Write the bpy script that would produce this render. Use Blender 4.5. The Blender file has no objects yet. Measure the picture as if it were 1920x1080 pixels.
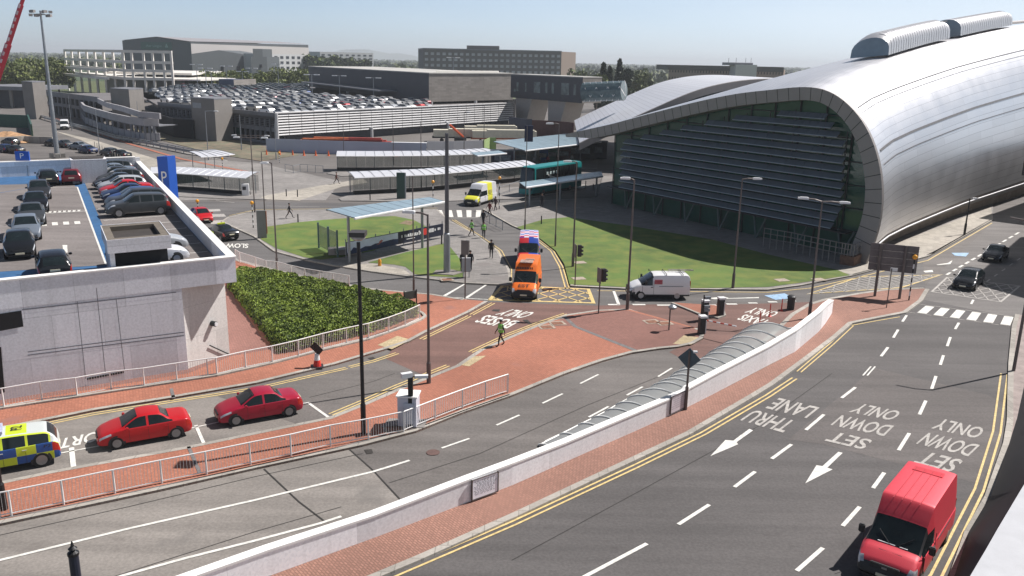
import bpy, bmesh, math, random
import numpy as np
from mathutils import Vector, Matrix

# ------------------------------------------------------------------ camera, sky, sun, exposure
SC = bpy.context.scene
PITCH = math.radians(14.95); ROLL = 0.0195; HC = 18.0; FPX = 1600.0
_f = np.array([0, math.cos(PITCH), -math.sin(PITCH)]); _r0 = np.array([1, 0, 0.]); _u0 = np.cross(_r0, _f)
_r = math.cos(ROLL)*_r0 + math.sin(ROLL)*_u0
_u = -math.sin(ROLL)*_r0 + math.cos(ROLL)*_u0
_C = np.array([0, 0, HC])
cam = bpy.data.cameras.new('camera'); cam.sensor_width = 36; cam.lens = FPX/1920*36
cam.clip_start = 0.5; cam.clip_end = 30000
camo = bpy.data.objects.new('camera', cam); SC.collection.objects.link(camo)
camo.matrix_world = Matrix(((_r[0], _u[0], -_f[0], 0), (_r[1], _u[1], -_f[1], 0), (_r[2], _u[2], -_f[2], HC), (0, 0, 0, 1)))
SC.camera = camo
SUN_EL = math.radians(50.4); SUN_AZ = math.atan2(0.74, 0.37)      # azimuth clockwise from +Y
W = bpy.data.worlds.new("World"); SC.world = W; W.use_nodes = True
nt = W.node_tree; bg = nt.nodes['Background']
sky = nt.nodes.new('ShaderNodeTexSky'); sky.sky_type = 'NISHITA'; sky.sun_disc = False
sky.sun_elevation = SUN_EL; sky.sun_rotation = SUN_AZ
sky.air_density = 1.0; sky.dust_density = 0.35; sky.ozone_density = 2.0; sky.altitude = 60
tint = nt.nodes.new('ShaderNodeMix'); tint.data_type = 'RGBA'; tint.blend_type = 'MULTIPLY'; tint.inputs[0].default_value = 1; tint.inputs[7].default_value = (.79, .94, 1.20, 1)
hs_ = nt.nodes.new('ShaderNodeHueSaturation'); hs_.inputs['Saturation'].default_value = .55; nt.links.new(sky.outputs[0], hs_.inputs['Color']); nt.links.new(hs_.outputs[0], tint.inputs[6]); 
tcw = nt.nodes.new('ShaderNodeTexCoord'); sxw = nt.nodes.new('ShaderNodeSeparateXYZ'); nt.links.new(tcw.outputs['Generated'], sxw.inputs[0])
mpw = nt.nodes.new('ShaderNodeMapping'); mpw.inputs['Scale'].default_value = (1, 1, 5); nt.links.new(tcw.outputs['Generated'], mpw.inputs[0])
nzw = nt.nodes.new('ShaderNodeTexNoise'); nzw.inputs['Scale'].default_value = 2.2; nzw.inputs['Detail'].default_value = 7; nt.links.new(mpw.outputs[0], nzw.inputs[0])
mrx = nt.nodes.new('ShaderNodeMapRange'); mrx.inputs[1].default_value = -.25; mrx.inputs[2].default_value = .55; mrx.inputs[4].default_value = .85; nt.links.new(sxw.outputs[0], mrx.inputs[0])
mrn = nt.nodes.new('ShaderNodeMapRange'); mrn.inputs[1].default_value = .3; mrn.inputs[2].default_value = .7; mrn.inputs[3].default_value = .45; nt.links.new(nzw.outputs['Fac'], mrn.inputs[0])
mulw = nt.nodes.new('ShaderNodeMath'); mulw.operation = 'MULTIPLY'; nt.links.new(mrx.outputs[0], mulw.inputs[0]); nt.links.new(mrn.outputs[0], mulw.inputs[1])
veil = nt.nodes.new('ShaderNodeMix'); veil.data_type = 'RGBA'; veil.inputs[7].default_value = (8.0, 8.8, 9.6, 1); nt.links.new(mulw.outputs[0], veil.inputs[0]); nt.links.new(tint.outputs[2], veil.inputs[6]); 
mrz = nt.nodes.new('ShaderNodeMapRange'); mrz.inputs[1].default_value = .04; mrz.inputs[2].default_value = .55; mrz.inputs[3].default_value = 1.0; mrz.inputs[4].default_value = .30; nt.links.new(sxw.outputs[2], mrz.inputs[0])
deep = nt.nodes.new('ShaderNodeMix'); deep.data_type = 'RGBA'; deep.blend_type = 'MULTIPLY'; deep.inputs[0].default_value = 1; nt.links.new(veil.outputs[2], deep.inputs[6]); nt.links.new(mrz.outputs[0], deep.inputs[7]); nt.links.new(deep.outputs[2], bg.inputs[0]); bg.inputs[1].default_value = 0.078
sl = bpy.data.lights.new('sun', 'SUN'); sl.energy = 4.6; sl.angle = math.radians(0.6); sl.color = (1.0, 0.95, 0.92)
so = bpy.data.objects.new('sun', sl); SC.collection.objects.link(so)
so.location = (60, 30, 80)
sd = Vector((0.74, 0.37, math.hypot(.74, .37)*math.tan(SUN_EL))).normalized()
so.rotation_euler = sd.to_track_quat('Z', 'Y').to_euler()
SC.view_settings.view_transform = 'Standard'; SC.view_settings.look = 'None'
SC.view_settings.exposure = 0.52; SC.view_settings.gamma = 1
SC.cycles.max_bounces = 6; SC.cycles.transparent_max_bounces = 8
SC.cycles.volume_bounces = 0; SC.cycles.use_denoising = True

# ------------------------------------------------------------------ survey helpers: where a point of the place lies on the ground
def _ray(x, y): return _f + _r*(x-960)/FPX - _u*(y-540)/FPX
def g(x, y, z=0.0):
    d = _ray(x, y); t = (z-HC)/d[2]; p = _C + d*t
    return Vector((p[0], p[1], z))
def P(x, y, Y):
    d = _ray(x, y); p = _C + d*(Y/d[1]); return Vector(p)
def vplane(x, y, a, b):
    d = _ray(x, y); n = np.array([-(b[1]-a[1]), b[0]-a[0], 0]); t = ((np.array(a)-_C)@n)/(d@n); return Vector(_C+d*t)
def pj(p):
    v = np.array(p)-_C; d = v@_f; return 960+FPX*(v@_r)/d, 540-FPX*(v@_u)/d
def hgt(bx, by, ty, z0=0):
    b = np.array(g(bx, by, z0)); lo, hi = 0, 200
    for _ in range(50):
        m = (lo+hi)/2
        if pj(b+[0, 0, m])[1] > ty: lo = m
        else: hi = m
    return lo

# ------------------------------------------------------------------ materials
_mats = {}
def mat(name, col, rough=.7, metal=0, var=.12, scale=1.5, bump=0, spec=None, alpha=None, trans=0, emit=None, coord='Object', detail=4):
    if name in _mats: return _mats[name]
    m = bpy.data.materials.new(name); m.use_nodes = True; n = m.node_tree.nodes; l = m.node_tree.links
    b = n['Principled BSDF']; b.inputs['Roughness'].default_value = rough; b.inputs['Metallic'].default_value = metal
    if spec is not None: b.inputs['Specular IOR Level'].default_value = spec
    c = (*col, 1)
    b.inputs['Base Color'].default_value = c
    if var > 0:
        tc = n.new('ShaderNodeTexCoord'); nz = n.new('ShaderNodeTexNoise'); nz.inputs['Scale'].default_value = scale
        nz.inputs['Detail'].default_value = detail; nz.inputs['Roughness'].default_value = .65
        l.new(tc.outputs[coord], nz.inputs['Vector'])
        r = n.new('ShaderNodeValToRGB'); r.color_ramp.elements[0].position = .3; r.color_ramp.elements[1].position = .7
        r.color_ramp.elements[0].color = tuple(max(0, v*(1-var)) for v in col)+(1,)
        r.color_ramp.elements[1].color = tuple(min(1, v*(1+var)) for v in col)+(1,)
        l.new(nz.outputs['Fac'], r.inputs['Fac']); l.new(r.outputs['Color'], b.inputs['Base Color'])
        if bump:
            bp = n.new('ShaderNodeBump'); bp.inputs['Strength'].default_value = bump
            l.new(nz.outputs['Fac'], bp.inputs['Height']); l.new(bp.outputs[0], b.inputs['Normal'])
    if alpha is not None: b.inputs['Alpha'].default_value = alpha
    if trans: b.inputs['Transmission Weight'].default_value = trans
    if emit: b.inputs['Emission Color'].default_value = (*emit[:3], 1); b.inputs['Emission Strength'].default_value = emit[3]
    _mats[name] = m; return m

def mat_surface(name, col, kind, size=(1, 1), dark=.75, rough=.85, var=.15, metal=0, mortar=.02, vert=False, wear=None, rot=0, bump=.15):
    """brick / plank / asphalt style surfaces with two scales of variation"""
    if name in _mats: return _mats[name]
    m = bpy.data.materials.new(name); m.use_nodes = True; n = m.node_tree.nodes; l = m.node_tree.links
    b = n['Principled BSDF']; b.inputs['Roughness'].default_value = rough; b.inputs['Metallic'].default_value = metal
    tc = n.new('ShaderNodeTexCoord'); mp = n.new('ShaderNodeMapping'); l.new(tc.outputs['Object'], mp.inputs[0])
    mp.inputs['Rotation'].default_value = (0, 0, rot)
    big = n.new('ShaderNodeTexNoise'); big.inputs['Scale'].default_value = .12; big.inputs['Detail'].default_value = 6; l.new(tc.outputs['Object'], big.inputs[0])
    fine = n.new('ShaderNodeTexNoise'); fine.inputs['Scale'].default_value = 9; fine.inputs['Detail'].default_value = 3; l.new(tc.outputs['Object'], fine.inputs[0])
    def mixc(a, c, f, mode='MIX'):
        x = n.new('ShaderNodeMix'); x.data_type = 'RGBA'; x.blend_type = mode
        for sock, v in ((x.inputs[6], a), (x.inputs[7], c)):
            if isinstance(v, tuple): sock.default_value = v
            else: l.new(v, sock)
        if isinstance(f, float): x.inputs[0].default_value = f
        else: l.new(f, x.inputs[0])
        return x.outputs[2]
    def ramp(o, a, c):
        r = n.new('ShaderNodeMapRange'); r.inputs[1].default_value = a; r.inputs[2].default_value = c; l.new(o, r.inputs[0]); return r.outputs[0]
    lo = tuple(v*(1-var) for v in col)+(1,); hi = tuple(min(1, v*(1+var)) for v in col)+(1,)
    base = mixc(lo, hi, ramp(big.outputs['Fac'], .35, .65))
    base = mixc(base, mixc((.72, .72, .72, 1), (1.25, 1.25, 1.25, 1), ramp(fine.outputs['Fac'], .3, .7)), .55 if kind == 'asphalt' else .35, 'MULTIPLY')
    if kind == 'asphalt':
        mu = n.new('ShaderNodeTexNoise'); mu.inputs['Scale'].default_value = 1.0; mu.inputs['Detail'].default_value = 5
        mp2 = n.new('ShaderNodeMapping'); mp2.inputs['Rotation'].default_value = (0, 0, rot); mp2.inputs['Scale'].default_value = (.05, .9, 1)
        l.new(tc.outputs['Object'], mp2.inputs[0]); l.new(mp2.outputs[0], mu.inputs[0])
        base = mixc(base, mixc((.80, .80, .80, 1), (1.15, 1.15, 1.15, 1), ramp(mu.outputs['Fac'], .38, .62)), .7, 'MULTIPLY')
        sp = n.new('ShaderNodeTexNoise'); sp.inputs['Scale'].default_value = .7; sp.inputs['Detail'].default_value = 10; sp.inputs['Roughness'].default_value = .75; l.new(tc.outputs['Object'], sp.inputs[0])
        base = mixc(base, (col[0]*.62, col[1]*.6, col[2]*.6, 1), ramp(sp.outputs['Fac'], .56, .80))
    elif kind == 'brick':
        br = n.new('ShaderNodeTexBrick'); br.inputs['Scale'].default_value = 1; br.inputs['Brick Width'].default_value = size[0]; br.inputs['Row Height'].default_value = size[1]
        br.inputs['Mortar Size'].default_value = mortar; br.inputs['Color1'].default_value = (.8, .8, .8, 1); br.inputs['Color2'].default_value = (1.15, 1.15, 1.15, 1); br.inputs['Mortar'].default_value = (dark, dark, dark, 1)
        src = mp.outputs[0]
        if vert:
            sx = n.new('ShaderNodeSeparateXYZ'); l.new(mp.outputs[0], sx.inputs[0]); ad = n.new('ShaderNodeMath'); l.new(sx.outputs[0], ad.inputs[0]); l.new(sx.outputs[1], ad.inputs[1])
            cx = n.new('ShaderNodeCombineXYZ'); l.new(ad.outputs[0], cx.inputs[0]); l.new(sx.outputs[2], cx.inputs[1]); src = cx.outputs[0]
        l.new(src, br.inputs[0]); base = mixc(base, br.outputs['Color'], .8, 'MULTIPLY')
        if vert:
            ms_ = n.new('ShaderNodeMapping'); ms_.inputs['Scale'].default_value = (2.2, 2.2, .10); l.new(tc.outputs['Object'], ms_.inputs[0])
            st = n.new('ShaderNodeTexNoise'); st.inputs['Scale'].default_value = 1.0; st.inputs['Detail'].default_value = 6; l.new(ms_.outputs[0], st.inputs[0])
            base = mixc(base, mixc((.86, .86, .85, 1), (1.03, 1.03, 1.03, 1), ramp(st.outputs['Fac'], .30, .46)), .55, 'MULTIPLY')
    elif kind == 'grass':
        mid = n.new('ShaderNodeTexNoise'); mid.inputs['Scale'].default_value = .6; mid.inputs['Detail'].default_value = 8; l.new(tc.outputs['Object'], mid.inputs[0])
        base = mixc(base, (col[0]*2.0, col[1]*1.35, col[2]*1.5, 1), ramp(mid.outputs['Fac'], .42, .8))
    if wear:
        wn = n.new('ShaderNodeTexNoise'); wn.inputs['Scale'].default_value = wear[0]; wn.inputs['Detail'].default_value = 8; l.new(tc.outputs['Object'], wn.inputs[0])
        base = mixc(base, (*wear[2], 1), ramp(wn.outputs['Fac'], wear[1], wear[1]+.12))
    l.new(base, b.inputs['Base Color'])
    bp = n.new('ShaderNodeBump'); bp.inputs['Strength'].default_value = bump; bp.inputs['Distance'].default_value = .03; l.new(fine.outputs['Fac'], bp.inputs['Height']); l.new(bp.outputs[0], b.inputs['Normal'])
    _mats[name] = m; return m

# ------------------------------------------------------------------ mesh builder
class MB:
    def __init__(s): s.v = []; s.f = []; s.m = []; s.uv = None; s.cuts = []
    def add(s, vs, fs, mi=0):
        s.cuts.append((len(s.v), len(s.f)))
        o = len(s.v); s.v += [tuple(v) for v in vs]; s.f += [tuple(i+o for i in f) for f in fs]
        s.m += [mi]*len(fs) if isinstance(mi, int) else list(mi)
        return s
    def box(s, c, d, rz=0, mi=0, base=False):
        x, y, z = d[0]/2, d[1]/2, d[2]/2; cz = c[2]+(z if base else 0)
        ca, sa = math.cos(rz), math.sin(rz)
        vs = [(c[0]+ca*X-sa*Y, c[1]+sa*X+ca*Y, cz+Z) for X in (-x, x) for Y in (-y, y) for Z in (-z, z)]
        return s.add(vs, [(0, 1, 3, 2), (4, 6, 7, 5), (0, 4, 5, 1), (2, 3, 7, 6), (0, 2, 6, 4), (1, 5, 7, 3)], mi)
    def prism(s, pts, z0, z1, mi=0, bottom=True):
        pts = [(p[0], p[1]) for p in pts]
        a = sum(pts[i][0]*pts[(i+1) % len(pts)][1]-pts[(i+1) % len(pts)][0]*pts[i][1] for i in range(len(pts)))
        if a < 0: pts = pts[::-1]
        n = len(pts); vs = [(x, y, z0) for x, y in pts]+[(x, y, z1) for x, y in pts]
        fs = [tuple(range(n, 2*n))]+[(i, (i+1) % n, n+(i+1) % n, n+i) for i in range(n)]
        if bottom: fs.append(tuple(range(n-1, -1, -1)))
        return s.add(vs, fs, mi)
    def sheet(s, pts, z, mi=0):
        pts = [(p[0], p[1]) for p in pts]
        a = sum(pts[i][0]*pts[(i+1) % len(pts)][1]-pts[(i+1) % len(pts)][0]*pts[i][1] for i in range(len(pts)))
        if a < 0: pts = pts[::-1]
        return s.add([(x, y, z) for x, y in pts], [tuple(range(len(pts)))], mi)
    def ribbon(s, pts, w, z0, z1=None, mi=0, side=0, closed=False):
        """strip along a 2D polyline; side -1/0/1 keeps the line at right edge / centre / left edge"""
        p = [Vector((q[0], q[1])) for q in pts]; n = len(p); L = []; R = []
        for i in range(n):
            a = p[i-1] if (i > 0 or closed) else p[i]; b = p[(i+1) % n] if (i < n-1 or closed) else p[i]
            d1 = (p[i]-a).normalized() if (p[i]-a).length > 1e-6 else (b-p[i]).normalized()
            d2 = (b-p[i]).normalized() if (b-p[i]).length > 1e-6 else d1
            d = (d1+d2); d = d.normalized() if d.length > 1e-3 else d1
            nn = Vector((-d.y, d.x)); k = min(2, 1/max(.3, nn.dot(Vector((-d1.y, d1.x)))))
            l = {0: .5, 1: 0., -1: 1.}[side]*w*k; r = {0: .5, 1: 1., -1: 0.}[side]*w*k
            L.append(p[i]+nn*l); R.append(p[i]-nn*r)
        m = n if closed else n-1
        for i in range(m):
            j = (i+1) % n
            q = [L[i], R[i], R[j], L[j]]
            if z1 is None: s.add([(x.x, x.y, z0) for x in q], [(0, 1, 2, 3)], mi)
            else:
                vs = [(x.x, x.y, z0) for x in q]+[(x.x, x.y, z1) for x in q]
                fs = [(4, 5, 6, 7), (1, 2, 6, 5), (3, 0, 4, 7)]
                if not closed and i == 0: fs.append((0, 1, 5, 4))
                if not closed and i == m-1: fs.append((2, 3, 7, 6))
                s.add(vs, fs, mi)
        return s
    def cyl(s, a, b, r0, r1=None, n=10, mi=0, caps=True):
        a = Vector(a); b = Vector(b); r1 = r0 if r1 is None else r1; d = (b-a).normalized()
        t = Vector((1, 0, 0)) if abs(d.x) < .9 else Vector((0, 1, 0)); u = d.cross(t).normalized(); w = d.cross(u)
        vs = []
        for c, r in ((a, r0), (b, r1)):
            vs += [c+(u*math.cos(2*math.pi*i/n)+w*math.sin(2*math.pi*i/n))*r for i in range(n)]
        fs = [(i, (i+1) % n, n+(i+1) % n, n+i) for i in range(n)]
        if caps: fs += [tuple(range(n-1, -1, -1)), tuple(range(n, 2*n))]
        return s.add(vs, fs, mi)
    def tube(s, pts, r, n=8, mi=0):
        for i in range(len(pts)-1):
            s.cyl(pts[i], pts[i+1], r if not isinstance(r, (list, tuple)) else r[i], None if not isinstance(r, (list, tuple)) else r[i+1], n, mi)
        return s
    def lathe(s, c, prof, n=16, mi=0):
        vs = [(c[0]+r*math.cos(2*math.pi*i/n), c[1]+r*math.sin(2*math.pi*i/n), c[2]+z) for r, z in prof for i in range(n)]
        k = len(prof); fs = [(j*n+i, j*n+(i+1) % n, (j+1)*n+(i+1) % n, (j+1)*n+i) for j in range(k-1) for i in range(n)]
        fs += [tuple(range(n-1, -1, -1)), tuple(range((k-1)*n, k*n))]
        return s.add(vs, fs, mi)
    def quad(s, a, b, c, d, mi=0): return s.add([a, b, c, d], [(0, 1, 2, 3)], mi)
    def slab(s, a, b, c, d, th, mi=0):
        """quad given thickness th along its normal"""
        a, b, c, d = map(Vector, (a, b, c, d)); nn = (b-a).cross(d-a).normalized()*th
        q = [a, b, c, d]+[a+nn, b+nn, c+nn, d+nn]
        return s.add(q, [(3, 2, 1, 0), (4, 5, 6, 7), (0, 1, 5, 4), (1, 2, 6, 5), (2, 3, 7, 6), (3, 0, 4, 7)], mi)
    def grid(s, rows, mi=0, flip=False, closed=False):
        n = len(rows[0]); vs = [v for r in rows for v in r]; fs = []
        for j in range(len(rows)-1):
            for i in range(n if closed else n-1):
                k = (i+1) % n
                q = (j*n+i, j*n+k, (j+1)*n+k, (j+1)*n+i); fs.append(q[::-1] if flip else q)
        return s.add(vs, fs, mi)
    def xf(s, M):
        s.v = [tuple(M @ Vector(v)) for v in s.v]; return s
    def build(s, name, mats, parent=None, smooth=False, world=True, auto=None):
        me = bpy.data.meshes.new(name)
        vs = s.v
        if parent is not None and world:
            o = parent['_o']; vs = [(x-o[0], y-o[1], z-o[2]) for x, y, z in vs]
        me.from_pydata(vs, [], s.f); me.validate()
        if not isinstance(mats, (list, tuple)): mats = [mats]
        for m in mats: me.materials.append(m)
        if len(mats) > 1 and len(me.polygons) == len(s.m): me.polygons.foreach_set('material_index', s.m)
        if s.uv and len(me.polygons) == len(s.uv):
            ul = me.uv_layers.new(name='UVMap')
            for p, q in zip(me.polygons, s.uv):
                for li, c in zip(p.loop_indices, q): ul.data[li].uv = c
        if smooth or auto:
            me.polygons.foreach_set('use_smooth', [True]*len(me.polygons))
            if auto:
                bm = bmesh.new(); bm.from_mesh(me)
                for e in bm.edges:
                    if len(e.link_faces) == 2 and e.calc_face_angle(0) > auto: e.smooth = False
                bm.to_mesh(me); bm.free()
        ob = bpy.data.objects.new(name, me); SC.collection.objects.link(ob)
        if parent is not None: ob.parent = parent
        return ob
def build_split(mb, name, mats, parent=None, per=1, **k):
    """every `per` shapes added to mb become a part of their own"""
    cs = mb.cuts[::per]+[(len(mb.v), len(mb.f))]; out = []
    for (v0, f0), (v1, f1) in zip(cs[:-1], cs[1:]):
        q = MB(); q.v = mb.v[v0:v1]; q.f = [tuple(i-v0 for i in f) for f in mb.f[f0:f1]]; q.m = mb.m[f0:f1]; out.append(q.build(name, mats, parent, **k))
    return out
def tag(o, label=None, cat=None, group=None, kind=None):
    if label: o['label'] = label
    if cat: o['category'] = cat
    if group: o['group'] = group
    if kind: o['kind'] = kind
    return o
def thing(name, loc, label, cat, group=None, rz=0):
    o = bpy.data.objects.new(name, None); SC.collection.objects.link(o); o.empty_display_size = .3
    o.location = loc; o.rotation_euler = (0, 0, rz); o['_o'] = tuple(loc); return tag(o, label, cat, group)
def struct(name, mb, mats, label=None):
    o = mb.build(name, mats); o['kind'] = 'structure'
    if label: o['label'] = label
    return o
def kids(o): return [c for c in o.children]
def dup(root, loc, rz=0, label=None, group=None, swap=None):
    def cp(o, par):
        c = o.copy(); SC.collection.objects.link(c); c.parent = par
        for ch in o.children: cp(ch, c)
        return c
    r = cp(root, None); r.location = loc; r.rotation_euler = (0, 0, rz)
    if label: r['label'] = label
    if group: r['group'] = group
    if swap:
        for c in [r]+list(r.children_recursive):
            if c.type == 'MESH':
                for i, sl_ in enumerate(c.material_slots):
                    if sl_.material and sl_.material.name in swap:
                        sl_.link = 'OBJECT'; sl_.material = swap[sl_.material.name]
    return r
def gp(pts, z=0): return [g(x, y, z) for x, y in pts]
_fontcache = {}
def text_mesh(s, bold=0.0, spacing=1.0):
    k = (s, bold, spacing)
    if k in _fontcache: return _fontcache[k]
    cu = bpy.data.curves.new('t', 'FONT'); cu.body = s; cu.resolution_u = 3; cu.offset = bold; cu.space_character = spacing
    ob = bpy.data.objects.new('t', cu); SC.collection.objects.link(ob)
    dg = bpy.context.evaluated_depsgraph_get(); me = bpy.data.meshes.new_from_object(ob.evaluated_get(dg))
    vs = [tuple(v.co) for v in me.vertices]; fs = [tuple(p.vertices) for p in me.polygons]
    bpy.data.objects.remove(ob); bpy.data.curves.remove(cu); bpy.data.meshes.remove(me)
    x0 = min(v[0] for v in vs); x1 = max(v[0] for v in vs); y0 = min(v[1] for v in vs); y1 = max(v[1] for v in vs)
    vs = [((v[0]-x0)/(x1-x0), (v[1]-y0)/(y1-y0)) for v in vs]
    _fontcache[k] = (vs, fs); return vs, fs
def put_text(mb, s, BL, BR, TL, bold=0.01, mi=0, spacing=1.0):
    vs, fs = text_mesh(s, bold, spacing); BL = Vector(BL); ex = Vector(BR)-BL; ey = Vector(TL)-BL
    mb.add([BL+ex*a+ey*b for a, b in vs], fs, mi); return mb
# ------------------------------------------------------------------ setting: ground, roads, pavements, grass, markings
rnd = random.Random(5)
m_field = mat_surface('field_grass', (.075, .10, .035), 'grass', var=.35)
m_far = mat('far_country', (.045, .07, .032), .95, var=.5, scale=.004, detail=8)
m_asph = mat_surface('asphalt', (.140, .128, .118), 'asphalt', var=.14, rot=.45)
m_asph_d = mat_surface('asphalt_dark', (.096, .089, .086), 'asphalt', var=.10, rot=-.97)
m_asph_b = mat_surface('asphalt_bus_road', (.140, .127, .117), 'asphalt', var=.12, rot=-.5)
m_patch = mat_surface('asphalt_patch', (.068, .066, .067), 'asphalt', var=.10, rot=-.97)
m_conc = mat_surface('road_concrete', (.215, .196, .176), 'asphalt', var=.12, rot=-.55, wear=(.25, .60, (.14, .13, .12)))
m_redasph = mat_surface('red_asphalt', (.165, .092, .075), 'asphalt', var=.12, rot=-.5)
m_brick = mat_surface('red_brick_paving', (.405, .160, .100), 'brick', (.22, .11), dark=.6, var=.16, rot=.35, wear=(.5, .62, (.30, .135, .10)))
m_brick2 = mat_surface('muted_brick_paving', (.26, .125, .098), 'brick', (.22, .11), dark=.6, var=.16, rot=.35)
m_pave = mat_surface('grey_paving', (.24, .225, .21), 'brick', (.6, .4), dark=.8, var=.14, wear=(.3, .6, (.185, .165, .155)))
m_palepave = mat_surface('pale_paving', (.36, .33, .28), 'brick', (.6, .6), dark=.75, var=.14)
m_kerb = mat_surface('kerb_concrete', (.36, .335, .295), 'brick', (.9, .9), dark=.6, var=.15)
m_kerb_d = mat('kerb_granite_dark', (.16, .15, .145), .8, var=.25, scale=4)
m_grass = mat_surface('lawn_grass', (.088, .145, .026), 'grass', var=.30, rough=.9, bump=.5)
m_white = mat('road_paint_white', (.66, .65, .60), .7, var=.22, scale=5)
m_worn = mat('road_paint_worn', (.40, .38, .35), .75, var=.30, scale=6)
m_yell = mat('road_paint_yellow', (.62, .47, .20), .7, var=.25, scale=5)
m_bluep = mat('road_paint_blue', (.30, .45, .62), .6, var=.25, scale=4)
m_tact = mat_surface('tactile_paving', (.46, .37, .22), 'brick', (.4, .4), dark=.7, var=.12)

gnd = MB(); N = 24
xs = [-9000, -3000, -1200, -500, -150, 0, 150, 500, 1200, 3000, 9000]; ys = [-200, -20, 60, 200, 400, 700, 1200, 2500, 5000, 12000]
gnd.grid([[(x, y, -.05) for x in xs] for y in ys], flip=False)
struct('ground', gnd, m_far)
def sheetpx(name, pts, z, m, label=None):
    b = MB(); b.sheet(gp(pts, z), z); return struct(name, b, m, label)
airp = MB(); airp.sheet([(-420, 560), (-420, 60), (-80, -10), (90, -10), (140, 60), (260, 180), (300, 560)], 0)
struct('airport_ground', airp, m_field)
apron = MB(); apron.sheet([(-300, 300), (-200, 120), (-60, 20), (-40, -8), (80, -8), (120, 70), (180, 160), (120, 420), (-20, 420)], .02)
struct('road_surface', apron, m_asph)
Z1 = .026
# left bottom road: pale concrete slab section then darker asphalt
sheetpx('concrete_road', [(-60, 1300), (-60, 985), (200, 938), (480, 878), (655, 842), (700, 882), (752, 938), (600, 1010), (330, 1110), (100, 1300)], Z1, m_conc)
sheetpx('dark_road', [(655, 842), (700, 882), (752, 938), (900, 885), (1180, 780), (1330, 700), (1435, 640), (1500, 600), (1300, 625), (1250, 650), (1097, 689), (960, 743), (780, 812)], Z1, m_asph_b)
# police / queue lane on the left
sheetpx('bus_road', [(-60, 815), (0, 806), (175, 771), (325, 747), (480, 719), (630, 684), (740, 652), (855, 688), (805, 706), (680, 760), (617, 784), (480, 812), (350, 839), (100, 884), (-60, 915)], Z1, m_conc)
sheetpx('bus_road_grey', [(480, 719), (630, 684), (720, 657), (775, 640), (865, 684), (805, 707), (680, 759), (617, 783), (560, 796), (400, 740)], Z1+.004, m_asph_b)
# red asphalt junction mouth
sheetpx('red_road', [(738, 652), (800, 622), (880, 586), (920, 566), (1120, 573), (1180, 571), (1400, 570), (1530, 566), (1490, 592), (1437, 640), (1385, 660), (1310, 690), (1255, 660), (1312, 630), (1307, 615), (1177, 579), (1120, 581), (1060, 590), (960, 630), (860, 684), (800, 706), (722, 672)], .034, m_redasph)
# right hand set down road
sheetpx('set_down_road', [(600, 1200), (720, 1075), (960, 960), (1285, 808), (1420, 735), (1500, 673), (1560, 628), (1590, 602), (1692, 582), (1722, 560), (1925, 600), (1903, 800), (1880, 935), (1800, 1250)], Z1, m_asph_d)
sheetpx('road_patch', [(1478, 824), (1530, 780), (1640, 690), (1850, 740), (1893, 760), (1880, 840), (1835, 907), (1672, 866), (1540, 832)], Z1+.004, mat_surface('asphalt_patch_brown', (.116, .104, .098), 'asphalt', var=.08, rot=-.97))
sheetpx('far_road', [(1722, 560), (1740, 530), (1870, 410), (1960, 400), (2400, 380), (2400, 640), (1925, 600)], Z1, mat_surface('asphalt_lane', (.15, .14, .132), 'asphalt', var=.12, rot=.9))
# loop road (upper)
sheetpx('junction_road', [(915, 566), (940, 500), (900, 455), (860, 430), (840, 395), (960, 380), (975, 425), (1045, 470), (1065, 540), (1440, 545), (1590, 520), (1730, 480), (1735, 541), (1560, 562), (1180, 572), (1120, 573)], Z1, mat_surface('asphalt_lane2', (.125, .118, .112), 'asphalt', var=.12, rot=.2))
sheetpx('loop_road', [(915, 566), (700, 546), (600, 527), (520, 510), (440, 487), (370, 455), (330, 420), (330, 378), (480, 378), (700, 382), (980, 372), (960, 392), (840, 394), (817, 398), (640, 396), (480, 397), (430, 408), (415, 420), (480, 446), (517, 472), (580, 489), (630, 499), (770, 520), (870, 533), (950, 538)], Z1+.004, mat_surface('asphalt_lane3', (.118, .112, .108), 'asphalt', var=.12, rot=1.2))

KZ = .13
def pavement(name, pts, m, kerb=None, km=None, kw=.28, z=KZ, label=None):
    b = MB(); b.prism(gp(pts, z), 0, z, bottom=False); o = struct(name, b, m, label)
    if kerb:
        k = MB()
        for line, side in kerb: k.ribbon(gp(line, z), kw, 0, z+.012, side=side)
        struct('kerb', k, km or m_kerb)
    return o
# big brick island between the two left roads
up = [(-60, 914), (5, 902), (100, 882), (350, 837), (480, 810), (617, 782), (680, 757), (740, 731), (805, 705), (855, 685), (900, 655), (960, 629), (1010, 608), (1060, 590), (1120, 581), (1177, 579)]
lowr = [(1307, 615), (1322, 622), (1318, 634), (1300, 644), (1272, 650), (1240, 653), (1185, 661), (1130, 676), (1060, 700), (960, 741), (870, 772), (780, 808), (680, 834), (480, 877), (300, 918), (0, 982), (-60, 995)]
pavement('brick_pavement', up+lowr, m_brick, [(up, 1), (lowr, 1)])
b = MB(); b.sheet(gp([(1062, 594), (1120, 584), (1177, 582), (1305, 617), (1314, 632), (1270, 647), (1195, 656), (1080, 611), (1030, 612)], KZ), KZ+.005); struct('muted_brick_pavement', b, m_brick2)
b = MB()
for q in ([(1010, 607), (1060, 592), (1082, 612), (1197, 657), (1190, 659), (1075, 613), (1058, 597)],):
    b.sheet(gp(q, KZ), KZ+.008)
struct('drain_strip', b, m_kerb_d)
b = MB()
for q in ([(1262, 645), (1282, 629), (1318, 634), (1296, 646)], [(860, 684), (880, 669), (912, 667), (880, 687)]): b.sheet(gp(q, KZ), KZ+.010)
for q in ([(708, 647), (745, 630), (770, 637), (735, 655)],): b.sheet(gp(q, KZ), KZ+.010)
struct('tactile_paving', b, m_tact)
b = MB()
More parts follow.
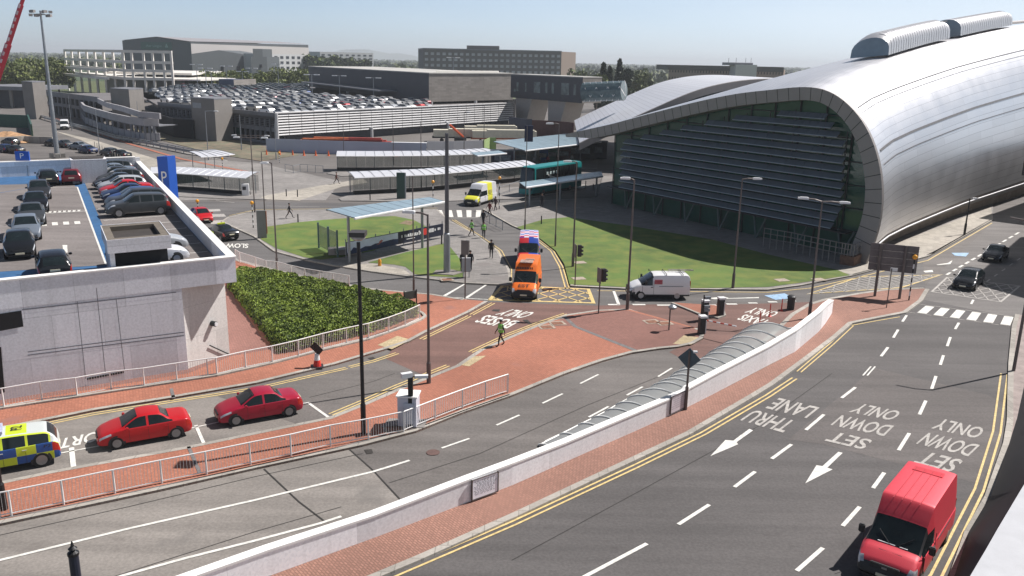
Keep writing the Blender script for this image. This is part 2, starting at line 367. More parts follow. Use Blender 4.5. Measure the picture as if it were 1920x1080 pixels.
for q in ([(350, 838), (357, 837), (378, 886), (371, 887)], [(318, 729), (324, 728), (329, 746), (322, 747)]): b.sheet(gp(q, KZ), KZ+.012)
b.ribbon(gp([(0, 973), (120, 950), (388, 893), (620, 842), (780, 803), (867, 771), (955, 740)], KZ), .10, KZ+.012)
struct('drain_strip', b, m_kerb_d)
# upper brick pavement under the white railing
lo2 = [(-60, 818), (0, 805), (175, 769), (325, 745), (480, 718), (630, 682), (720, 655), (767, 640), (800, 622), (880, 585), (915, 565)]
hi2 = [(870, 561), (810, 551), (695, 541), (600, 525), (520, 508), (440, 486), (400, 470), (350, 470)]
pavement('brick_pavement', lo2+hi2+[(250, 560), (-60, 700)], m_brick, [(lo2, -1), (hi2, -1)])
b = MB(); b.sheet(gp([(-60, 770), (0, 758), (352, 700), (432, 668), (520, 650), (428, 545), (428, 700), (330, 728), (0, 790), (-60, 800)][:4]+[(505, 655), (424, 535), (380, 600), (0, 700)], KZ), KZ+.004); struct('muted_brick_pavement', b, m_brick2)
# hatched loop island (grey pavement with lawns)
isl = [(480, 443), (517, 470), (580, 487), (630, 497), (700, 508), (770, 517), (870, 529), (955, 533), (951, 505), (930, 470), (890, 440), (842, 415), (817, 393), (640, 393), (480, 395), (430, 407), (418, 415)]
pavement('grey_pavement', isl, m_pave, [(isl[:8], 1), (isl[7:13], 1), (isl[12:], 1), ([isl[-1], isl[0]], 1)], m_kerb, kw=.22)
m_soil = mat('soil', (.20, .15, .09), .95, var=.4, scale=3)
b = MB(); b.sheet(gp([(483, 437), (500, 425), (555, 417), (620, 411), (680, 407), (740, 405), (775, 412), (800, 425), (700, 470), (640, 482), (600, 487), (570, 482), (517, 465), (490, 449)], .15), .15)
b.sheet(gp([(690, 492), (760, 473), (838, 455), (858, 480), (872, 500), (868, 520), (815, 518), (778, 514), (760, 500), (740, 496)], .15), .15)
struct('lawn', b, m_grass)
b = MB()
for q in ([(748, 419), (762, 413), (778, 415), (770, 422)],): b.sheet(gp(q, .16), .162)
struct('bare_soil', b, m_soil)
b = MB(); b.sheet(gp([(630, 497), (700, 494), (757, 505), (772, 516), (700, 508)], .15), .146); struct('pale_pavement', b, m_palepave)
# terminal lawn and forecourt
lawn = [(969, 426), (1020, 411), (1065, 407), (1185, 424), (1335, 449), (1440, 477), (1570, 506), (1594, 516), (1500, 530), (1440, 538), (1300, 540), (1170, 538), (1068, 533), (1058, 495), (1042, 470), (1010, 445)]
fore = [(905, 392), (960, 423), (1010, 444), (1044, 469), (1062, 494), (1070, 536), (1170, 541), (1440, 543), (1500, 535), (1600, 516), (1740, 480), (1760, 470), (1862, 412), (1862, 380), (1900, 350), (1500, 300), (1130, 330), (1120, 370), (960, 378), (925, 382)]
pavement('terminal_forecourt', fore, m_pave, [(fore[:10], -1), (fore[9:13], -1)], m_kerb, kw=.25)
b = MB(); b.sheet(gp(lawn, .15), .15); struct('lawn', b, m_grass)
b = MB(); b.sheet(gp([(1600, 515), (1750, 475), (1862, 410), (1858, 388), (1690, 452), (1600, 497), (1565, 508)], .14), .142); struct('pale_pavement', b, m_palepave)
# red pavement right of wall with zebra landing
r_up = [(1437, 640), (1445, 635), (1490, 590), (1522, 571), (1552, 562), (1615, 551), (1665, 544), (1735, 541)]
r_dn = [(1722, 562), (1692, 584), (1640, 594), (1590, 604), (1560, 630), (1500, 675), (1440, 719), (1405, 740), (1285, 810), (1120, 887), (960, 962), (780, 1042), (640, 1100), (300, 1230)]
pavement('brick_pavement', r_up+r_dn+[(150, 1230), (505, 1080), (882, 940), (1285, 765), (1437, 680), (1437, 655)], mat_surface('weathered_brick_paving', (.315, .165, .122), 'brick', (.22, .11), dark=.55, var=.16, rot=.9), [(r_up, -1), ([r_up[-1]]+r_dn, -1)], kw=.32)
b = MB(); b.ribbon(gp([(1560, 587), (1535, 622), (1490, 660), (1440, 686), (1345, 735), (1285, 765), (1187, 810), (960, 910), (882, 940), (705, 1007), (505, 1080), (330, 1145)], KZ), .34, KZ+.006, side=1)
struct('mortar_edge', b, mat('mortar_edge', (.24, .20, .17), .9, var=.2, scale=2))
kb = MB(); kb.ribbon(gp([(1400, 747), (1285, 815), (1120, 893), (960, 968), (780, 1048), (640, 1108)], .02), .16, .034, side=0); struct('gutter', kb, mat('gutter_dirt', (.05, .045, .042), .9, var=.3))  # shadow line at the kerb foot, painted as a dark strip on the road
# right edge pavement
pavement('edge_pavement', [(1912, 590), (1906, 612), (1901, 680), (1900, 740), (1900, 790), (1894, 832), (1860, 935), (1824, 1000), (1796, 1085), (1680, 1400), (2300, 1300), (2300, 640)], mat('edge_paving', (.30, .25, .23), .9, var=.2), [([(1680, 1400), (1796, 1085), (1824, 1000), (1860, 935), (1894, 832), (1900, 790), (1900, 740), (1901, 680), (1906, 612), (1912, 590)], -1)], kw=.3)
# far pavements
def farpave(name, pts, m, z=.1): b = MB(); b.prism(gp(pts, z), 0, z, bottom=False); return struct(name, b, m)
farpave('grey_pavement', [(330, 376), (480, 374), (610, 376), (640, 340), (560, 322), (480, 305), (400, 300), (330, 305)], m_pave, .05)
farpave('pale_pavement', [(480, 373), (560, 376), (640, 350), (690, 342), (680, 335), (600, 348), (500, 366)], m_palepave, .07)
farpave('pale_pavement', [(100, 245), (175, 262), (300, 300), (400, 340), (330, 345), (230, 300), (150, 262)], m_palepave, .05)
farpave('bus_platform', [(635, 372), (655, 365), (980, 350), (1100, 345), (1100, 352), (975, 372), (800, 378), (640, 376)], m_pave, .12)
farpave('bus_platform', [(612, 325), (640, 316), (940, 308), (1120, 300), (1120, 316), (940, 322), (640, 330)], m_pave, .12)
farpave('bus_platform', [(290, 355), (470, 362), (500, 374), (420, 372), (285, 366)], m_pave, .12)
b = MB(); b.ribbon(gp([(60, 205), (150, 240), (250, 272), (340, 298), (400, 310), (480, 325)], .05), .8, .075); struct('kerb', b, mat('red_kerb', (.35, .13, .08), .8))
b = MB(); b.prism(gp([(60, 195), (130, 200), (300, 262), (400, 288), (490, 302), (560, 290), (480, 270), (300, 235), (150, 195)], .1), 0, .1, bottom=False); struct('verge', b, mat_surface('verge', (.13, .13, .085), 'grass', var=.4))

# ---- painted markings
MW, MO, MY, MBL = MB(), MB(), MB(), MB()
ZM = .045
def mark(b, pts, z=ZM): b.sheet(gp(pts, z), z)
def dash(b, a, c, w=.13, z=ZM): b.ribbon(gp([a, c], z), w, z)
def line(b, pts, w=.12, z=ZM): b.ribbon(gp(pts, z), w, z)
# set-down road lane dashes
for a, c in [((1094, 1082), (1213, 1019)), ((1272, 983), (1330, 946)), ((1377, 913), (1416, 884)), ((1447, 860), (1484, 833)), ((1511, 806), (1545, 777)), ((1578, 746), (1604, 726)), ((1652, 668), (1665, 651)), ((1675, 633), (1684, 618)), ((1692, 603), (1700, 591)),
             ((1494, 1070), (1543, 1027)), ((1580, 986), (1612, 950)), ((1637, 915), (1658, 886)), ((1685, 844), (1705, 812)), ((1724, 777), (1736, 751)), ((1747, 729), (1755, 705)), ((1763, 684), (1769, 666)), ((1776, 649), (1782, 632)), ((1791, 617), (1798, 605)), ((1821, 570), (1825, 562))]:
    dash(MW, a, c, .17)
for o in (-4, 4): dash(MW, (1629+o, 703), (1632+o, 686), .09) if False else dash(MW, (1622+o, 704), (1637+o, 687), .09)
mark(MW, [(1332, 855), (1360, 825), (1375, 826), (1405, 804), (1412, 807), (1381, 829), (1384, 833)])
mark(MW, [(1510, 906), (1531, 872), (1542, 874), (1572, 847), (1580, 849), (1551, 877), (1561, 880)])
def rtext(b, s, BL, BR, TL, bold=.012): put_text(b, s, g(*BL, ZM), g(*BR, ZM), g(*TL, ZM), bold)
for s, a, c, d in [('SET', (1637, 825), (1566, 809), (1618, 843)), ('DOWN', (1677, 798), (1579, 778), (1657, 818)), ('ONLY', (1693, 772), (1614, 756), (1671, 789)),
                   ('LANE', (1537, 764), (1461, 746), (1512, 784)), ('THRU', (1495, 790), (1416, 768), (1468, 811)), ('ONLY', (1849, 803), (1764, 784), (1832, 823)),
                   ('DOWN', (1838, 834), (1742, 811), (1815, 856)), ('SET', (1808, 863), (1738, 846), (1782, 886))]:
    rtext(MO if s != 'SET' else MO, s, a, c, d, .016)
for s, a, c, d in [('BUSES', (975, 602), (914, 590), (950, 616)), ('ONLY', (1006, 586), (957, 579), (977, 597)), ('TAXIS', (1446, 601), (1398, 589), (1429, 611)), ('ONLY', (1463, 585), (1413, 576), (1446, 595)),
                   ('SHORT', (232, 798), (113, 823), (228, 817))]:
    rtext(MW, s, a, c, d, .02)
rtext(MW, 'SLOW', (466, 457), (424, 456), (465, 465), .02)
# dashes of left road
for a, c in [((828, 840), (880, 822)), ((931, 797), (974, 778)), ((1017, 756), (1055, 738)), ((1088, 719), (1122, 702)), ((1234, 706), (1260, 690)), ((1175, 741), (1205, 725)), ((1104, 782), (1141, 762)), ((1023, 827), (1063, 808))]:
    dash(MW, a, c, .13)
line(MW, [(-60, 1065), (0, 1050), (245, 990), (480, 937), (700, 884), (768, 863)], .15)
line(MW, [(150, 1104), (230, 1079), (345, 1047), (480, 1013), (600, 981), (640, 968)], .15)
# queue lane bays
line(MW, [(617, 783), (578, 755), (560, 758)], .16); line(MW, [(560, 758), (398, 794), (300, 815), (110, 850)], .1)
line(MW, [(367, 797), (382, 831)], .16); line(MW, [(134, 839), (138, 878)], .22)
# red road boundary dashes and give way
for a, c in [((1140, 571), (1162, 571)), ((1186, 571), (1210, 571)), ((1232, 572), (1260, 572)), ((1290, 572), (1343, 572)), ((1362, 570), (1382, 570)), ((1403, 568), (1420, 568)), ((1440, 566), (1457, 566)), ((1476, 564), (1492, 564))]:
    dash(MW, a, c, .3)
mark(MW, [(1148, 545), (1153, 545), (1163, 571), (1157, 571)])
mark(MW, [(1328, 559), (1358, 556), (1367, 559), (1423, 557), (1423, 559), (1367, 560), (1340, 561)])
mark(MBL, [(1433, 554), (1471, 550), (1490, 559), (1454, 562)])
line(MW, [(1177, 579), (1230, 595), (1307, 616)], .12)
mark(MW, [(827, 556), (870, 532), (874, 532), (833, 557)]); mark(MW, [(868, 560), (911, 533), (915, 533), (874, 561)])
line(MW, [(833, 557), (925, 562)], .12)
line(MO, [(820, 559), (760, 548), (690, 540), (600, 524), (520, 506), (450, 488)], .12)
# yellow box
yb = [(918, 562), (943, 535), (1103, 542), (1113, 568)]
YB = [g(*p, ZM) for p in yb]
def bil(u, v): return YB[0].lerp(YB[3], u).lerp(YB[1].lerp(YB[2], u), v)
MY.ribbon(YB, .28, ZM, closed=True)
for k in range(-3, 6):
    for sgn in (1, -1):
        a = k/5.0; pts = []
        for t in np.linspace(0, 1, 11):
            u = a+.5*t if sgn > 0 else a+.5*(1-t)
            if 0 <= u <= 1: pts.append(bil(u, t))
        if len(pts) > 1: MY.ribbon([pts[0], pts[-1]], .14, ZM+.004)
# second yellow box at right junction
yb2 = [(1500, 549), (1660, 512), (1765, 516), (1690, 539)]
YB = [g(*p, ZM) for p in [(1510, 552), (1690, 541), (1764, 517), (1700, 513)]][::1]
YB = [g(1515, 551, ZM), g(1612, 519, ZM), g(1765, 515, ZM), g(1690, 539, ZM)]
MY.ribbon(YB, .2, ZM, closed=True)
for k in range(-4, 9):
    for sgn in (1, -1):
        a = k/8.0; pts = []
        for t in np.linspace(0, 1, 11):
            u = a+.5*t if sgn > 0 else a+.5*(1-t)
            if 0 <= u <= 1: pts.append(bil(u, t))
        if len(pts) > 1: MO.ribbon([pts[0], pts[-1]], .12, ZM+.004)
YB = [g(1747, 547, ZM), g(1776, 520, ZM), g(1912, 536, ZM), g(1876, 566, ZM)]
MO.ribbon(YB, .16, ZM, closed=True)
for k in range(-4, 6):
    for sgn in (1, -1):
        a = k/6.0; pts = []
        for t in np.linspace(0, 1, 11):
            u = a+.5*t if sgn > 0 else a+.5*(1-t)
            if 0 <= u <= 1: pts.append(bil(u, t))
        if len(pts) > 1: MO.ribbon([pts[0], pts[-1]], .1, ZM+.004)
# zebra crossing on the set-down road
ZB = [g(1702, 585, ZM), g(1902, 613, ZM), g(1909, 594, ZM), g(1722, 570, ZM)]
def zbl(u, v): return ZB[0].lerp(ZB[1], u).lerp(ZB[3].lerp(ZB[2], u), v)
for i in range(6):
    u0 = .085+i*.157; q = [zbl(u0, .08), zbl(u0+.09, .08), zbl(u0+.09, .92), zbl(u0, .92)]; MW.add(q, [(0, 1, 2, 3)])
for i in range(12):
    u0 = .005+i*.0785
    for v in (0, 1): MO.ribbon([zbl(u0, v+(.03 if v == 0 else -.03)*(i % 2)), zbl(u0+.07, v+(.03 if v == 0 else -.03)*(i % 2))], .08, ZM)
# zebra near ambulances (824..935, 392..405)
ZB = [g(823, 407, ZM), g(903, 407, ZM), g(905, 394, ZM), g(817, 394, ZM)]
for i in range(5):
    u0 = .02+i*.21; q = [zbl(u0, 0), zbl(u0+.11, 0), zbl(u0+.11, 1), zbl(u0, 1)]; MW.add(q, [(0, 1, 2, 3)])
line(MW, [(845, 409), (905, 408)], .1)
# zebra by the near car park (400,400)
ZB = [g(385, 415, ZM), g(400, 432, ZM), g(432, 428, ZM), g(412, 392, ZM)]
for q in ([(385, 393), (412, 392), (414, 396), (386, 397)], [(388, 402), (420, 401), (424, 406), (390, 407)], [(392, 414), (428, 412), (434, 418), (396, 420)]): mark(MO, q)
# double yellow lines
def dbl(pts, off=.24, w=.09, b=MY):
    q = gp(pts, ZM)
    for s in (-off/2, off/2):
        L = []
        for i in range(len(q)):
            d = (q[min(i+1, len(q)-1)]-q[max(i-1, 0)]).normalized(); L.append(q[i]+Vector((-d.y, d.x, 0))*s)
        b.ribbon(L, w, ZM)
dbl([(520, 1176), (717, 1086), (960, 982), (1190, 875), (1318, 813), (1440, 742), (1490, 709)], .27, .10)
dbl([(1498, 697), (1558, 646), (1597, 610)], .24, .08); line(MY, [(1597, 610), (1640, 602), (1687, 594)], .1)
dbl([(1590, 1290), (1755, 1080), (1836, 918), (1869, 810), (1883, 701)], .34, .10)
dbl([(1064, 541), (1052, 500), (1035, 470), (1005, 447)], .3, .12); dbl([(955, 545), (956, 505), (938, 470), (895, 440), (850, 412)], .3, .1)
line(MY, [(1120, 545), (1440, 548), (1520, 540), (1600, 522), (1740, 488), (1860, 418)], .12)
line(MY, [(330, 357), (420, 366), (470, 372)], .2); line(MY, [(430, 404), (480, 393), (640, 391), (820, 390)], .12)
line(MY, [(1445, 641), (1490, 600), (1525, 577), (1555, 566)], .1); line(MY, [(1440, 637), (1486, 597), (1521, 574), (1552, 564)], .1)
# ladder style hatch beside kerbs on bus road: short cross ticks between two lines
def ladder(pts, w=.42, pitch=.42):
    q = gp(pts, ZM); L = [0]
    for i in range(1, len(q)): L.append(L[-1]+(q[i]-q[i-1]).length)
    s = 0
    while s < L[-1]-.2:
        i = max(k for k in range(len(L)) if L[k] <= s); t = (s-L[i])/(L[i+1]-L[i]); p = q[i].lerp(q[i+1], t); d = (q[i+1]-q[i]).normalized(); n = Vector((-d.y, d.x, 0))
        MY.add([p-n*w/2, p-n*w/2+d*.27, p+n*w/2+d*.27, p+n*w/2], [(0, 1, 2, 3)]); s += pitch
for l_ in ([(-20, 817), (60, 800), (175, 776), (325, 752), (480, 728), (650, 690)], [(655, 688), (700, 677), (745, 662)], [(790, 636), (875, 595), (880, 592)], [(884, 590), (925, 568)], [(620, 777), (680, 752), (740, 725), (805, 699), (840, 685)], [(882, 660), (950, 628), (1010, 605), (1060, 588)]): dbl(l_, .26, .10)
# far-side lanes right road
for i in range(12):
    t0 = i/12; a = Vector((1775, 515)).lerp(Vector((1915, 433)), t0); c = Vector((1775, 515)).lerp(Vector((1915, 433)), t0+.05); dash(MW, tuple(a), tuple(c), .22)
for i in range(7):
    t0 = i/7; a = Vector((1850, 528)).lerp(Vector((1950, 458)), t0); c = Vector((1850, 528)).lerp(Vector((1950, 458)), t0+.06); dash(MO, tuple(a), tuple(c), .12)
mark(MW, [(1756, 496), (1777, 493), (1786, 488), (1782, 495), (1758, 497)]); mark(MW, [(1731, 508), (1748, 506), (1750, 510), (1735, 511)]); mark(MBL, [(1784, 474), (1817, 474), (1811, 481), (1790, 479)])
# faint far road lines
line(MW, [(340, 285), (420, 300), (490, 318)], .15); line(MW, [(240, 262), (262, 266)], .15); line(MW, [(280, 272), (300, 276)], .15); line(MO, [(360, 370), (400, 372)], .15); line(MO, [(405, 376), (440, 380)], .15); line(MO, [(500, 386), (600, 388)], .12)
line(MO, [(520, 338), (590, 357)], .15); line(MO, [(620, 360), (650, 368)], .15)
struct('road_markings_white', MW, m_white); struct('road_markings_worn', MO, m_worn); struct('road_markings_yellow', MY, m_yell); struct('road_markings_blue', MBL, m_bluep)
# joints, drains
mj = mat('road_joint', (.035, .033, .03), .9, var=.2)
J = MB()
for l in ([(495, 879), (560, 940), (610, 978)], [(655, 842), (700, 882), (752, 938)]): line(J, l, .07, .042)
for l in ([(0, 1003), (240, 950), (480, 893), (680, 850)], [(200, 1085), (480, 996), (640, 950)], [(730, 905), (900, 850), (1100, 760), (1250, 700)], [(960, 1050), (1200, 920), (1420, 800), (1560, 700)], [(580, 745), (700, 715), (740, 700)]): line(J, l, .03, .042)
struct('road_joints', J, mj)
D = MB(); b = MB()
for q in ([(683, 843), (697, 842), (700, 849), (688, 851)], [(925, 580), (938, 580), (936, 584), (922, 583)], [(980, 600), (989, 599), (998, 608), (990, 607)], [(690, 671), (700, 669), (704, 673), (694, 674)]): b.sheet(gp(q, .05), .05)
mm = mat('manhole_iron', (.05, .045, .04), .7, .3, var=.3, scale=8)
struct('drain_cover', b, mm)
b = MB(); c = g(812, 848, .05); b.lathe((c.x, c.y, .04), [(.32, 0), (.32, .012)], 20); struct('manhole_cover', b, mat('manhole_red', (.12, .07, .06), .8, var=.2, scale=8))
b = MB()
for cx, cy in ((1025, 613), (1045, 606), (1222, 603), (1246, 606), (1087, 492), (1085, 522), (838, 524), (1466, 525), (1535, 524), (740, 803)):
    z = KZ+.012 if cy > 545 else .162
    c = g(cx, cy, z); b.box((c.x, c.y, z), (1.1, .9, .02), .3, 0); 
struct('inspection_cover', b, mat('cover_frame', (.36, .30, .24), .85, var=.3, scale=5))
b = MB()
for cx, cy in ((1025, 613), (1045, 606), (1222, 603), (1246, 606), (838, 524), (740, 803)):
    z = KZ+.03 if cy > 545 else .18
    c = g(cx, cy, z); b.box((c.x, c.y, z), (.75, .6, .02), .3, 0)
struct('inspection_cover_plate', b, mat('cover_plate', (.22, .10, .06), .85, var=.4, scale=5))
# ------------------------------------------------------------------ large buildings
GRP = {}
# materials
def metal_panels(name, col, rough, metal, bw, bh, mort=.006, dark=.55, tone=.07):
    m = bpy.data.materials.new(name); m.use_nodes = True; n = m.node_tree.nodes; l = m.node_tree.links; b = n['Principled BSDF']
    b.inputs['Metallic'].default_value = metal
    uv = n.new('ShaderNodeUVMap'); uv.uv_map = 'UVMap'
    br = n.new('ShaderNodeTexBrick'); br.inputs['Scale'].default_value = 1; br.inputs['Brick Width'].default_value = bw; br.inputs['Row Height'].default_value = bh; br.inputs['Mortar Size'].default_value = mort
    br.inputs['Color1'].default_value = tuple(v*(1-tone) for v in col)+(1,); br.inputs['Color2'].default_value = tuple(min(1, v*(1+tone)) for v in col)+(1,); br.inputs['Mortar'].default_value = tuple(v*dark for v in col)+(1,)
    br.inputs['Mortar Smooth'].default_value = .3
    l.new(uv.outputs[0], br.inputs[0]); l.new(br.outputs['Color'], b.inputs['Base Color'])
    nz = n.new('ShaderNodeTexNoise'); nz.inputs['Scale'].default_value = .35; nz.inputs['Detail'].default_value = 4; l.new(uv.outputs[0], nz.inputs[0])
    mr = n.new('ShaderNodeMapRange'); mr.inputs[3].default_value = rough-.06; mr.inputs[4].default_value = rough+.08; l.new(nz.outputs['Fac'], mr.inputs[0]); l.new(mr.outputs[0], b.inputs['Roughness'])
    _mats[name] = m; return m
m_skin = metal_panels('metal_roof_skin', (.70, .70, .715), .43, .92, 9.0, .75, .025, .66, .04)
m_roof2 = metal_panels('pale_roof_skin', (.62, .63, .66), .5, .3, 60.0, .9, .05, .7, .03)
m_fascia = mat('fascia_grey', (.27, .25, .24), .6, .1, var=.05, scale=.8)
m_joint = mat('panel_joint_dark', (.03, .03, .03), .8, var=0)
m_glass = mat('dark_green_glass', (.022, .075, .055), .08, 0, var=.35, scale=.15, spec=.55)
m_glass2 = mat('blue_grey_glass', (.02, .035, .045), .08, 0, var=.3, scale=.2, spec=.6)
m_mull = mat('mullion_dark', (.03, .035, .037), .5, .3, var=.1)
m_louvre = mat('louvre_blue_grey', (.125, .15, .175), .5, .25, var=.15, scale=.3)
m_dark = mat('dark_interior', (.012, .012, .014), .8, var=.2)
m_wallw = mat_surface('white_render_wall', (.62, .61, .64), 'brick', (40, 40), dark=.9, var=.06, rough=.8, bump=.05)
m_vent = mat('vent_metal_light', (.52, .52, .53), .45, .5, var=.05)

# ---- terminal
A0 = Vector(g(1130, 385)); B0 = Vector(g(1625, 497)); Fd = (B0-A0).normalized(); Fd.z = 0
Rp = [Vector(g(*p)) for p in [(1625, 497), (1650, 475), (1690, 455), (1750, 430), (1800, 410), (1860, 390)]]
for d, L in (((.7, .714), 25), ((.73, .68), 40), ((.76, .65), 60)): Rp.append(Rp[-1]+Vector((*d, 0))*L)
Rs = [0]
for i in range(1, len(Rp)): Rs.append(Rs[-1]+(Rp[i]-Rp[i-1]).length)
def Rat(s): return Vector((np.interp(s, Rs, [p.x for p in Rp]), np.interp(s, Rs, [p.y for p in Rp]), 0))
_pr = [(-8.2, 8.45), (-7.8, 8.6), (-3, 9.6), (1.3, 10.5), (6, 11.7), (10.6, 12.8), (14.6, 13.75), (18.6, 14.6), (22, 15.2), (25.6, 15.6), (28, 15.95), (30, 16.1), (31.4, 16.05), (32.6, 15.7), (33.8, 15.15), (34.9, 14.4), (35.9, 13.6), (36.8, 12.6), (37.7, 11.2), (38.35, 9.8), (38.9, 8.2), (39.2, 6.5), (39.3, 5.0), (39.2, 3.6), (38.95, 2.4), (38.7, 1.5), (38.3, 0)]
cum = [0]
for i in range(1, len(_pr)): cum.append(cum[-1]+math.dist(_pr[i], _pr[i-1]))
us = np.linspace(0, cum[-1], 90); prof = [(float(np.interp(u, cum, [p[0] for p in _pr])), float(np.interp(u, cum, [p[1] for p in _pr]))) for u in us]
def smooth(p, it=6):
    p = [list(q) for q in p]
    for _ in range(it):
        q = [p[0]]+[[(p[i-1][k]+2*p[i][k]+p[i+1][k])/4 for k in (0, 1)] for i in range(1, len(p)-1)]+[p[-1]]; p = q
    return p
prof = smooth(prof, 8)
def kz(s): return 1+.0090*s-.000022*s*s if s < 190 else kz(190)
def tpt(A, z, s, off=0):
    r = Rat(s); return Vector((r.x+Fd.x*(A-38.3), r.y+Fd.y*(A-38.3), z*kz(max(s, 0))+off))
term = thing('airport_terminal', tuple((A0+B0)/2), 'huge curved airport terminal with a silver metal skin, grey rim and dark louvred glass front', 'terminal')
# skin
ns = 64; ss = [185*(i/(ns-1))**1.25 for i in range(ns)]
mb = MB(); iskin = [i for i, p in enumerate(prof) if not (i > 60 and p[1] < 1.6)]
rows = [[tpt(prof[i][0], prof[i][1], s) for i in iskin] for s in ss]
mb.grid(rows, flip=False); mb.uv = []
for j in range(ns-1):
    for i in range(len(iskin)-1):
        mb.uv.append([(ss[j], us[iskin[i]]), (ss[j], us[iskin[i+1]]), (ss[j+1], us[iskin[i+1]]), (ss[j+1], us[iskin[i]])])
mb.build('metal_skin', m_skin, term, smooth=True)
# rim fascia: wide band facing the lawn
fn = Vector((-Fd.y, Fd.x, 0)); fn = -fn if fn.dot(Vector((-1, -1, 0))) < 0 else fn     # towards the camera
def inward(i, w):
    a = prof[max(i-1, 0)]; b = prof[min(i+1, len(prof)-1)]; dx, dz = b[0]-a[0], b[1]-a[1]; L = math.hypot(dx, dz); return prof[i][0]+dz/L*w, prof[i][1]-dx/L*w
# underside/inside soffit so nothing shows through
mb = MB(); inn_p = [inward(i, .9) for i in range(len(prof))]; rows = [[tpt(p[0], max(p[1], 0), s) for p in inn_p[3:-1]] for s in ss]
mb.grid(rows, flip=True); mb.build('soffit', m_fascia, term)
mb = MB(); ro, ri, rb, ro2 = [], [], [], []
for i in range(len(prof)):
    w = 1.25 if i > 8 else .35+.9*i/8
    if i > 60: w = 1.25+min(1.0, (i-60)*.03)
    ia = inward(i, w); p = tpt(*prof[i], 0); q = tpt(ia[0], max(ia[1], 0) if i > 70 else ia[1], 0)
    ro.append(p+fn*.25); ri.append(q+fn*.12); rb.append(q-fn*1.6); ro2.append(p-fn*.05+Vector((0, 0, 0)))
mb.grid([ro2, ro, ri, rb], flip=False); mb.build('rim_fascia', m_fascia, term)
mb = MB()
for i in range(4, len(prof)-2, 2):
    a, b = ro[i], ri[i]; t = (ro[i+1]-ro[i]).normalized()*.035
    mb.quad(a+fn*.006-t, b+fn*.006-t, b+fn*.006+t, a+fn*.006+t)
build_split(mb, 'panel_joint', m_joint, term)
# glass front, set back from the rim, leaning with it
def fpt(A, z, back): p = A0+Fd*A; return Vector((p.x, p.y, z))-fn*back
def zin(A):      # underside of the rim at A
    return float(np.interp(A, [q[0] for q in prof[:56]], [q[1] for q in prof[:56]]))-1.1
def ain(z):      # right limit at height z
    q = [p for p in prof[50:]][::-1]; return float(np.interp(z, [p[1] for p in q], [p[0] for p in q]))-1.2
mb = MB(); As = np.linspace(.2, 37.9, 40)
for i in range(39):
    a, b = As[i], As[i+1]; za, zb = zin(min(a, 33)), zin(min(b, 33))
    if a > 32: za = min(za, float(np.interp(a, [32, 34, 36, 37.9], [zin(32), 12.8, 10.8, 7])))
    if b > 32: zb = min(zb, float(np.interp(b, [32, 34, 36, 37.9], [zin(32), 12.8, 10.8, 7])))
    mb.quad(fpt(a, 0, 1.5), fpt(b, 0, 1.5), fpt(b, zb+.4, 1.5), fpt(a, za+.4, 1.5))
mb.quad(fpt(.2, 0, 1.5), fpt(.2, zin(.2), 1.5), fpt(.2, zin(.2)+.5, 16), fpt(.2, 0, 16))
mb.build('glass_front', m_glass, term)
mb = MB()
for A in np.arange(.2, 37.5, 3.1):
    zt = zin(min(A, 32)) if A < 33 else float(np.interp(A, [32, 34, 36, 37.9], [zin(32), 12.8, 10.8, 7]))
    mb.box(tuple(fpt(A, zt/2, 1.38)), (.14, .14, zt), 0)
for z in (2.6, 4.8, 7, 9.2, 11.4, 13.4):
    a0 = next((A for A in np.arange(.2, 30, .3) if zin(A) > z), 30); a1 = ain(z) if z > 2 else 37.5
    p, q = fpt(a0, z, 1.42), fpt(a1, z, 1.42); mb.cyl(p, q, .06, n=6)
build_split(mb, 'mullion', m_mull, term)
# louvre blades
zs = np.arange(2.9, 13.4, .80)
for k, z in enumerate(zs):
    a0 = next((A for A in np.arange(2.4, 33, .2) if zin(A) > z+1.25), None)
    if a0 is None: continue
    a0 = max(a0, 2.2); a1 = min(ain(z)-1.2, float(np.interp(z, [2, 5, 11, 13.4], [33.4, 34.6, 34.0, 31.6])))
    if a1-a0 < 3: continue
    mb = MB(); n = 14
    for i in range(n):
        u0, u1 = a0+(a1-a0)*i/n, a0+(a1-a0)*(i+1)/n-.03
        mb.slab(fpt(u0, z-.24, .45), fpt(u1, z-.24, .45), fpt(u1, z+.27, .95), fpt(u0, z+.27, .95), -.05)
        mb.slab(fpt(u0, z-.28, .42), fpt(u1, z-.28, .42), fpt(u1, z-.22, .46), fpt(u0, z-.22, .46), .05, 1)
    mb.build('louvre', [m_louvre, mat('louvre_lip', (.36, .41, .44), .5, .2, var=.05)], term)
mb = MB()
for A in np.arange(3, 36, 3.1):
    zt = min(zin(min(A, 32))-1, 14); zt = min(zt, float(np.interp(A, [30, 34, 36], [14, 12, 9]))); mb.cyl(fpt(A, 2.3, 1.0), fpt(A, zt, 1.0), .07, n=6)
build_split(mb, 'louvre_post', m_mull, term)
# entrance columns
mb = MB()
for A in np.arange(4, 36, 5.2):
    for d in (-.9, .9): mb.cyl(fpt(A, 0, .4), fpt(A+d, 2.7, .9), .11, .11, 8)
build_split(mb, 'entrance_column', mat('column_green', (.07, .10, .095), .5, var=.1), term)
mb = MB(); mb.slab(fpt(.5, 2.55, 1.45), fpt(35.6, 2.55, 1.45), fpt(35.6, 2.55, .2), fpt(.5, 2.55, .2), .12); mb.build('entrance_lintel', m_mull, term)
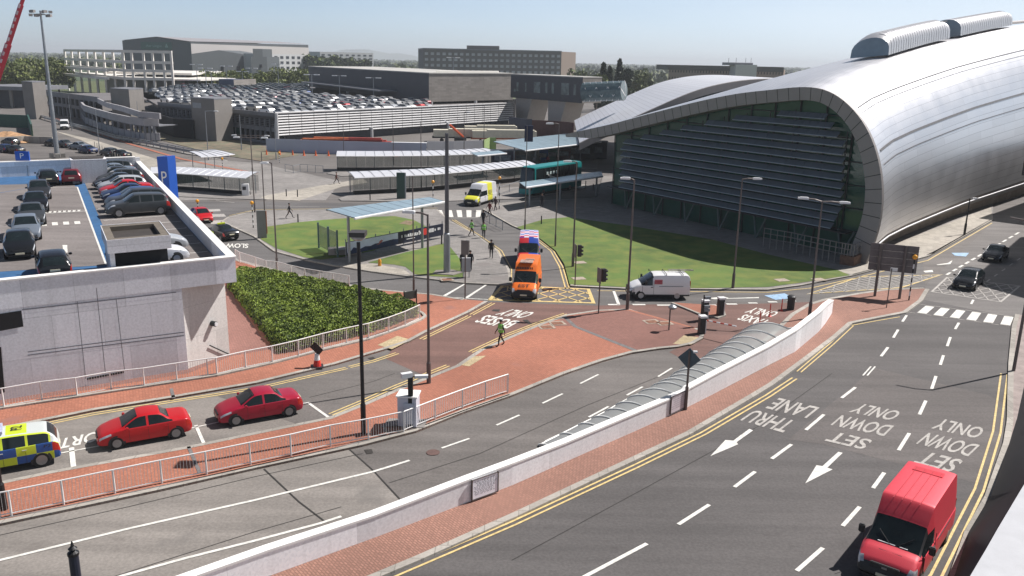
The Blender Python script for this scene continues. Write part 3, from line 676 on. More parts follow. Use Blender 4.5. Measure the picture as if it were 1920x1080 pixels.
# plinth wall along the road side
mb = MB(); L = [Rat(s) for s in np.linspace(0, 120, 30)]; W2 = []
for i, s in enumerate(np.linspace(0, 120, 30)):
    d = (Rat(s+1)-Rat(max(s-1, 0))).normalized(); W2.append(Rat(s)+Vector((-d.y, d.x, 0))*.9)
for i in range(29):
    z0, z1 = 1.75*kz(np.linspace(0, 120, 30)[i]), 1.75*kz(np.linspace(0, 120, 30)[i+1])
    a, b = W2[i], W2[i+1]; mb.quad(b, a, a+Vector((0, 0, z0)), b+Vector((0, 0, z1)))
mb.build('plinth_wall', mat_surface('plinth_stone', (.30, .24, .19), 'brick', (1.2, .5), dark=.7, vert=True), term)
mb = MB()
for s0, s1 in zip(np.linspace(1, 118, 40)[:-1], np.linspace(1, 118, 40)[1:]):
    mb.cyl(tpt(38.74, 1.62, s0), tpt(38.74, 1.62, s1), .09, n=6)
mb.build('edge_gutter', m_vent, term)
# dark seam lines in the skin
mb = MB()
for zz_, w in ((14.0, .07), (13.6, .03), (9.9, .12), (9.1, .05)):
    ui = max(i for i in range(40, len(prof)) if prof[i][1] > zz_)
    pts = [tpt(*prof[ui], s) for s in np.linspace(1.0, 170, 60)]
    a = prof[ui-1]; b = prof[ui+1]; dx, dz = b[0]-a[0], b[1]-a[1]; Ln = math.hypot(dx, dz); off = Fd*(-dz/Ln*-1*.0) 
    nrm = (Fd*(-dz/Ln)+Vector((0, 0, dx/Ln)));  nrm = nrm if nrm.dot(Fd) > 0 or nrm.z > .9 else -nrm
    t = (Fd*(dx/Ln)+Vector((0, 0, dz/Ln)))
    mb.grid([[p+nrm*.07-t*w for p in pts], [p+nrm*.07+t*w for p in pts]])
mb.build('skin_seams', mat('seam_grey', (.12, .12, .125), .7, var=.1), term)
# roof vents
def roof_vent(s0, s1, A_l, A_r, h, nose):
    n = 26; rows = []
    for j in range(n+1):
        t = j/n; s = s0+(s1-s0)*t
        hh = h*(min(1, .80+t*3.5) if nose else 1)*(1 if t < .96 else .9)
        row = []
        for k in range(13):
            a = math.pi*k/12; cx = -math.cos(a); cz = math.sin(a)**.55
            A = (A_l+A_r)/2+cx*(A_r-A_l)/2
            zb = float(np.interp(A, [q[0] for q in prof[:60]], [q[1] for q in prof[:60]]))
            row.append(tpt(A, zb, s)+Vector((0, 0, hh*cz+.35)))
        rows.append(row)
    mb = MB(); mb.grid(rows); v = mb.build('roof_vent', m_vent, term, auto=.7)
    o_ = term['_o']
    for rw_, idx, nm_, mt_ in ((rows[0], tuple(range(13)), 'vent_glazing', mat('vent_blue_glass', (.20, .26, .31), .35, .2, var=.2, scale=.3)), (rows[-1], tuple(range(12, -1, -1)), 'vent_end', m_fascia)):
        e = MB(); e.add([(q_.x-o_[0], q_.y-o_[1], q_.z-o_[2]) for q_ in rw_], [idx]); e.build(nm_, mt_, v, world=False)
    b = MB()
    for j in range(1, n, 1):
        for k in range(7, 12): b.cyl(rows[j][k], rows[j][k+1], .04, n=4)
    o = term['_o']; b.v = [(x-o[0], y-o[1], z-o[2]) for x, y, z in b.v]; r = b.build('vent_ribs', mat('vent_rib', (.45, .45, .46), .5, .2), v, world=False)
    return v
def fit_A(px_, s):   # profile coordinate seen at pixel x for station s
    best = min(np.arange(5, 37, .25), key=lambda A: abs(pj(tpt(A, float(np.interp(A, [q[0] for q in prof[:60]], [q[1] for q in prof[:60]])), s))[0]-px_)); return float(best)
roof_vent(22.5, 43, 25.6, 30.6, 2.5, True)
roof_vent(47, 69, 25.6, 30.6, 2.2, False)
mb = MB()
for k in range(4):
    mb.cyl(tpt(28.5, 16, 42, 1.0+k*.45), tpt(28.5, 16, 48, .9+k*.45), .05, n=5)
mb.cyl(tpt(26, 15.6, 69, 1), tpt(26, 15.6, 130, .9), .25, n=6)
build_split(mb, 'roof_handrail', m_fascia, term)

# ---- arched link roof behind the terminal
def link_roof():
    t = thing('arched_link_building', (26, 165, 0), 'low arched grey metal roof building just behind the terminal tip', 'building')
    ap = [(11, 4.6), (14, 6.2), (18, 8.2), (22, 10.0), (26.5, 12.2), (31, 14.1), (36, 15.3), (41, 15.9), (47, 15.9), (53, 15.2), (58, 13.9)]
    c = [0]
    for i in range(1, len(ap)): c.append(c[-1]+math.dist(ap[i], ap[i-1]))
    u = np.linspace(0, c[-1], 40); q = smooth([(float(np.interp(v, c, [p[0] for p in ap])), float(np.interp(v, c, [p[1] for p in ap]))) for v in u], 5)
    Ys = np.linspace(147, 205, 12)
    def pt(p, Y, dz=0):
        dx = (Y-147)*.05; k = 1-.02*(Y-147)/58
        return Vector((p[0]+dx, Y, p[1]*k+dz))
    mb = MB(); mb.grid([[pt(p, Y) for p in q] for Y in Ys]); mb.uv = []
    for j in range(11):
        for i in range(39): mb.uv.append([(Ys[j], u[i]), (Ys[j], u[i+1]), (Ys[j+1], u[i+1]), (Ys[j+1], u[i])])
    mb.build('roof', m_roof2, t, smooth=True)
    mb = MB(); mb.grid([[pt(p, 147) for p in q], [pt(p, 146.8, -.1) for p in q], [pt(p, 146.9, -1.3) for p in q], [pt(p, 150, -1.5) for p in q]], flip=True); mb.build('rim_fascia', m_fascia, t)
    mb = MB()
    for i in range(8, 38): mb.quad(Vector((q[i][0]+.15, 150, 0)), Vector((q[i+1][0]+.15, 150, 0)), Vector((q[i+1][0]+.15, 150, q[i+1][1]-.9)), Vector((q[i][0]+.15, 150, q[i][1]-.9)))
    mb.build('glass_front', m_glass2, t)
link_roof()

# ---- low wall at terminal foot
t = thing('low_brick_wall', tuple(g(1600, 497)), 'low dark brick wall with a rail at the foot of the terminal rim', 'wall')
mb = MB(); mb.ribbon(gp([(1575, 497), (1597, 501), (1622, 488)], 0), .4, 0, 1.0); mb.build('wall', mat('dark_brick', (.16, .09, .06), .85, var=.3, scale=3), t)
mb = MB()
q = gp([(1430, 466), (1480, 475), (1530, 487), (1575, 497), (1597, 501), (1622, 488)], 0)
for i in range(len(q)-1):
    for z in (1.1, 1.6, 2.1): mb.cyl(q[i]+Vector((0, 0, z)), q[i+1]+Vector((0, 0, z)), .05, n=5)
    for k in range(4): p = q[i].lerp(q[i+1], k/4); mb.cyl(p, p+Vector((0, 0, 2.15)), .05, n=5)
mb.build('railing', mat('rail_grey', (.22, .21, .20), .6, .2, var=.1), t)

# ---- elevated pier building that throws the road into shade (mostly right of the frame)
c0 = g(1815, 530)+Vector((.74, .37, 0))*15; eA = (g(1920, 439)-g(1815, 530)).normalized(); eB = (g(1920, 560)-g(1815, 530)).normalized()
t = thing('elevated_pier_building', (c0.x+30, c0.y+10, 0), 'dark elevated building standing on columns over the road beyond the terminal', 'building')
c1 = c0+eA*27; cR = c0+eB*70
back = [Vector((c0.x, c0.y, 0)), Vector((c1.x, c1.y, 0)), Vector((c1.x+90, c1.y-10, 0)), Vector((cR.x+30, cR.y, 0)), Vector((cR.x, cR.y, 0))]
m_dk = mat('dark_cladding', (.055, .055, .065), .6, .1, var=.15, scale=.5)
mb = MB(); mb.prism(back, 6.5, 15); mb.build('deck', m_dk, t)
mb = MB()
for f in (.25, .5, .75): p = c0.lerp(c1, f)+eB*8; mb.cyl((p.x, p.y, 0), (p.x, p.y, 6.5), .6, n=12)
build_split(mb, 'column', m_dk, t)
# building spanning the road at the far end
fa, fb = g(1866, 416), g(1990, 432); dirn = (fb-fa).normalized(); nb = Vector((-dirn.y, dirn.x, 0))
t = thing('road_bridge_building', tuple(fa), 'dark building bridging the road where the lanes disappear beside the terminal', 'building')
sh = Vector((.74, .37, 0))*8.6
q = [fa+sh-dirn*2, fa+sh+dirn*60, fa+sh+dirn*60+nb*60, fa+sh-dirn*2+nb*60]
mb = MB(); mb.prism(q, 5.2, 8.6); mb.build('span', m_dk, t)
mb = MB(); mb.prism([q[0]+nb*30, q[1]+nb*30, q[1]+nb*31, q[0]+nb*31], 0, 5.5); mb.build('back_wall', m_dk, t)

# ---- near multi-storey car park with white walls
ZT, ZD = 6.55, 5.6
pA, pB, pC = g(440, 482, ZT), g(262, 303, ZT), g(0, 527, ZT)
fdir = (pC-pA).normalized(); fdir.z = 0; sdir = (pB-pA); sdir.z = 0; slen = sdir.length; sdir.normalize()
inn = Vector((-fdir.y, fdir.x, 0)); inn = inn if inn.dot(sdir) > 0 else -inn
flen = 60
def cpk(a, b, z): p = pA+fdir*a+sdir*b; return Vector((p.x, p.y, z))
cp = thing('white_car_park', tuple(cpk(20, 10, 0)), 'white walled multi-storey car park with blue roof deck lanes beside the hedge', 'car park')
m_conw = mat_surface('car_park_concrete', (.72, .725, .76), 'brick', (3.4, 2.2), dark=.72, var=.025, mortar=.03, vert=True, bump=.05)
m_cap = mat('white_paint_cap', (.82, .80, .77), .7, var=.04)
mb = MB(); th = .35
_fa = (vplane(347, 620, pA, pC)-pA).dot(fdir); mb.prism([cpk(_fa, 0, 0), cpk(flen, 0, 0), cpk(flen, .4, 0), cpk(_fa, .4, 0)], 0, ZD-.5)      # front wall below
mb.prism([cpk(-.02, -.02, 0), cpk(flen, -.02, 0), cpk(flen, th, 0), cpk(-.02, th, 0)], ZD-.55, ZT-.02)   # front parapet band
mb.build('front_wall', m_conw, cp)
mb = MB(); mb.prism([cpk(0, th, 0), cpk(th, th, 0), cpk(th, slen, 0), cpk(0, slen, 0)], ZD-.55, ZT-.02); mb.prism([cpk(.8, slen, 0), cpk(1.1, slen, 0), cpk(1.1, 6, 0), cpk(.8, 6, 0)], 0, ZD-.55); mb.build('side_wall', m_conw, cp)
mb = MB(); mb.prism([cpk(0, slen-th, 0), cpk(flen, slen-th, 0), cpk(flen, slen, 0), cpk(0, slen, 0)], 0, ZT+.5); mb.build('rear_wall', m_conw, cp)
mb = MB(); mb.prism([cpk(-.08, -.08, 0), cpk(-.08, slen+.05, 0), cpk(th+.06, slen+.05, 0), cpk(th+.06, th+.05, 0), cpk(flen, th+.05, 0), cpk(flen, -.08, 0)], ZT-.02, ZT+.06); mb.prism([cpk(th+.1, slen-th-.1, 0), cpk(flen, slen-th-.1, 0), cpk(flen, slen+.08, 0), cpk(th+.1, slen+.08, 0)], ZT+.5, ZT+.6)
mb.build('parapet_cap', m_cap, cp)
mb = MB(); mb.prism([cpk(.3, .3, 0), cpk(flen, .3, 0), cpk(flen, slen-.3, 0), cpk(.3, slen-.3, 0)], ZD-.4, ZD); mb.build('roof_deck', mat('deck_blue_paint', (.035, .115, .25), .7, var=.18, scale=1.2), cp)
dk = MB()
dk.sheet(gp([(47, 354), (146, 350), (200, 497), (-70, 514), (-40, 480), (54, 480)], ZD), ZD+.01); dk.sheet(gp([(-60, 372), (47, 354), (54, 480), (-60, 500)], ZD), ZD+.008)
dk.sheet(gp([(-60, 348), (136, 343), (142, 350), (47, 353.5), (-60, 371)], ZD), ZD+.006); dk.sheet([cpk(.4, 3, 0), cpk(5.9, 3, 0), cpk(5.9, slen-.5, 0), cpk(.4, slen-.5, 0)], ZD+.012); dk.build('deck_asphalt', mat_surface('deck_asphalt', (.19, .17, .16), 'asphalt', var=.12), cp)
dk = MB()
for l in ([(46, 353), (145, 351), (199, 497)], [(52, 370), (54, 480), (0, 487)], [(53, 403), (160, 396)]): dk.ribbon(gp(l, ZD), .12, ZD+.02)
for i in range(12): a = cpk(.6+5.1, 3+i*2.9+.6, 0); b_ = cpk(.5, 3+i*2.9+.6, 0); dk.ribbon([a, b_], .1, ZD+.021)
for i in range(5):
    u0 = 55+i*21; dk.sheet(gp([(u0, 419-i*.9), (u0+11, 418.6-i*.9), (u0+12, 425-i*1.2), (u0+1, 425.5-i*1.2)], ZD), ZD+.022)
dk.sheet(gp([(103, 475), (112, 471), (112, 473), (119, 473), (117, 460), (126, 460), (127, 474), (113, 477), (112, 479)], ZD), ZD+.024)
[dk.sheet(gp([(x, 401-(x-62)*.05), (x+5, 400.8-(x-62)*.05), (x+6, 397.5-(x-62)*.05), (x+3, 398.5-(x-62)*.05), (x+1, 397.5-(x-62)*.05)], ZD), ZD+.02) for x in range(64, 150, 9)]
dk.build('deck_markings', m_white, cp)
# recess with lit side wall and dark openings
mb = MB(); ra, rb_ = cpk(_fa, .1, 0), g(431, 667)
mb.prism([ra, rb_, rb_+sdir*.3+fdir*.2, ra+sdir*.3], 0, ZD-.55); mb.build('recess_wall', mat_surface('recess_render', (.62, .60, .57), 'brick', (5, 1.9), dark=.75, var=.05, vert=True, mortar=.02), cp)
mb = MB(); mb.prism([rb_, rb_+fdir*.25, rb_+fdir*.25+sdir*(slen-6), rb_+sdir*(slen-6)], 0, ZD-.56); mb.build('flank_wall', m_conw, cp)
mb = MB()
def on_front(px0, px1, py0, py1, out=.03):
    a, b = vplane(px0, py0, pA, pC), vplane(px1, py1, pA, pC); return a, b
def fquad(b, pts, out=.03, mi=0):
    q = [vplane(x, y, cpk(0, 0, 0), cpk(30, 0, 0))-sdir*out for x, y in pts]; b.add(q, [(0, 1, 2, 3)], mi)
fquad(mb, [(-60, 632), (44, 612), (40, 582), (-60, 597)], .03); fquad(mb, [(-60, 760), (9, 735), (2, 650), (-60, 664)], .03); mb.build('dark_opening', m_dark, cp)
mb = MB()
for l in ([(180, 540), (197, 700)], [(217, 560), (233, 695)], [(144, 565), (160, 710)]):
    fquad(mb, [l[0], (l[0][0]+1.2, l[0][1]), (l[1][0]+1.2, l[1][1]), l[1]], .02)
for l in ([(41, 580), (330, 547)], [(52, 659), (345, 622)], [(52, 665), (345, 628)]):
    fquad(mb, [l[0], l[1], (l[1][0], l[1][1]+1.6), (l[0][0], l[0][1]+1.6)], .02)
mb.build('wall_joint', mat('wall_joint', (.16, .16, .18), .8, var=.1), cp)
mb = MB(); fquad(mb, [(165, 738), (235, 722), (232, 695), (163, 708)], .04); mb.build('service_panel', mat('panel_light', (.60, .61, .64), .7, var=.04), cp)
mb = MB(); fquad(mb, [(163, 708), (232, 695), (232, 699), (163, 712)], .05); mb.build('panel_shadow_gap', m_joint, cp)
# round wall light
c = vplane(397, 606, ra, rb_); nr = Vector((rb_.y-ra.y, -(rb_.x-ra.x), 0)).normalized(); nr = nr if nr.y < 0 else -nr
mb = MB(); mb.cyl(c, c+nr*.35, .16, n=14); mb.build('bulkhead_light', m_mull, cp); mb = MB(); mb.cyl(c+nr*.35, c+nr*.42, .12, n=14); mb.build('light_lens', mat('lens', (.7, .7, .7), .3, var=0), cp)
mb = MB(); a = vplane(391, 647, ra, rb_)+nr*.1; b_ = vplane(428, 664, ra, rb_)+nr*.1; mb.cyl(a, b_, .04, n=6); mb.build('wall_handrail', m_mull, cp)
# stair hut on the deck
h0 = vplane(209, 500, cpk(0, 0, 0), cpk(30, 0, 0)); h1 = vplane(322, 480, cpk(0, 0, 0), cpk(30, 0, 0)); ha = (h0-pA).dot(fdir); hb = (h1-pA).dot(fdir); 
hut = thing('stair_tower_hut', tuple(cpk((ha+hb)/2, 2, ZD)), 'small white rooftop stair hut with a grey flat roof and dark doorway', 'hut')
HZ = ZT+1.55
mb = MB(); mb.prism([cpk(ha, .5, 0), cpk(ha-.25, .5, 0), cpk(ha-.25, 4.6, 0), cpk(ha, 4.6, 0)], ZD, HZ-.5); mb.prism([cpk(hb+.1, 4.3, 0), cpk(ha-.3, 4.3, 0), cpk(ha-.3, 4.6, 0), cpk(hb+.1, 4.6, 0)], ZD, HZ-.5); mb.build('wall', m_conw, hut)
mb = MB(); mb.prism([cpk(hb+.1, .9, 0), cpk(ha-.3, .9, 0), cpk(ha-.3, 4.25, 0), cpk(hb+.1, 4.25, 0)], ZD, HZ-.5); mb.build('dark_doorway', m_dark, hut)
ro_ = [cpk(hb-.05, .15, 0), cpk(ha+.1, .15, 0), cpk(ha+.1, 4.9, 0), cpk(hb-.05, 4.9, 0)]
mb = MB()
for i in range(4):
    a, b_ = ro_[i], ro_[(i+1) % 4]; ctr = sum((p for p in ro_), Vector())/4
    mb.prism([a, b_, b_.lerp(ctr, .02), a.lerp(ctr, .02)], HZ-.7, HZ+.05)
mb.build('fascia', m_conw, hut)
mb = MB()
inr = [p.lerp(ctr, .27) for p in ro_]
for i in range(4): mb.prism([ro_[i].lerp(ctr, .02), ro_[(i+1) % 4].lerp(ctr, .02), inr[(i+1) % 4], inr[i]], HZ-.3, HZ+.02)
mb.build('roof_rim', mat('roof_rim_brown', (.14, .12, .095), .9, var=.2, scale=1.5), hut)
mb = MB(); mb.prism(inr, HZ-.35, HZ-.25); mb.build('roof_felt', mat('roof_felt', (.04, .034, .03), .9, var=.2, scale=2), hut)
# second box hut at rear
bx = gp([(137, 345), (204, 342)], ZD); bd = (bx[1]-bx[0])
hut2 = thing('white_plant_box', tuple(bx[0].lerp(bx[1], .5)), 'plain white boxy plant room at the rear of the blue car park deck', 'plant room')
bn = Vector((-bd.y, bd.x, 0)).normalized(); mb = MB(); mb.prism([bx[0], bx[1], bx[1]+bn*3, bx[0]+bn*3], ZD, ZD+2.3); mb.build('wall', m_conw, hut2)
mb = MB(); mb.prism([bx[0]+bn*.3+bd.normalized()*.3, bx[1]+bn*.3-bd.normalized()*.3, bx[1]+bn*2.7, bx[0]+bn*2.7], ZD+2.3, ZD+2.36); mb.build('roof', mat('roof_felt', (.09, .08, .075), .9), hut2)

# ---- far multi-storey car park
Z2 = 6.5; ZD2 = 5.7
K = g(515, 212, Z2); Rr = g(962, 193, Z2); Lf = g(295, 191, Z2)
q1 = g(392, 160, Z2); q1 = g(300, 176, Z2)
fcp = thing('far_car_park', tuple(g(515, 275)), 'wide two-storey car park with silver louvred side and packed roof deck in the middle distance', 'car park')
m_gc = mat('grey_cladding', (.17, .175, .19), .7, var=.12, scale=.5); m_gc2 = mat('brown_grey_cladding', (.20, .185, .17), .75, var=.08, scale=.5)
m_sl = mat('silver_louvre', (.56, .555, .55), .5, .25, var=.08, scale=.3)
bd2 = (Rr-K); bd2.z = 0; ld2 = (Lf-K); ld2.z = 0
back2 = [K, Rr, Rr+Vector((-10, 60, 0)), g(590, 158, 5.7), g(360, 157, 5.7), g(258, 175, 5.7), Lf]
mb = MB(); mb.prism(back2, ZD2-.6, ZD2); mb.build('roof_deck', mat('deck_grey', (.15, .14, .14), .85, var=.2, scale=.1), fcp)
mb = MB(); nrm2 = Vector((bd2.y, -bd2.x, 0)).normalized(); u2 = bd2.normalized()
BL2 = bd2.length
nl = 9
for i in range(nl):
    for k in range(24):
        a = K+u2*(k*BL2/24+.05); b_ = K+u2*((k+1)*BL2/24-.05); z = 1.9+i*.56
        a = a+nrm2*.25; b_ = b_+nrm2*.25
        mb.slab(Vector((a.x, a.y, z)), Vector((b_.x, b_.y, z)), Vector((b_.x, b_.y, z+.30))-nrm2*.12, Vector((a.x, a.y, z+.30))-nrm2*.12, -.04)
mb.build('louvre_screen', m_sl, fcp)
mb = MB(); mb.prism([K, Rr, Rr-nrm2*.3, K-nrm2*.3], 5.2, Z2-.15); mb.prism([K+nrm2*-1.5, Rr+nrm2*-1.5, Rr-nrm2*1.8, K-nrm2*1.8], 0, 5.2); mb.build('inner_wall', m_dk, fcp)
mb = MB(); mb.prism([K+nrm2*.3, Rr+nrm2*.3, Rr+nrm2*.1, K+nrm2*.1], Z2-.12, Z2+.06)
for f in (0, .33, .66, .99): p = K.lerp(Rr, f)+nrm2*.5; mb.cyl((p.x, p.y, 0), (p.x, p.y, 2.4 if f else Z2), .35, n=8)
mb.build('screen_frame', m_sl, fcp)
ul = ld2.normalized(); nl2 = Vector((-ul.y, ul.x, 0)); nl2 = nl2 if nl2.y < 0 else -nl2; LL = ld2.length
mb = MB()
def lw(f0, f1, z0, z1, out=0, th=.4): a, b_ = K.lerp(Lf, f0)+nl2*out, K.lerp(Lf, f1)+nl2*out; mb.prism([a, b_, b_-nl2*th, a-nl2*th], z0, z1)
lw(0, 1, 5.1, Z2); lw(0, 1, 2.6, 3.5)
for k in range(26): lw(k/26, k/26+.006, 0, 5.2)
lw(0, 1, 0, .5)
build_split(mb, 'side_wall', m_gc, fcp)
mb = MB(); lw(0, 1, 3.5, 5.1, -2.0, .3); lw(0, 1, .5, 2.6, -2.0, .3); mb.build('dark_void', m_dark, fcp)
mb = MB()
for k in range(26):
    for z in (3.7, 4.05, 4.4, 4.75): lw(k/26+.008, (k+1)/26-.004, z, z+.1, 0, .1)
mb.build('louvre_bars', m_gc, fcp)
mb = MB(); lw(.28, .5, .5, 2.6, -.15, .1); mb.build('green_shopfront', mat('green_glass_panel', (.02, .07, .06), .2, var=.2), fcp)
# stair towers
def tower(p_l, p_c, p_r, ztop, lab, sign=False):
    """p_l,p_c,p_r: pixels of the roof's front-left, front corner, right corner"""
    a, c, b_ = g(*p_l, ztop), g(*p_c, ztop), g(*p_r, ztop); d = a+(b_-c)
    t = thing('stair_tower', (c.x, c.y, 0), lab, 'stair tower', 'stair towers of the far car park')
    mb = MB(); mb.prism([a, c, b_, d], 0, ztop-.25); mb.build('tower_wall', m_gc2, t)
    ct = (a+b_)/2; mb = MB(); mb.prism([v.lerp(ct, -.01) for v in (a, c, b_, d)], ztop-.25, ztop); mb.build('roof', m_gc, t)
    if sign:
        mb = MB(); n_ = Vector(((c-a).y, -(c-a).x, 0)).normalized(); n_ = n_ if n_.y < 0 else -n_
        q = [a.lerp(c, .08), a.lerp(c, .45)]; mb.prism([q[0]+n_*.06, q[1]+n_*.06, q[1]+n_*.02, q[0]+n_*.02], ztop-2.2, ztop-1.1); mb.build('sign_panel', mat('pale_sign', (.30, .31, .32), .6, var=.1), t)
tower((357, 182), (401, 185), (434, 183), 9.0, 'brown-grey stair tower with a pale sign panel, at the front of the far car park', True)
tower((206, 165), (241, 167), (268, 165), 9.5, 'brown-grey stair tower beside the curved ramp of the far car park')
tower((40, 152), (60, 153), (84, 152), 10.0, 'brown-grey stair tower at the left end beyond the floodlight mast')
# curved ramp
rp = thing('curved_ramp', tuple(g(210, 245)), 'pale curved concrete ramp sweeping up to the far car park', 'ramp')
for nm, z0, z1 in (('upper_parapet', 3.4, 4.9), ('lower_parapet', .4, 1.9)):
    mb = MB(); pts = [g(*p, z1) if nm == 'upper_parapet' else g(*p, 4.9) for p in [(152, 190), (158, 197), (180, 204), (210, 212), (245, 219), (270, 222), (297, 222)]]
    mb.ribbon(pts, .5, z0, z1); mb.build(nm, mat('ramp_concrete', (.36, .35, .36), .8, var=.12, scale=.4), rp)
mb = MB(); pts = [g(*p, 4.9) for p in [(152, 190), (158, 197), (180, 204), (210, 212), (245, 219), (270, 222), (297, 222)]]
for i in range(len(pts)-1):
    for k in range(3): p = pts[i].lerp(pts[i+1], k/3); mb.box((p.x, p.y, 1.7), (.5, .5, 3.4), 0)
build_split(mb, 'ramp_column', m_gc, rp)
mb = MB(); q = [p+Vector((1, 3, 0)) for p in pts]; mb.prism([*pts, *[p+Vector((2, 5, 0)) for p in pts[::-1]]], 3.2, 3.4); mb.build('ramp_slab', m_gc, rp)
mb = MB(); pts = [g(*p, 6.2) for p in [(183, 184), (200, 192), (230, 199), (262, 209), (300, 212)]]; mb.ribbon(pts, .4, 5.0, 6.2); mb.build('inner_parapet', mat('ramp_concrete', (.36, .35, .36), .8), rp)
mb = MB(); q = [p+Vector((3, 10, 0)) for p in pts]; mb.ribbon(q, .3, 0, 4.2); mb.build('ramp_back_wall', m_dark, rp)
# left wing behind the mast
lwg = thing('left_car_park_wing', tuple(g(120, 215)), 'grey left wing of the far car park with dark openings behind the floodlight mast', 'car park')
la, lb = g(82, 170, 6.6), g(160, 179, 6.6); dn = Vector((lb-la)); dn.z = 0; nn_ = Vector((-dn.y, dn.x, 0)).normalized(); nn_ = nn_ if nn_.y > 0 else -nn_
la = la-dn*.0; lb2 = lb+dn*.25
mb = MB(); mb.prism([la, lb2, lb2+nn_*.4, la+nn_*.4], 5.2, 6.6); mb.prism([la, lb2, lb2+nn_*.4, la+nn_*.4], 2.6, 3.5)
for k in range(12): a = la.lerp(lb2, k/12); mb.prism([a, a+dn.normalized()*.7, a+dn.normalized()*.7+nn_*.4, a+nn_*.4], 0, 5.2)
mb.build('wall', m_gc, lwg)
mb = MB(); mb.prism([la+nn_*.8, lb2+nn_*.8, lb2+nn_*1.1, la+nn_*1.1], 0, 5.6); mb.build('dark_void', m_dark, lwg)
mb = MB(); mb.prism([la+nn_*.4, lb2+nn_*.4, lb2+nn_*90, la+nn_*110+Vector((-10, 0, 0))], 5.3, 5.7); mb.build('roof_deck', mat('deck_grey', (.15, .14, .14), .85), lwg)
lw2 = thing('left_edge_building', tuple(g(-20, 215)), 'low grey canopy building cut off by the left edge beside the crane', 'building')
la, lb = g(-60, 160, 6.8), g(48, 163, 6.8); dn = lb-la; nn_ = Vector((-dn.y, dn.x, 0)).normalized()
mb = MB(); mb.prism([la, lb, lb+nn_*20, la+nn_*20], 5.6, 6.8); mb.build('canopy', m_gc, lw2)
mb = MB(); mb.prism([la+nn_*5, lb+nn_*5, lb+nn_*6, la+nn_*6], 0, 5.6); mb.build('back_wall', m_dk, lw2)
mb = MB()
for f in (.1, .4, .7, .95): a = la.lerp(lb, f); mb.box((a.x, a.y+1, 2.8), (.8, .8, 5.6))
build_split(mb, 'column', m_gc2, lw2)

# ---- dark box building over the car park
def boxb(name, pts, z0, z1, lab, cat, m_left, m_right, roof=True, roofm=None):
    """pts: far-left, near corner, right corner (on the roof, world)"""
    a, c, b_ = pts; d = a+(b_-c); o = Vector((c.x, c.y, 0)); t = thing(name, tuple(o), lab, cat)
    mb = MB(); v = lambda p, z: Vector((p.x, p.y, z)); mb.quad(v(a, z0), v(c, z0), v(c, z1), v(a, z1)); mb.build('left_wall', m_left, t)
    mb = MB(); mb.quad(v(c, z0), v(b_, z0), v(b_, z1), v(c, z1)); mb.quad(v(b_, z0), v(d, z0), v(d, z1), v(b_, z1)); mb.quad(v(d, z0), v(a, z0), v(a, z1), v(d, z1)); mb.quad(v(a, z0), v(d, z0), v(b_, z0), v(c, z0)); mb.build('right_wall', m_right, t)
    ct = (a+b_)/2
    mb = MB(); mb.prism([v(p.lerp(ct, -.004), 0) for p in (a, c, b_, d)], z1, z1+.25); mb.build('roof', roofm or m_roofp, t)
    return t
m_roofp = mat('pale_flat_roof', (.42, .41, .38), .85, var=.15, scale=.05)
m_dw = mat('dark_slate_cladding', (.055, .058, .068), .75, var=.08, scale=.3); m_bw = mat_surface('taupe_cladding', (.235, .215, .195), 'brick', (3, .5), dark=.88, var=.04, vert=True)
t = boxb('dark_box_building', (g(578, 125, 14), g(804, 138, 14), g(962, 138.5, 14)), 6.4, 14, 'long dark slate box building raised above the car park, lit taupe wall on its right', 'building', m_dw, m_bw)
c = g(804, 138, 14); a = g(578, 125, 14); b_ = g(962, 138.5, 14)
mb = MB()
for p in (c.lerp(b_, .02), c.lerp(b_, .53), c.lerp(a, .3), c.lerp(a, .6)): mb.cyl((p.x, p.y+.6, 0), (p.x, p.y+.6, 6.4), .5, n=8)
build_split(mb, 'column', m_sl, t)
mb = MB(); mb.prism([c.lerp(a, .2)+Vector((-5, -3, 0)), c.lerp(a, .92)+Vector((-5, -3, 0)), c.lerp(a, .92), c.lerp(a, .2)], 8.2, 8.6); mb.build('canopy', m_gc, t)
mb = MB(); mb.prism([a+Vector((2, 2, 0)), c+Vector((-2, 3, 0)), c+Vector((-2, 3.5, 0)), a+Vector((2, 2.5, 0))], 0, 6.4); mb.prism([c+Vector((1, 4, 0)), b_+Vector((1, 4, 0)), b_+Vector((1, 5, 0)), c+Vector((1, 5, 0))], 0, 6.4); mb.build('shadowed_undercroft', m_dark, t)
mb = MB(); mb.prism([c.lerp(b_, .05)+Vector((0, 8, 0)), c.lerp(b_, .8)+Vector((0, 8, 0)), c.lerp(b_, .8)+Vector((0, 20, 0)), c.lerp(b_, .05)+Vector((0, 20, 0))], 14.25, 14.6); mb.build('roof_plant_deck', mat('white_roof_deck', (.62, .6, .55), .8, var=.05), t)
# bridge box
m_tw = mat('bridge_dark_panels', (.06, .062, .072), .7, var=.1)
la, lc, lb = g(958, 140, 14), g(1093, 146, 14), g(1129, 146, 14)
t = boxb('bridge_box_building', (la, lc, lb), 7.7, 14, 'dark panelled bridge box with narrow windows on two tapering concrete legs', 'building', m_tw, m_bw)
n_ = Vector(((lc-la).y, -(lc-la).x, 0)).normalized()
for i, (f, w, z0, z1) in enumerate([(.09, .03, 9.6, 12.0), (.22, .02, 9.6, 12.0), (.35, .09, 9.5, 12.4), (.51, .03, 9.6, 12.4), (.60, .03, 9.6, 12.4), (.73, .10, 9.5, 12.5), (.89, .03, 9.6, 12.3), (.05, .03, 9.4, 10.2)]):
    mb = MB(); p, q = la.lerp(lc, f), la.lerp(lc, f+w); mb.prism([p+n_*.05, q+n_*.05, q+n_*.01, p+n_*.01], z0, z1); mb.build('window', mat('window_pale_glass', (.16, .20, .20), .2, var=.4, scale=.6), t)
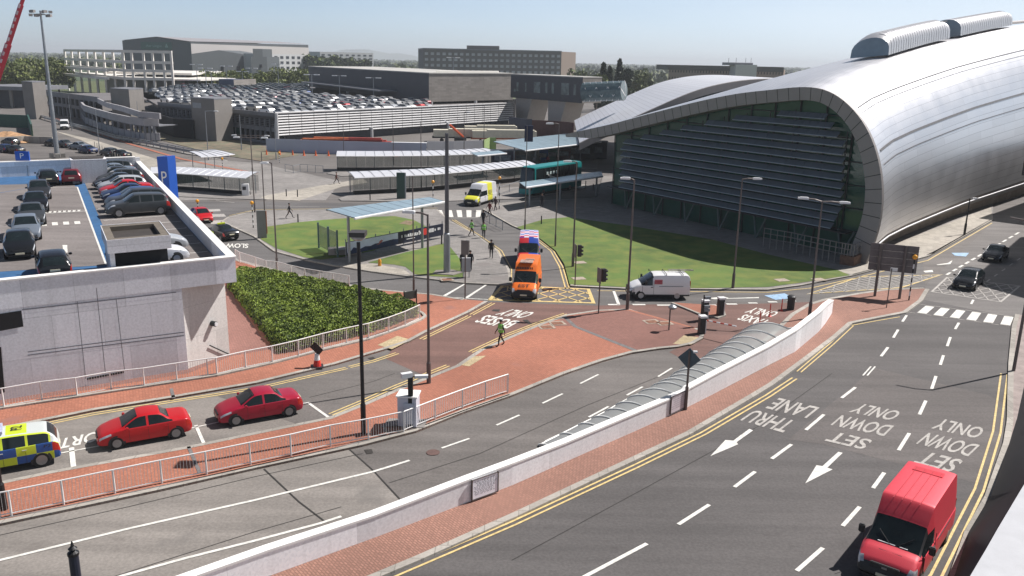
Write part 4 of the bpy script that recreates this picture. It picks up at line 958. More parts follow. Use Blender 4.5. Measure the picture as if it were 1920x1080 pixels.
for k, px in enumerate((968, 1030)):
    w = 32; mb = MB(); a = la.lerp(lc, (px-962)/131); b_ = la.lerp(lc, (px+w-962)/131); d_ = Vector((1.5, 7, 0)); 
    vs = [Vector((a.x, a.y, 7.7))-n_*.8, Vector((b_.x, b_.y, 7.7))-n_*.8, Vector((b_.x, b_.y, 7.7))-n_*7, Vector((a.x, a.y, 7.7))-n_*7]
    a2, b2 = a.lerp(b_, .05), a.lerp(b_, .62)
    lo = [Vector((a2.x, a2.y, 0))-n_*.8, Vector((b2.x, b2.y, 0))-n_*.8, Vector((b2.x, b2.y, 0))-n_*7, Vector((a2.x, a2.y, 0))-n_*7]
    mb.add(vs+lo, [(0, 1, 2, 3), (7, 6, 5, 4), (0, 4, 5, 1), (1, 5, 6, 2), (2, 6, 7, 3), (3, 7, 4, 0)]); mb.build('leg', mat('leg_concrete', (.42, .38, .34), .8, var=.06), t)
# glazed tube link
t = thing('glazed_tube_bridge', tuple(g(1150, 250)), 'small round glazed footbridge with white arched ribs between dark bridge box and silver roof', 'footbridge')
a, b_ = P(1095, 173, 176), P(1170, 170, 172); mb = MB(); mb.cyl(a, b_, 1.9, n=16); mb.build('glass_tube', mat('tube_glass', (.10, .14, .15), .2, var=.3), t)
mb = MB()
for k in range(8):
    p = a.lerp(b_, k/7)
    for i in range(12):
        u0, u1 = 2*math.pi*i/12, 2*math.pi*(i+1)/12; mb.cyl(p+Vector((0, math.cos(u0)*1.95, math.sin(u0)*1.95)), p+Vector((0.0, math.cos(u1)*1.95, math.sin(u1)*1.95)), .06, n=4)
for k in range(7): p, q = a.lerp(b_, k/7), a.lerp(b_, (k+1)/7); mb.cyl(p+Vector((0, -1.95, -.9 if k % 2 else .9)), q+Vector((0, -1.95, .9 if k % 2 else -.9)), .09, n=4)
mb.build('ribs', m_sl, t)

# ---- office block
def winblock(name, a, b_, z0, z1, depth, lab, cat, m_wall, m_win, cols, rows, m_side=None, zr=(0, 1), wf=.62, hf=.5, group=None):
    """front face from a to b_ ; windows as individual parts sharing one mesh"""
    d = (b_-a); d.z = 0; L = d.length; d.normalize(); n = Vector((d.y, -d.x, 0)); n = n if n.y < 0 else -n
    o = (a+b_)/2; t = thing(name, (o.x, o.y, 0), lab, cat); ang = math.atan2(d.y, d.x)
    mb = MB(); mb.prism([a, b_, b_-n*depth, a-n*depth], z0, z1); mb.build('wall', m_wall, t)
    H = z1-z0; cw = L/cols; rh = H*(zr[1]-zr[0])/rows
    w = MB(); w.box((0, 0, 0), (cw*wf, .16, rh*hf)); first = None
    for r in range(rows):
        for c in range(cols):
            p = a+d*(cw*(c+.5))+n*.06; z = z0+H*zr[0]+rh*(r+.5)
            if first is None: first = w.build('window', m_win, t, world=False); ob = first
            else: ob = first.copy(); SC.collection.objects.link(ob); ob.parent = t
            ob.location = (p.x-o.x, p.y-o.y, z); ob.rotation_euler = (0, 0, ang)
    return t, n, d
m_winm = mat('office_window', (.34, .35, .36), .4, var=.6, scale=.05)
Yb = 640
a, b_ = P(794, 92, Yb), P(1053, 95, Yb+20); z1 = a.z
t, n, d = winblock('office_block', a, b_, 0, z1, 45, 'long dark office block with four window rows and a tan end wall', 'office', mat('office_brown', (.105, .092, .090), .8, var=.08), m_winm, 24, 4, zr=(.30, .96), wf=.55, hf=.45)
e = P(1080, 95, Yb+55); mb = MB(); bb = Vector((b_.x, b_.y, 0)); mb.prism([bb+n*.1, Vector((e.x, e.y, 0)), Vector((e.x-8, e.y+20, 0)), bb-n*20], 0, z1+.3); mb.build('end_wall', mat('tan_end_wall', (.22, .165, .13), .8, var=.06), t)
mb = MB(); c = a.lerp(b_, .42); mb.box((c.x, c.y+15, z1+1.7), (24, 14, 3.4)); mb.build('plant_room', mat('office_brown', (.1, .1, .1)), t)
mb = MB(); mb.prism([a+n*.8, b_+n*.8, b_-n*46, a-n*46], z1, z1+.8); mb.build('roof_edge', m_gc, t)
# hangar
Yh = 600
def PP(px, py, Y): return P(px, py, Y)
a, c = PP(229, 76, Yh+40), PP(357, 79, Yh); hz = c.z; gz = PP(293, 70, Yh+20).z; far = PP(578, 84, Yh+120)
t = thing('aircraft_hangar', (c.x, c.y, 0), 'huge dark slate aircraft hangar with a shallow gable, green sign and pale upper side wall', 'hangar')
m_h = mat('hangar_slate', (.082, .093, .10), .75, var=.1, scale=.02); m_hp = mat('hangar_pale', (.50, .47, .45), .75, var=.05, scale=.02)
ap = a.lerp(c, .52); ap.z = gz
v = lambda p, z: Vector((p.x, p.y, z))
mb = MB(); mb.add([v(a, 0), v(c, 0), v(c, hz), ap, v(a, a.z)], [(0, 1, 2, 3, 4)]); mb.build('gable_wall', m_h, t)
mb = MB(); mb.quad(v(c, 0), v(far, 0), v(far, far.z), v(c, hz)); mb.build('side_wall', m_h, t)
off = far-c; mb = MB(); mb.quad(v(c, hz+.5), v(far, far.z+.5), v(ap+off, gz+.5), v(ap, gz+.5)); mb.quad(v(ap, gz+.5), v(ap+off, gz+.5), v(a+off, a.z), v(a, a.z+.3)); mb.build('roof', mat('hangar_roof', (.27, .26, .27), .8, var=.05), t)
dd = (far-c).normalized(); nn = Vector((dd.y, -dd.x, 0)).normalized(); nn = nn if nn.y < 0 else -nn
mb = MB(); mb.prism([c+nn*.3, far+nn*.3, far+nn*.1, c+nn*.1], hz-9.5, hz-1.0); mb.build('pale_upper_wall', m_hp, t)
mb = MB(); s0, s1 = a.lerp(c, .29), a.lerp(c, .74); dn2 = (c-a).normalized(); ng = Vector((dn2.y, -dn2.x, 0)).normalized(); ng = ng if ng.y < 0 else -ng
mb.prism([s0+ng*.5, s1+ng*.5, s1+ng*.1, s0+ng*.1], hz-5.2, hz-.2); sg = mb.build('sign_board', mat('sign_green', (.012, .085, .065), .6, var=.05), t)
mb = MB(); q0, q1 = a.lerp(c, .37)+ng*.6, a.lerp(c, .60)+ng*.6; put_text(mb, 'Aer Lingus', v(q0, hz-4.0), v(q1, hz-4.0), v(q0, hz-1.8))
cc = a.lerp(c, .67)+ng*.6
for k in range(3): u = math.pi/2+k*2*math.pi/3; p = v(cc, hz-2.8)+dn2*(.9*math.cos(u))+Vector((0, 0, .7*math.sin(u))); mb.add([p+dn2*(.8*math.cos(w))+Vector((0, 0, .8*math.sin(w))) for w in np.linspace(0, 2*math.pi, 9)[:-1]], [tuple(range(8))])
o = t['_o']; mb.v = [(x-o[0], y-o[1], z-o[2]) for x, y, z in mb.v]; mb.build('sign_lettering', mat('sign_lettering', (.16, .30, .26), .6, var=0), sg, world=False)
for k in range(6): 
    f = .1+k*.16; mb = MB(); p = c.lerp(far, f); 
    if f > .5: break
    mb.box((p.x+nn.x*.4, p.y+nn.y*.4, 9), (2.4, 1.2, 4), math.atan2(dd.y, dd.x)); mb.build('hangar_door', m_dark, t)
# lower annexes
a2, c2 = PP(359, 101, Yh-30), PP(458, 102, Yh+10)
t = thing('hangar_annexe', (a2.x, a2.y, 0), 'lower slate annexe with a shallow gable in front of the pale hangar wall', 'building')
mb = MB(); mid = a2.lerp(c2, .5); mid.z = PP(408, 94, Yh-10).z; mb.add([v(a2, 0), v(c2, 0), c2, mid, a2, v(a2, 0)+Vector((5, 30, 0)), v(c2, 0)+Vector((5, 30, 0)), c2+Vector((5, 30, 0)), mid+Vector((5, 30, 0)), a2+Vector((5, 30, 0))], [(0, 1, 2, 3, 4), (4, 3, 8, 9), (3, 2, 7, 8), (1, 6, 7, 2), (5, 0, 4, 9)]); mb.build('wall', m_h, t)
for f in (.55, .86):
    mb = MB(); p = a2.lerp(c2, f)+Vector((0, -.6, 0)); mb.box((p.x, p.y, 8.0), (2.2, 1, 4.5), .1); mb.build('window', m_dark, t)
ax, bx_ = PP(470, 106, Yh-20), PP(500, 106, Yh-10)
t = thing('slate_block', (ax.x, ax.y, 0), 'small slate stair block between the hangar annexe and pale offices', 'building')
mb = MB(); mb.prism([ax, bx_, bx_+Vector((3, 20, 0)), ax+Vector((3, 20, 0))], 0, ax.z); mb.build('wall', m_h, t); mb = MB(); mb.prism([ax.lerp(bx_, .15), ax.lerp(bx_, .75), ax.lerp(bx_, .75)+Vector((3, 12, 0)), ax.lerp(bx_, .15)+Vector((3, 12, 0))], ax.z, ax.z+5); mb.build('roof_housing', m_h, t)
mb = MB(); p = ax.lerp(bx_, .6); mb.box((p.x, p.y-.3, ax.z-6), (2, 1, 2)); mb.build('window', m_dark, t)
t, n, d = winblock('pale_office', PP(500, 100, Yh), PP(575, 101, Yh+40), 0, PP(500, 101, Yh).z, 20, 'pale three-storey office attached to the right end of the hangar', 'office', mat('pale_office', (.50, .50, .50), .8, var=.04), mat('office_window_dark', (.05, .055, .065), .3, var=.2), 7, 3, zr=(.42, .98), wf=.5, hf=.5)
t, n, d = winblock('distant_office', PP(600, 97, 820), PP(700, 101, 860), 0, PP(600, 97, 820).z, 30, 'distant pale office with rooftop plant half hidden by trees right of the hangar', 'office', mat('pale_office', (.5, .5, .5)), mat('office_window_dark', (.05, .055, .065)), 9, 4, zr=(.4, .95), wf=.5, hf=.45)
# hotel right
t, n, d = winblock('distant_hotel', PP(1254, 127, 520), PP(1470, 130, 500), 0, PP(1254, 127, 520).z, 40, 'low tan hotel with one row of small windows behind the arched roof', 'hotel', mat('hotel_tan', (.26, .19, .15), .8, var=.06), m_dark, 40, 2, zr=(.5, 1), wf=.3, hf=.35)
mb = MB(); a, b_ = PP(1252, 123.5, 519), PP(1470, 126, 499); mb.prism([a, b_, b_+Vector((0, 42, 0)), a+Vector((0, 42, 0))], a.z-2.2, a.z+.6); mb.build('roof', mat('hotel_roof_dark', (.05, .05, .045), .8), t)
mb = MB(); a, b_ = PP(1380, 121, 495), PP(1420, 121, 495); mb.prism([a, b_, b_+Vector((0, 15, 0)), a+Vector((0, 15, 0))], 0, a.z); mb.build('lift_tower', mat('pale_office', (.5, .5, .5)), t)
mb = MB(); a, b_ = PP(1366, 117, 498), PP(1412, 117, 498); mb.prism([a, b_, b_+Vector((0, 15, 0)), a+Vector((0, 15, 0))], a.z-1.5, a.z); mb.build('rooftop_plant', m_gc, t)
for px_ in (1366, 1380, 1398, 1408):
    mb = MB(); p = PP(px_, 117, 500); mb.cyl(p, p+Vector((0, 0, 2.5)), .12, n=5); mb.build('antenna', m_gc, t)
# white precast frame under construction
fr = thing('white_concrete_frame', tuple(P(232, 160, 330)*1), 'open white precast concrete frame of an unfinished building left of the hangar', 'building frame')
fr['_o'] = tuple(fr.location)
mfr = mat('white_precast', (.66, .63, .58), .8, var=.06)
Yf = 330; zl = [P(280, y, Yf).z for y in (97, 117, 133, 148, 163)]
xs_ = [P(x, 120, Yf).x for x in (232, 248, 270, 287, 307, 322)]
for k, x in enumerate(xs_): mb = MB(); mb.box((x, Yf, zl[0]/2), (.75, .7, zl[0])); mb.build('column', mfr, fr)
for z in zl[:4]: mb = MB(); mb.box(((xs_[0]+xs_[-1])/2, Yf+.0, z), (xs_[-1]-xs_[0]+.8, .9, 1.0)); mb.build('beam', mfr, fr)
lx0 = P(121, 97, Yf+85); 
for k in range(8):
    f = k/7; x = xs_[0]+(lx0.x-xs_[0])*f; y = Yf+85*f; mb = MB(); mb.box((x, y, zl[0]/2), (.8, .8, zl[0])); mb.build('column', mfr, fr)
for z in zl[:4]:
    mb = MB(); mb.ribbon([(xs_[0], Yf), (lx0.x, Yf+85)], .9, z-.5, z+.5); mb.build('beam', mfr, fr)
lx1 = P(100, 128, Yf+60)
for z in zl[2:4]: mb = MB(); mb.ribbon([(xs_[0]-5, Yf-3), (lx1.x, Yf+58)], .9, z-.5, z+.5); mb.build('beam', mfr, fr)
mb = MB(); mb.prism([(xs_[0], Yf+1), (xs_[-1]+10, Yf+1), (xs_[-1]+14, Yf+30), (lx0.x, Yf+88)], zl[3]-.4, zl[3]+.1); mb.build('floor_slab', mfr, fr)
mb = MB(); mb.prism([(xs_[0]-20, Yf+25), (P(368, 137, Yf+30).x, Yf+25), (P(368, 137, Yf+30).x-6, Yf+80), (xs_[0]-20, Yf+80)], P(368, 138, Yf+30).z-.6, P(368, 138, Yf+30).z+.2); mb.build('canopy_roof', mfr, fr)
mb = MB(); mb.box((P(300, 143, Yf+45).x, Yf+50, 3.5), (50, 1, 7)); mb.build('glazed_band', m_winm, fr)
# roof plant boxes on the far deck
t = thing('blue_grey_lift_hut', tuple(g(432, 158, 5.7)), 'small navy and tan box hut at the back of the packed deck', 'hut')
a, c, b_ = P(410, 148, 330), P(438, 148, 325), P(458, 149, 332); mb = MB(); mb.prism([a, c, c+Vector((2, 8, 0)), a+Vector((2, 8, 0))], 5, a.z); mb.build('left_wall', mat('navy_panel', (.05, .07, .13), .7), t)
mb = MB(); mb.prism([c, b_, b_+Vector((2, 8, 0)), c+Vector((2, 8, 0))], 5, a.z); mb.build('right_wall', m_bw, t)
# ------------------------------------------------------------------ vehicles
def paint(name, col, rough=.32): return mat('paint_'+name, col, rough, .15, var=.03, scale=.6, spec=.6)
m_tyre = mat('tyre_rubber', (.018, .018, .018), .85, var=.2, scale=6); m_rim = mat('alloy_rim', (.30, .30, .31), .35, .8, var=.1, scale=6)
m_vglass = mat('car_glass', (.012, .018, .020), .08, 0, var=.3, scale=1, spec=.45); m_black = mat('black_plastic', (.022, .022, .024), .55, var=.2, scale=4)
m_head = mat('headlight_glass', (.55, .57, .60), .12, .2, var=.25, scale=8); m_tail = mat('tail_light_red', (.42, .02, .015), .25, 0, var=.15, scale=8); m_plate = mat('number_plate', (.70, .66, .50), .5, var=.05)
def shell(X, sill, belt, top, wb, wt, wint=None, frt=None, rr=.07):
    """half sections -> rows of points. X stations; returns grid rows (list of list of Vector), classes per column strip"""
    rows = []
    for i, x in enumerate(X):
        w, zt, zb, zs, t = wb[i], top[i], belt[i], sill[i], wt[i]
        zb = min(zb, zt-.03); wi = (wint[i] if wint is not None else zt-.06); wi = min(max(wi, zb+.01), zt-.02)
        wh = t+(w-t)*(1-min(1, (wi-zb)/max(.05, zt-zb)))*.6 if wint is not None else t+.04
        h = [(w*.80, zs), (w*.95, zs+.03), (w, zs+.16), (w*1.005, (zs+zb)/2), (w, zb-.10), (w*.985, zb-.02), (w*.965, zb), (wh+.015, wi), (t-.02, zt-.018), (t-.10, zt), (t*.5, zt+.022*min(1, t)), (0, zt+.03*min(1, t))]
        half = [(min(a, w*1.01), c) for a, c in h]
        full = [Vector((x, y, z)) for y, z in half]+[Vector((x, -y, z)) for y, z in half[-2::-1]]
        rows.append(full)
    return rows
NHALF = 12
def cubic(xk, yk, x):
    """monotone-ish interpolation with light smoothing"""
    return np.interp(x, xk, yk)
def build_vehicle(spec, root, low=False):
    """spec: dict of profiles; creates body/glass parts under root (local coords, x forward)"""
    X = sorted(set([round(float(v), 3) for v in np.linspace(spec['x'][0], spec['x'][-1], spec.get('n', 56))]+[round(v, 3) for v in spec['x']]+[round(v, 3) for v in spec.get('cuts', [])]))
    def I(k):
        X_ = np.array(X); e0, e1 = spec['x'][0], spec['x'][-1]; r = np.clip(np.minimum(X_-e0, e1-X_), 0, spec.get('sm', .13))
        return sum(np.interp(X_+r*o, spec['x'], spec[k]) for o in (-1, -.6, -.2, .2, .6, 1))/6
    top, belt, sill, wb, wt = I('top'), I('belt'), I('sill'), I('w'), I('wt')
    wint = I('wint') if 'wint' in spec else None
    rows = shell(X, sill, belt, top, wb, wt, wint)
    ncol = len(rows[0]); parts = {}
    for j in range(len(X)-1):
        xm = (X[j]+X[j+1])/2
        for i in range(ncol-1):
            k = i if i < NHALF-1 else 2*NHALF-3-i      # strip index from the sill up, 6 = window strip
            ctr = (rows[j][i]+rows[j+1][i+1])/2
            nm, mt = spec['cls'](xm, k, ctr, i < NHALF-1)
            key = nm if nm != 'side_windows' else ('side_window', i < NHALF-1, sum(xm > v[1] for v in spec.get('pill', [])))
            q = parts.setdefault(key, {}); q.setdefault(mt.name, (mt, MB()))[1].add([rows[j][i], rows[j][i+1], rows[j+1][i+1], rows[j+1][i]], [(0, 1, 2, 3)])
    nm, mt = spec.get('endcls', ('body', spec['paint']))
    for r, fl in ((rows[0], 0), (rows[-1], 1)):
        parts.setdefault('body', {}).setdefault((spec.get('endmat') or spec['paint']).name, (spec.get('endmat') or spec['paint'], MB()))[1].add(r, [tuple(range(ncol)) if fl else tuple(range(ncol-1, -1, -1))])
    parts['body'].setdefault(m_black.name, (m_black, MB()))[1].add([rows[0][0], rows[0][-1], rows[-1][-1], rows[-1][0]], [(0, 1, 2, 3)])
    out = {}
    for nm, d in parts.items():
        mb = MB(); ms = []
        for mi, (mname, (mt, b)) in enumerate(d.items()):
            mb.add(b.v, b.f, mi); ms.append(mt)
        if isinstance(nm, tuple): nm = nm[0]
        me = bpy.data.meshes.new(nm); me.from_pydata(mb.v, [], mb.f)
        for m_ in ms: me.materials.append(m_)
        me.polygons.foreach_set('material_index', mb.m)
        bm = bmesh.new(); bm.from_mesh(me); bmesh.ops.remove_doubles(bm, verts=bm.verts, dist=.0006); bmesh.ops.recalc_face_normals(bm, faces=bm.faces)
        for f in bm.faces: f.smooth = True
        for e in bm.edges:
            if len(e.link_faces) == 2 and e.calc_face_angle(0) > .55: e.smooth = False
        bm.to_mesh(me); bm.free()
        ob = bpy.data.objects.new(nm, me); SC.collection.objects.link(ob); ob.parent = root; out[nm] = ob
    return out
def wheels(root, xs_, y, r, w=.22, spokes=7, rimc=None):
    for x in xs_:
        for s in (-1, 1):
            mb = MB()
            prof_ = [(r*.62, -w/2), (r*.93, -w/2), (r, -w/2+.03), (r, w/2-.03), (r*.93, w/2), (r*.62, w/2)]
            mb.lathe((0, 0, 0), prof_, 22); M = Matrix.Translation((x, s*y, r)) @ Matrix.Rotation(math.pi/2*s*-1, 4, 'X'); mb.xf(M)
            wh = mb.build('wheel', m_tyre, root, world=False)
            mb = MB(); mb.lathe((0, 0, 0), [(r*.60, w/2-.05), (r*.60, w/2-.045)], 20, 1); mb.lathe((0, 0, 0), [(r*.16, w/2-.05), (r*.14, w/2+.004)], 10)
            for k in range(spokes):
                a = 2*math.pi*k/spokes; mb.add([Vector((math.cos(a+d)*q, math.sin(a+d)*q, w/2+h)) for q, d, h in ((r*.12, -.5, 0), (r*.60, -.09, -.008), (r*.60, .09, -.008), (r*.12, .5, 0))], [(0, 1, 2, 3)])
            mb.lathe((0, 0, 0), [(r*.60, w/2-.03), (r*.64, w/2-.03), (r*.64, w/2+.006), (r*.58, w/2+.006)], 20)
            mb.xf(M); mb.build('rim', [rimc or m_rim, m_black], wh, world=False)
            # wheel arch lip
            mb = MB(); n = 14; R = r+.07
            mb.add([Vector((x+R*math.cos(math.pi*(-.12+1.24*k/n)), s*(y+w/2-.012), r+R*math.sin(math.pi*(-.12+1.24*k/n)))) for k in range(n+1)], [tuple(range(n+1)) if s < 0 else tuple(range(n, -1, -1))])
            mb.build('wheel_arch', m_black, root, world=False)
def small(root, nm, c, d, m, rz=0):
    mb = MB(); mb.box(c, d, rz); bm = bmesh.new(); me = bpy.data.meshes.new(nm); me.from_pydata(mb.v, [], mb.f); bm.from_mesh(me)
    bmesh.ops.bevel(bm, geom=bm.edges[:], offset=min(d)*.25, segments=2, affect='EDGES'); bm.to_mesh(me); bm.free(); me.materials.append(m)
    ob = bpy.data.objects.new(nm, me); SC.collection.objects.link(ob); ob.parent = root; return ob
def sedan(lab, cat, col, kind='sedan', L=4.5, Wd=1.76, H=1.43, group=None, cls=None, name=None, rim=None, roof=None):
    pt = col; h = L/2; w = Wd/2; roof = roof or pt
    if kind == 'sedan':
        xk = [-h, -h+.06, -h+.25, -h+.75, -1.05*h/2.25, -.75, -.25, .15, .55, .98, 1.25, h-.55, h-.2, h-.06, h]
        tp = [.62, .90, 1.0, 1.04, 1.10, 1.37, H, H, H-.03-.02, 1.00, .93, .84, .72, .62, .48]
        tp[8] = 1.27; c_rear = (-1.05*h/2.25-.12, -.72); c_ws = (.30, 1.0)
        xk[7] = .28; tp[7] = H-.015
        wtk = [w*.72, w*.80, w*.82, w*.82, w*.72, w*.66, w*.66, w*.66, w*.70, w*.80, w*.86, w*.85, w*.80, w*.74, w*.66]
        wk = [w*.80, w*.88, w*.95, w*.99, w, w, w, w, w, w, w*.99, w*.96, w*.90, w*.82, w*.70]
    elif kind == 'hatch':
        xk = [-h, -h+.05, -h+.12, -h+.55, -1.0, -.5, -.1, .2, .55, 1.0, 1.2, h-.5, h-.18, h-.05, h]
        tp = [.70, 1.0, 1.12, H-.10, H-.03, H, H, H-.02, 1.29, 1.02, .95, .86, .74, .64, .50]
        c_rear = (-h+.06, -h+.52); c_ws = (.22, 1.02)
        wtk = [w*.72, w*.78, w*.76, w*.68, w*.67, w*.67, w*.67, w*.67, w*.71, w*.80, w*.86, w*.85, w*.80, w*.74, w*.66]
        wk = [w*.86, w*.93, w*.96, w*.99, w, w, w, w, w, w, w*.99, w*.96, w*.90, w*.82, w*.70]
    else:  # suv
        xk = [-h, -h+.05, -h+.12, -h+.45, -1.0, -.5, -.1, .25, .6, 1.0, 1.25, h-.4, h-.14, h-.05, h]
        tp = [.80, 1.15, 1.28, H-.08, H-.02, H, H, H-.02, H-.25, 1.16, 1.10, 1.04, .90, .78, .60]
        c_rear = (-h+.07, -h+.44); c_ws = (.27, 1.02)
        wtk = [w*.74, w*.80, w*.80, w*.74, w*.73, w*.73, w*.73, w*.73, w*.76, w*.84, w*.88, w*.88, w*.84, w*.78, w*.70]
        wk = [w*.88, w*.94, w*.97, w*.99, w, w, w, w, w, w, w*.99, w*.97, w*.92, w*.85, w*.76]
    bz = 1.10 if kind == 'suv' else .93
    bel = [min(bz+.04-(.05*(x+h)/L), t-.04) for x, t in zip(xk, tp)]
    sl_ = [.30 if kind == 'suv' else .22]*len(xk); sl_[0] = .38; sl_[-1] = .30
    side0 = {'sedan': -1.22, 'hatch': -h+.40, 'suv': -h+.42}[kind]; side1 = .86
    pill = [(-.16, -.06)]+([(-1.12, -1.02)] if kind != 'sedan' else [])
    def dcls(xm, k, c, left):
        if 7 <= k and c_ws[0] < xm < c_ws[1]: return ('windscreen', m_vglass) if abs(c.y) < w*.80 and k >= 8 else ('body', roof)
        if 7 <= k and c_rear[0] < xm < c_rear[1]: return ('rear_window', m_vglass) if k >= 9 else ('body', roof)
        if k == 6 and side0 < xm < side1 and not any(a < xm < b for a, b in pill): return ('side_windows', m_vglass)
        if k >= 7 and c_rear[1] < xm < c_ws[0]+.1: return ('body', roof)
        if k in (4, 5) and h-.62 < xm < h-.10: return (('headlight', left), m_head)
        if k in (3, 4) and xm < -h+.30 and c.z > .60: return (('tail_light', left), m_tail)
        if k <= 1 or xm > h-.05 and abs(c.y) < w*.5 and c.z < .5: return ('body', m_black) if k == 0 else ('body', pt)
        return ('body', pt)
    cl = dcls
    if cls:
        def cl(xm, k, c, left):
            a, m_ = dcls(xm, k, c, left); 
            return cls(xm, k, c, left, a, m_)
    t = thing(name or {'sedan': 'saloon_car', 'hatch': 'hatchback_car', 'suv': 'suv_car'}[kind], (0, 0, 0), lab, cat, group)
    cuts = [c_ws[0], c_ws[1], c_rear[0], c_rear[1], side0, side1, h-.62, h-.10, -h+.30]+[v for p_ in pill for v in p_]
    build_vehicle(dict(x=xk, top=tp, belt=bel, sill=sl_, w=wk, wt=wtk, cls=cl, paint=pt, cuts=cuts, pill=pill), t)
    r = .36 if kind == 'suv' else .31
    wheels(t, (-h+.78, h-.82), w-.10, r, .21, rimc=rim)
    for s in (-1, 1):
        small(t, 'wing_mirror', (.80, s*(w+.09), bz+.06), (.13, .20, .13), pt)
        mb = MB()
        for xh in (-.05, -.95): mb.box((xh, s*(w*1.006), bz-.14), (.18, .03, .03))
        build_split(mb, 'door_handle', pt, t, world=False)
        mb = MB()
        for xd in (-.12, .72, -1.0): mb.box((xd, s*w*1.0, .60), (.012, .02, .56))
        build_split(mb, 'door_gap', m_black, t, world=False)
    small(t, 'front_plate', (h-.0, 0, .42), (.04, .50, .11), m_plate); small(t, 'rear_plate', (-h+.0, 0, .70), (.04, .50, .11), m_plate)
    small(t, 'grille', (h-.045, 0, .58), (.08, .80, .10), m_black); small(t, 'lower_grille', (h-.03, 0, .33), (.10, 1.1, .10), m_black)
    return t
def van(lab, col, L=5.2, Wd=1.95, H=2.0, high=False, group=None, cls=None, name='panel_van', cat='van', bon=.95, sidewin=(.55, 1.55), ws=None, wheelx=None, rim=None, roofm=None, bump=None, sink=0):
    h = L/2; w = Wd/2; cow = h-bon; zc = 1.25
    ws0 = cow-(.95 if not high else .80); Hw = H-.06 if not high else 1.98
    xk = [-h, -h+.05, -h+.2, 0, ws0-(.55 if high else .3), ws0-.02, ws0, cow, cow+.25, h-.25, h-.08, h]
    tp = [H-.25, H-.06, H, H, H-.01, H-.35 if high else H-.04, Hw, zc, zc-.06, zc-.28, .82, .55]
    if high: tp[5] = Hw+.05
    wtk = [w*.86]*3+[w*.87]*2+[w*.84, w*.82, w*.84, w*.86, w*.84, w*.80, w*.72]
    wk = [w*.97, w*.99, w, w, w, w, w, w*.99, w*.97, w*.93, w*.87, w*.76]
    bel = [1.15]*8+[1.05, .90, .72, .5]
    bel = [min(b, t-.05) for b, t in zip(bel, tp)]
    wn = [1.78]*6+[1.76, 1.2, 1.1, .95, .8, .52]
    def dcls(xm, k, c, left):
        if ws0 < xm < cow: 
            if k >= 8: return ('windscreen', m_vglass)
            if k == 7: return ('body', m_black)
        if 3 <= k <= 9 and h-.46 < xm < h-.08 and .66 < c.z < .96 and abs(c.y) > w*.66: return (('headlight', left), m_head)
        if xm > h-.5 and c.z < .66: return ('body', bump or m_black)
        if k == 6 and sidewin[0] < xm < cow-.05 : return ('side_windows', m_vglass)
        if k <= 1: return ('body', m_black)
        if xm > h-.12: return ('body', bump or m_black)
        if k >= 7 and xm < ws0: return ('body', roofm or col)
        return ('body', col)
    cl = dcls if not cls else (lambda xm, k, c, left: cls(xm, k, c, left, *dcls(xm, k, c, left)))
    t = thing(name, (0, 0, 0), lab, cat, group)
    build_vehicle(dict(x=xk, top=tp, belt=bel, sill=[.28]*12, w=wk, wt=wtk, wint=wn, cls=cl, paint=col, cuts=[sidewin[0], ws0, cow, -.3, 1.6, -h+.5, h-.12, h-.5], n=56, sm=.10, endmat=bump or m_black), t)
    r = .34; wx = wheelx or (-h+1.0, h-.95); wheels(t, wx, w-.12, r, .24, 5, rim)
    for s in (-1, 1):
        small(t, 'tail_light', (-h+.0, s*w*.88, 1.15), (.06, .14, .75), m_tail)
        small(t, 'wing_mirror', (cow-.35, s*(w+.16), 1.42), (.14, .22, .34), m_black)
        mb = MB()
        for xd in (sidewin[0]-.08, cow-.1): mb.box((xd, s*w*1.003, .95), (.016, .02, 1.15))
        mb.box((-.9, s*w*1.003, 1.10), (1.9, .02, .03))
        build_split(mb, 'door_gap', m_black, t, world=False)
        small(t, 'door_handle', (sidewin[0]+.06, s*(w+.012), 1.02), (.18, .04, .06), m_black)
    small(t, 'grille', (h-.05, 0, .80), (.10, 1.0, .22), m_black); small(t, 'front_plate', (h+.01, 0, .50), (.04, .52, .12), m_plate); small(t, 'rear_plate', (-h-.01, 0, .62), (.04, .52, .12), m_plate)
    mb = MB()
    for s in (-1, 1): mb.cyl((cow-.02, s*.1, zc+.05), (cow-.35, s*.6, zc+.38), .014, n=5)
    build_split(mb, 'wiper', m_black, t, world=False)
    return t
def place(o, px, heading_px, z=0):
    """px: ground pixel below the vehicle's centre; heading from two ground pixels"""
    a, b_ = g(*heading_px[0], z), g(*heading_px[1], z); d = b_-a
    c = g(*px, z); o.location = (c.x, c.y, z+.03); o.rotation_euler = (0, 0, math.atan2(d.y, d.x)); return o

# -- red saloons in the queue lane
hd = ((480, 800), (150, 860))
c1 = sedan('bright red saloon car second in the queue lane, nearer the police car', 'car', paint('bright_red', (.50, .012, .018)), L=4.2)
place(c1, (272, 821), hd)
c2 = sedan('crimson saloon car first in the queue lane beside the white bay corner', 'car', paint('crimson', (.36, .010, .035)), L=4.25)
place(c2, (486, 780), ((640, 765), (300, 826)))
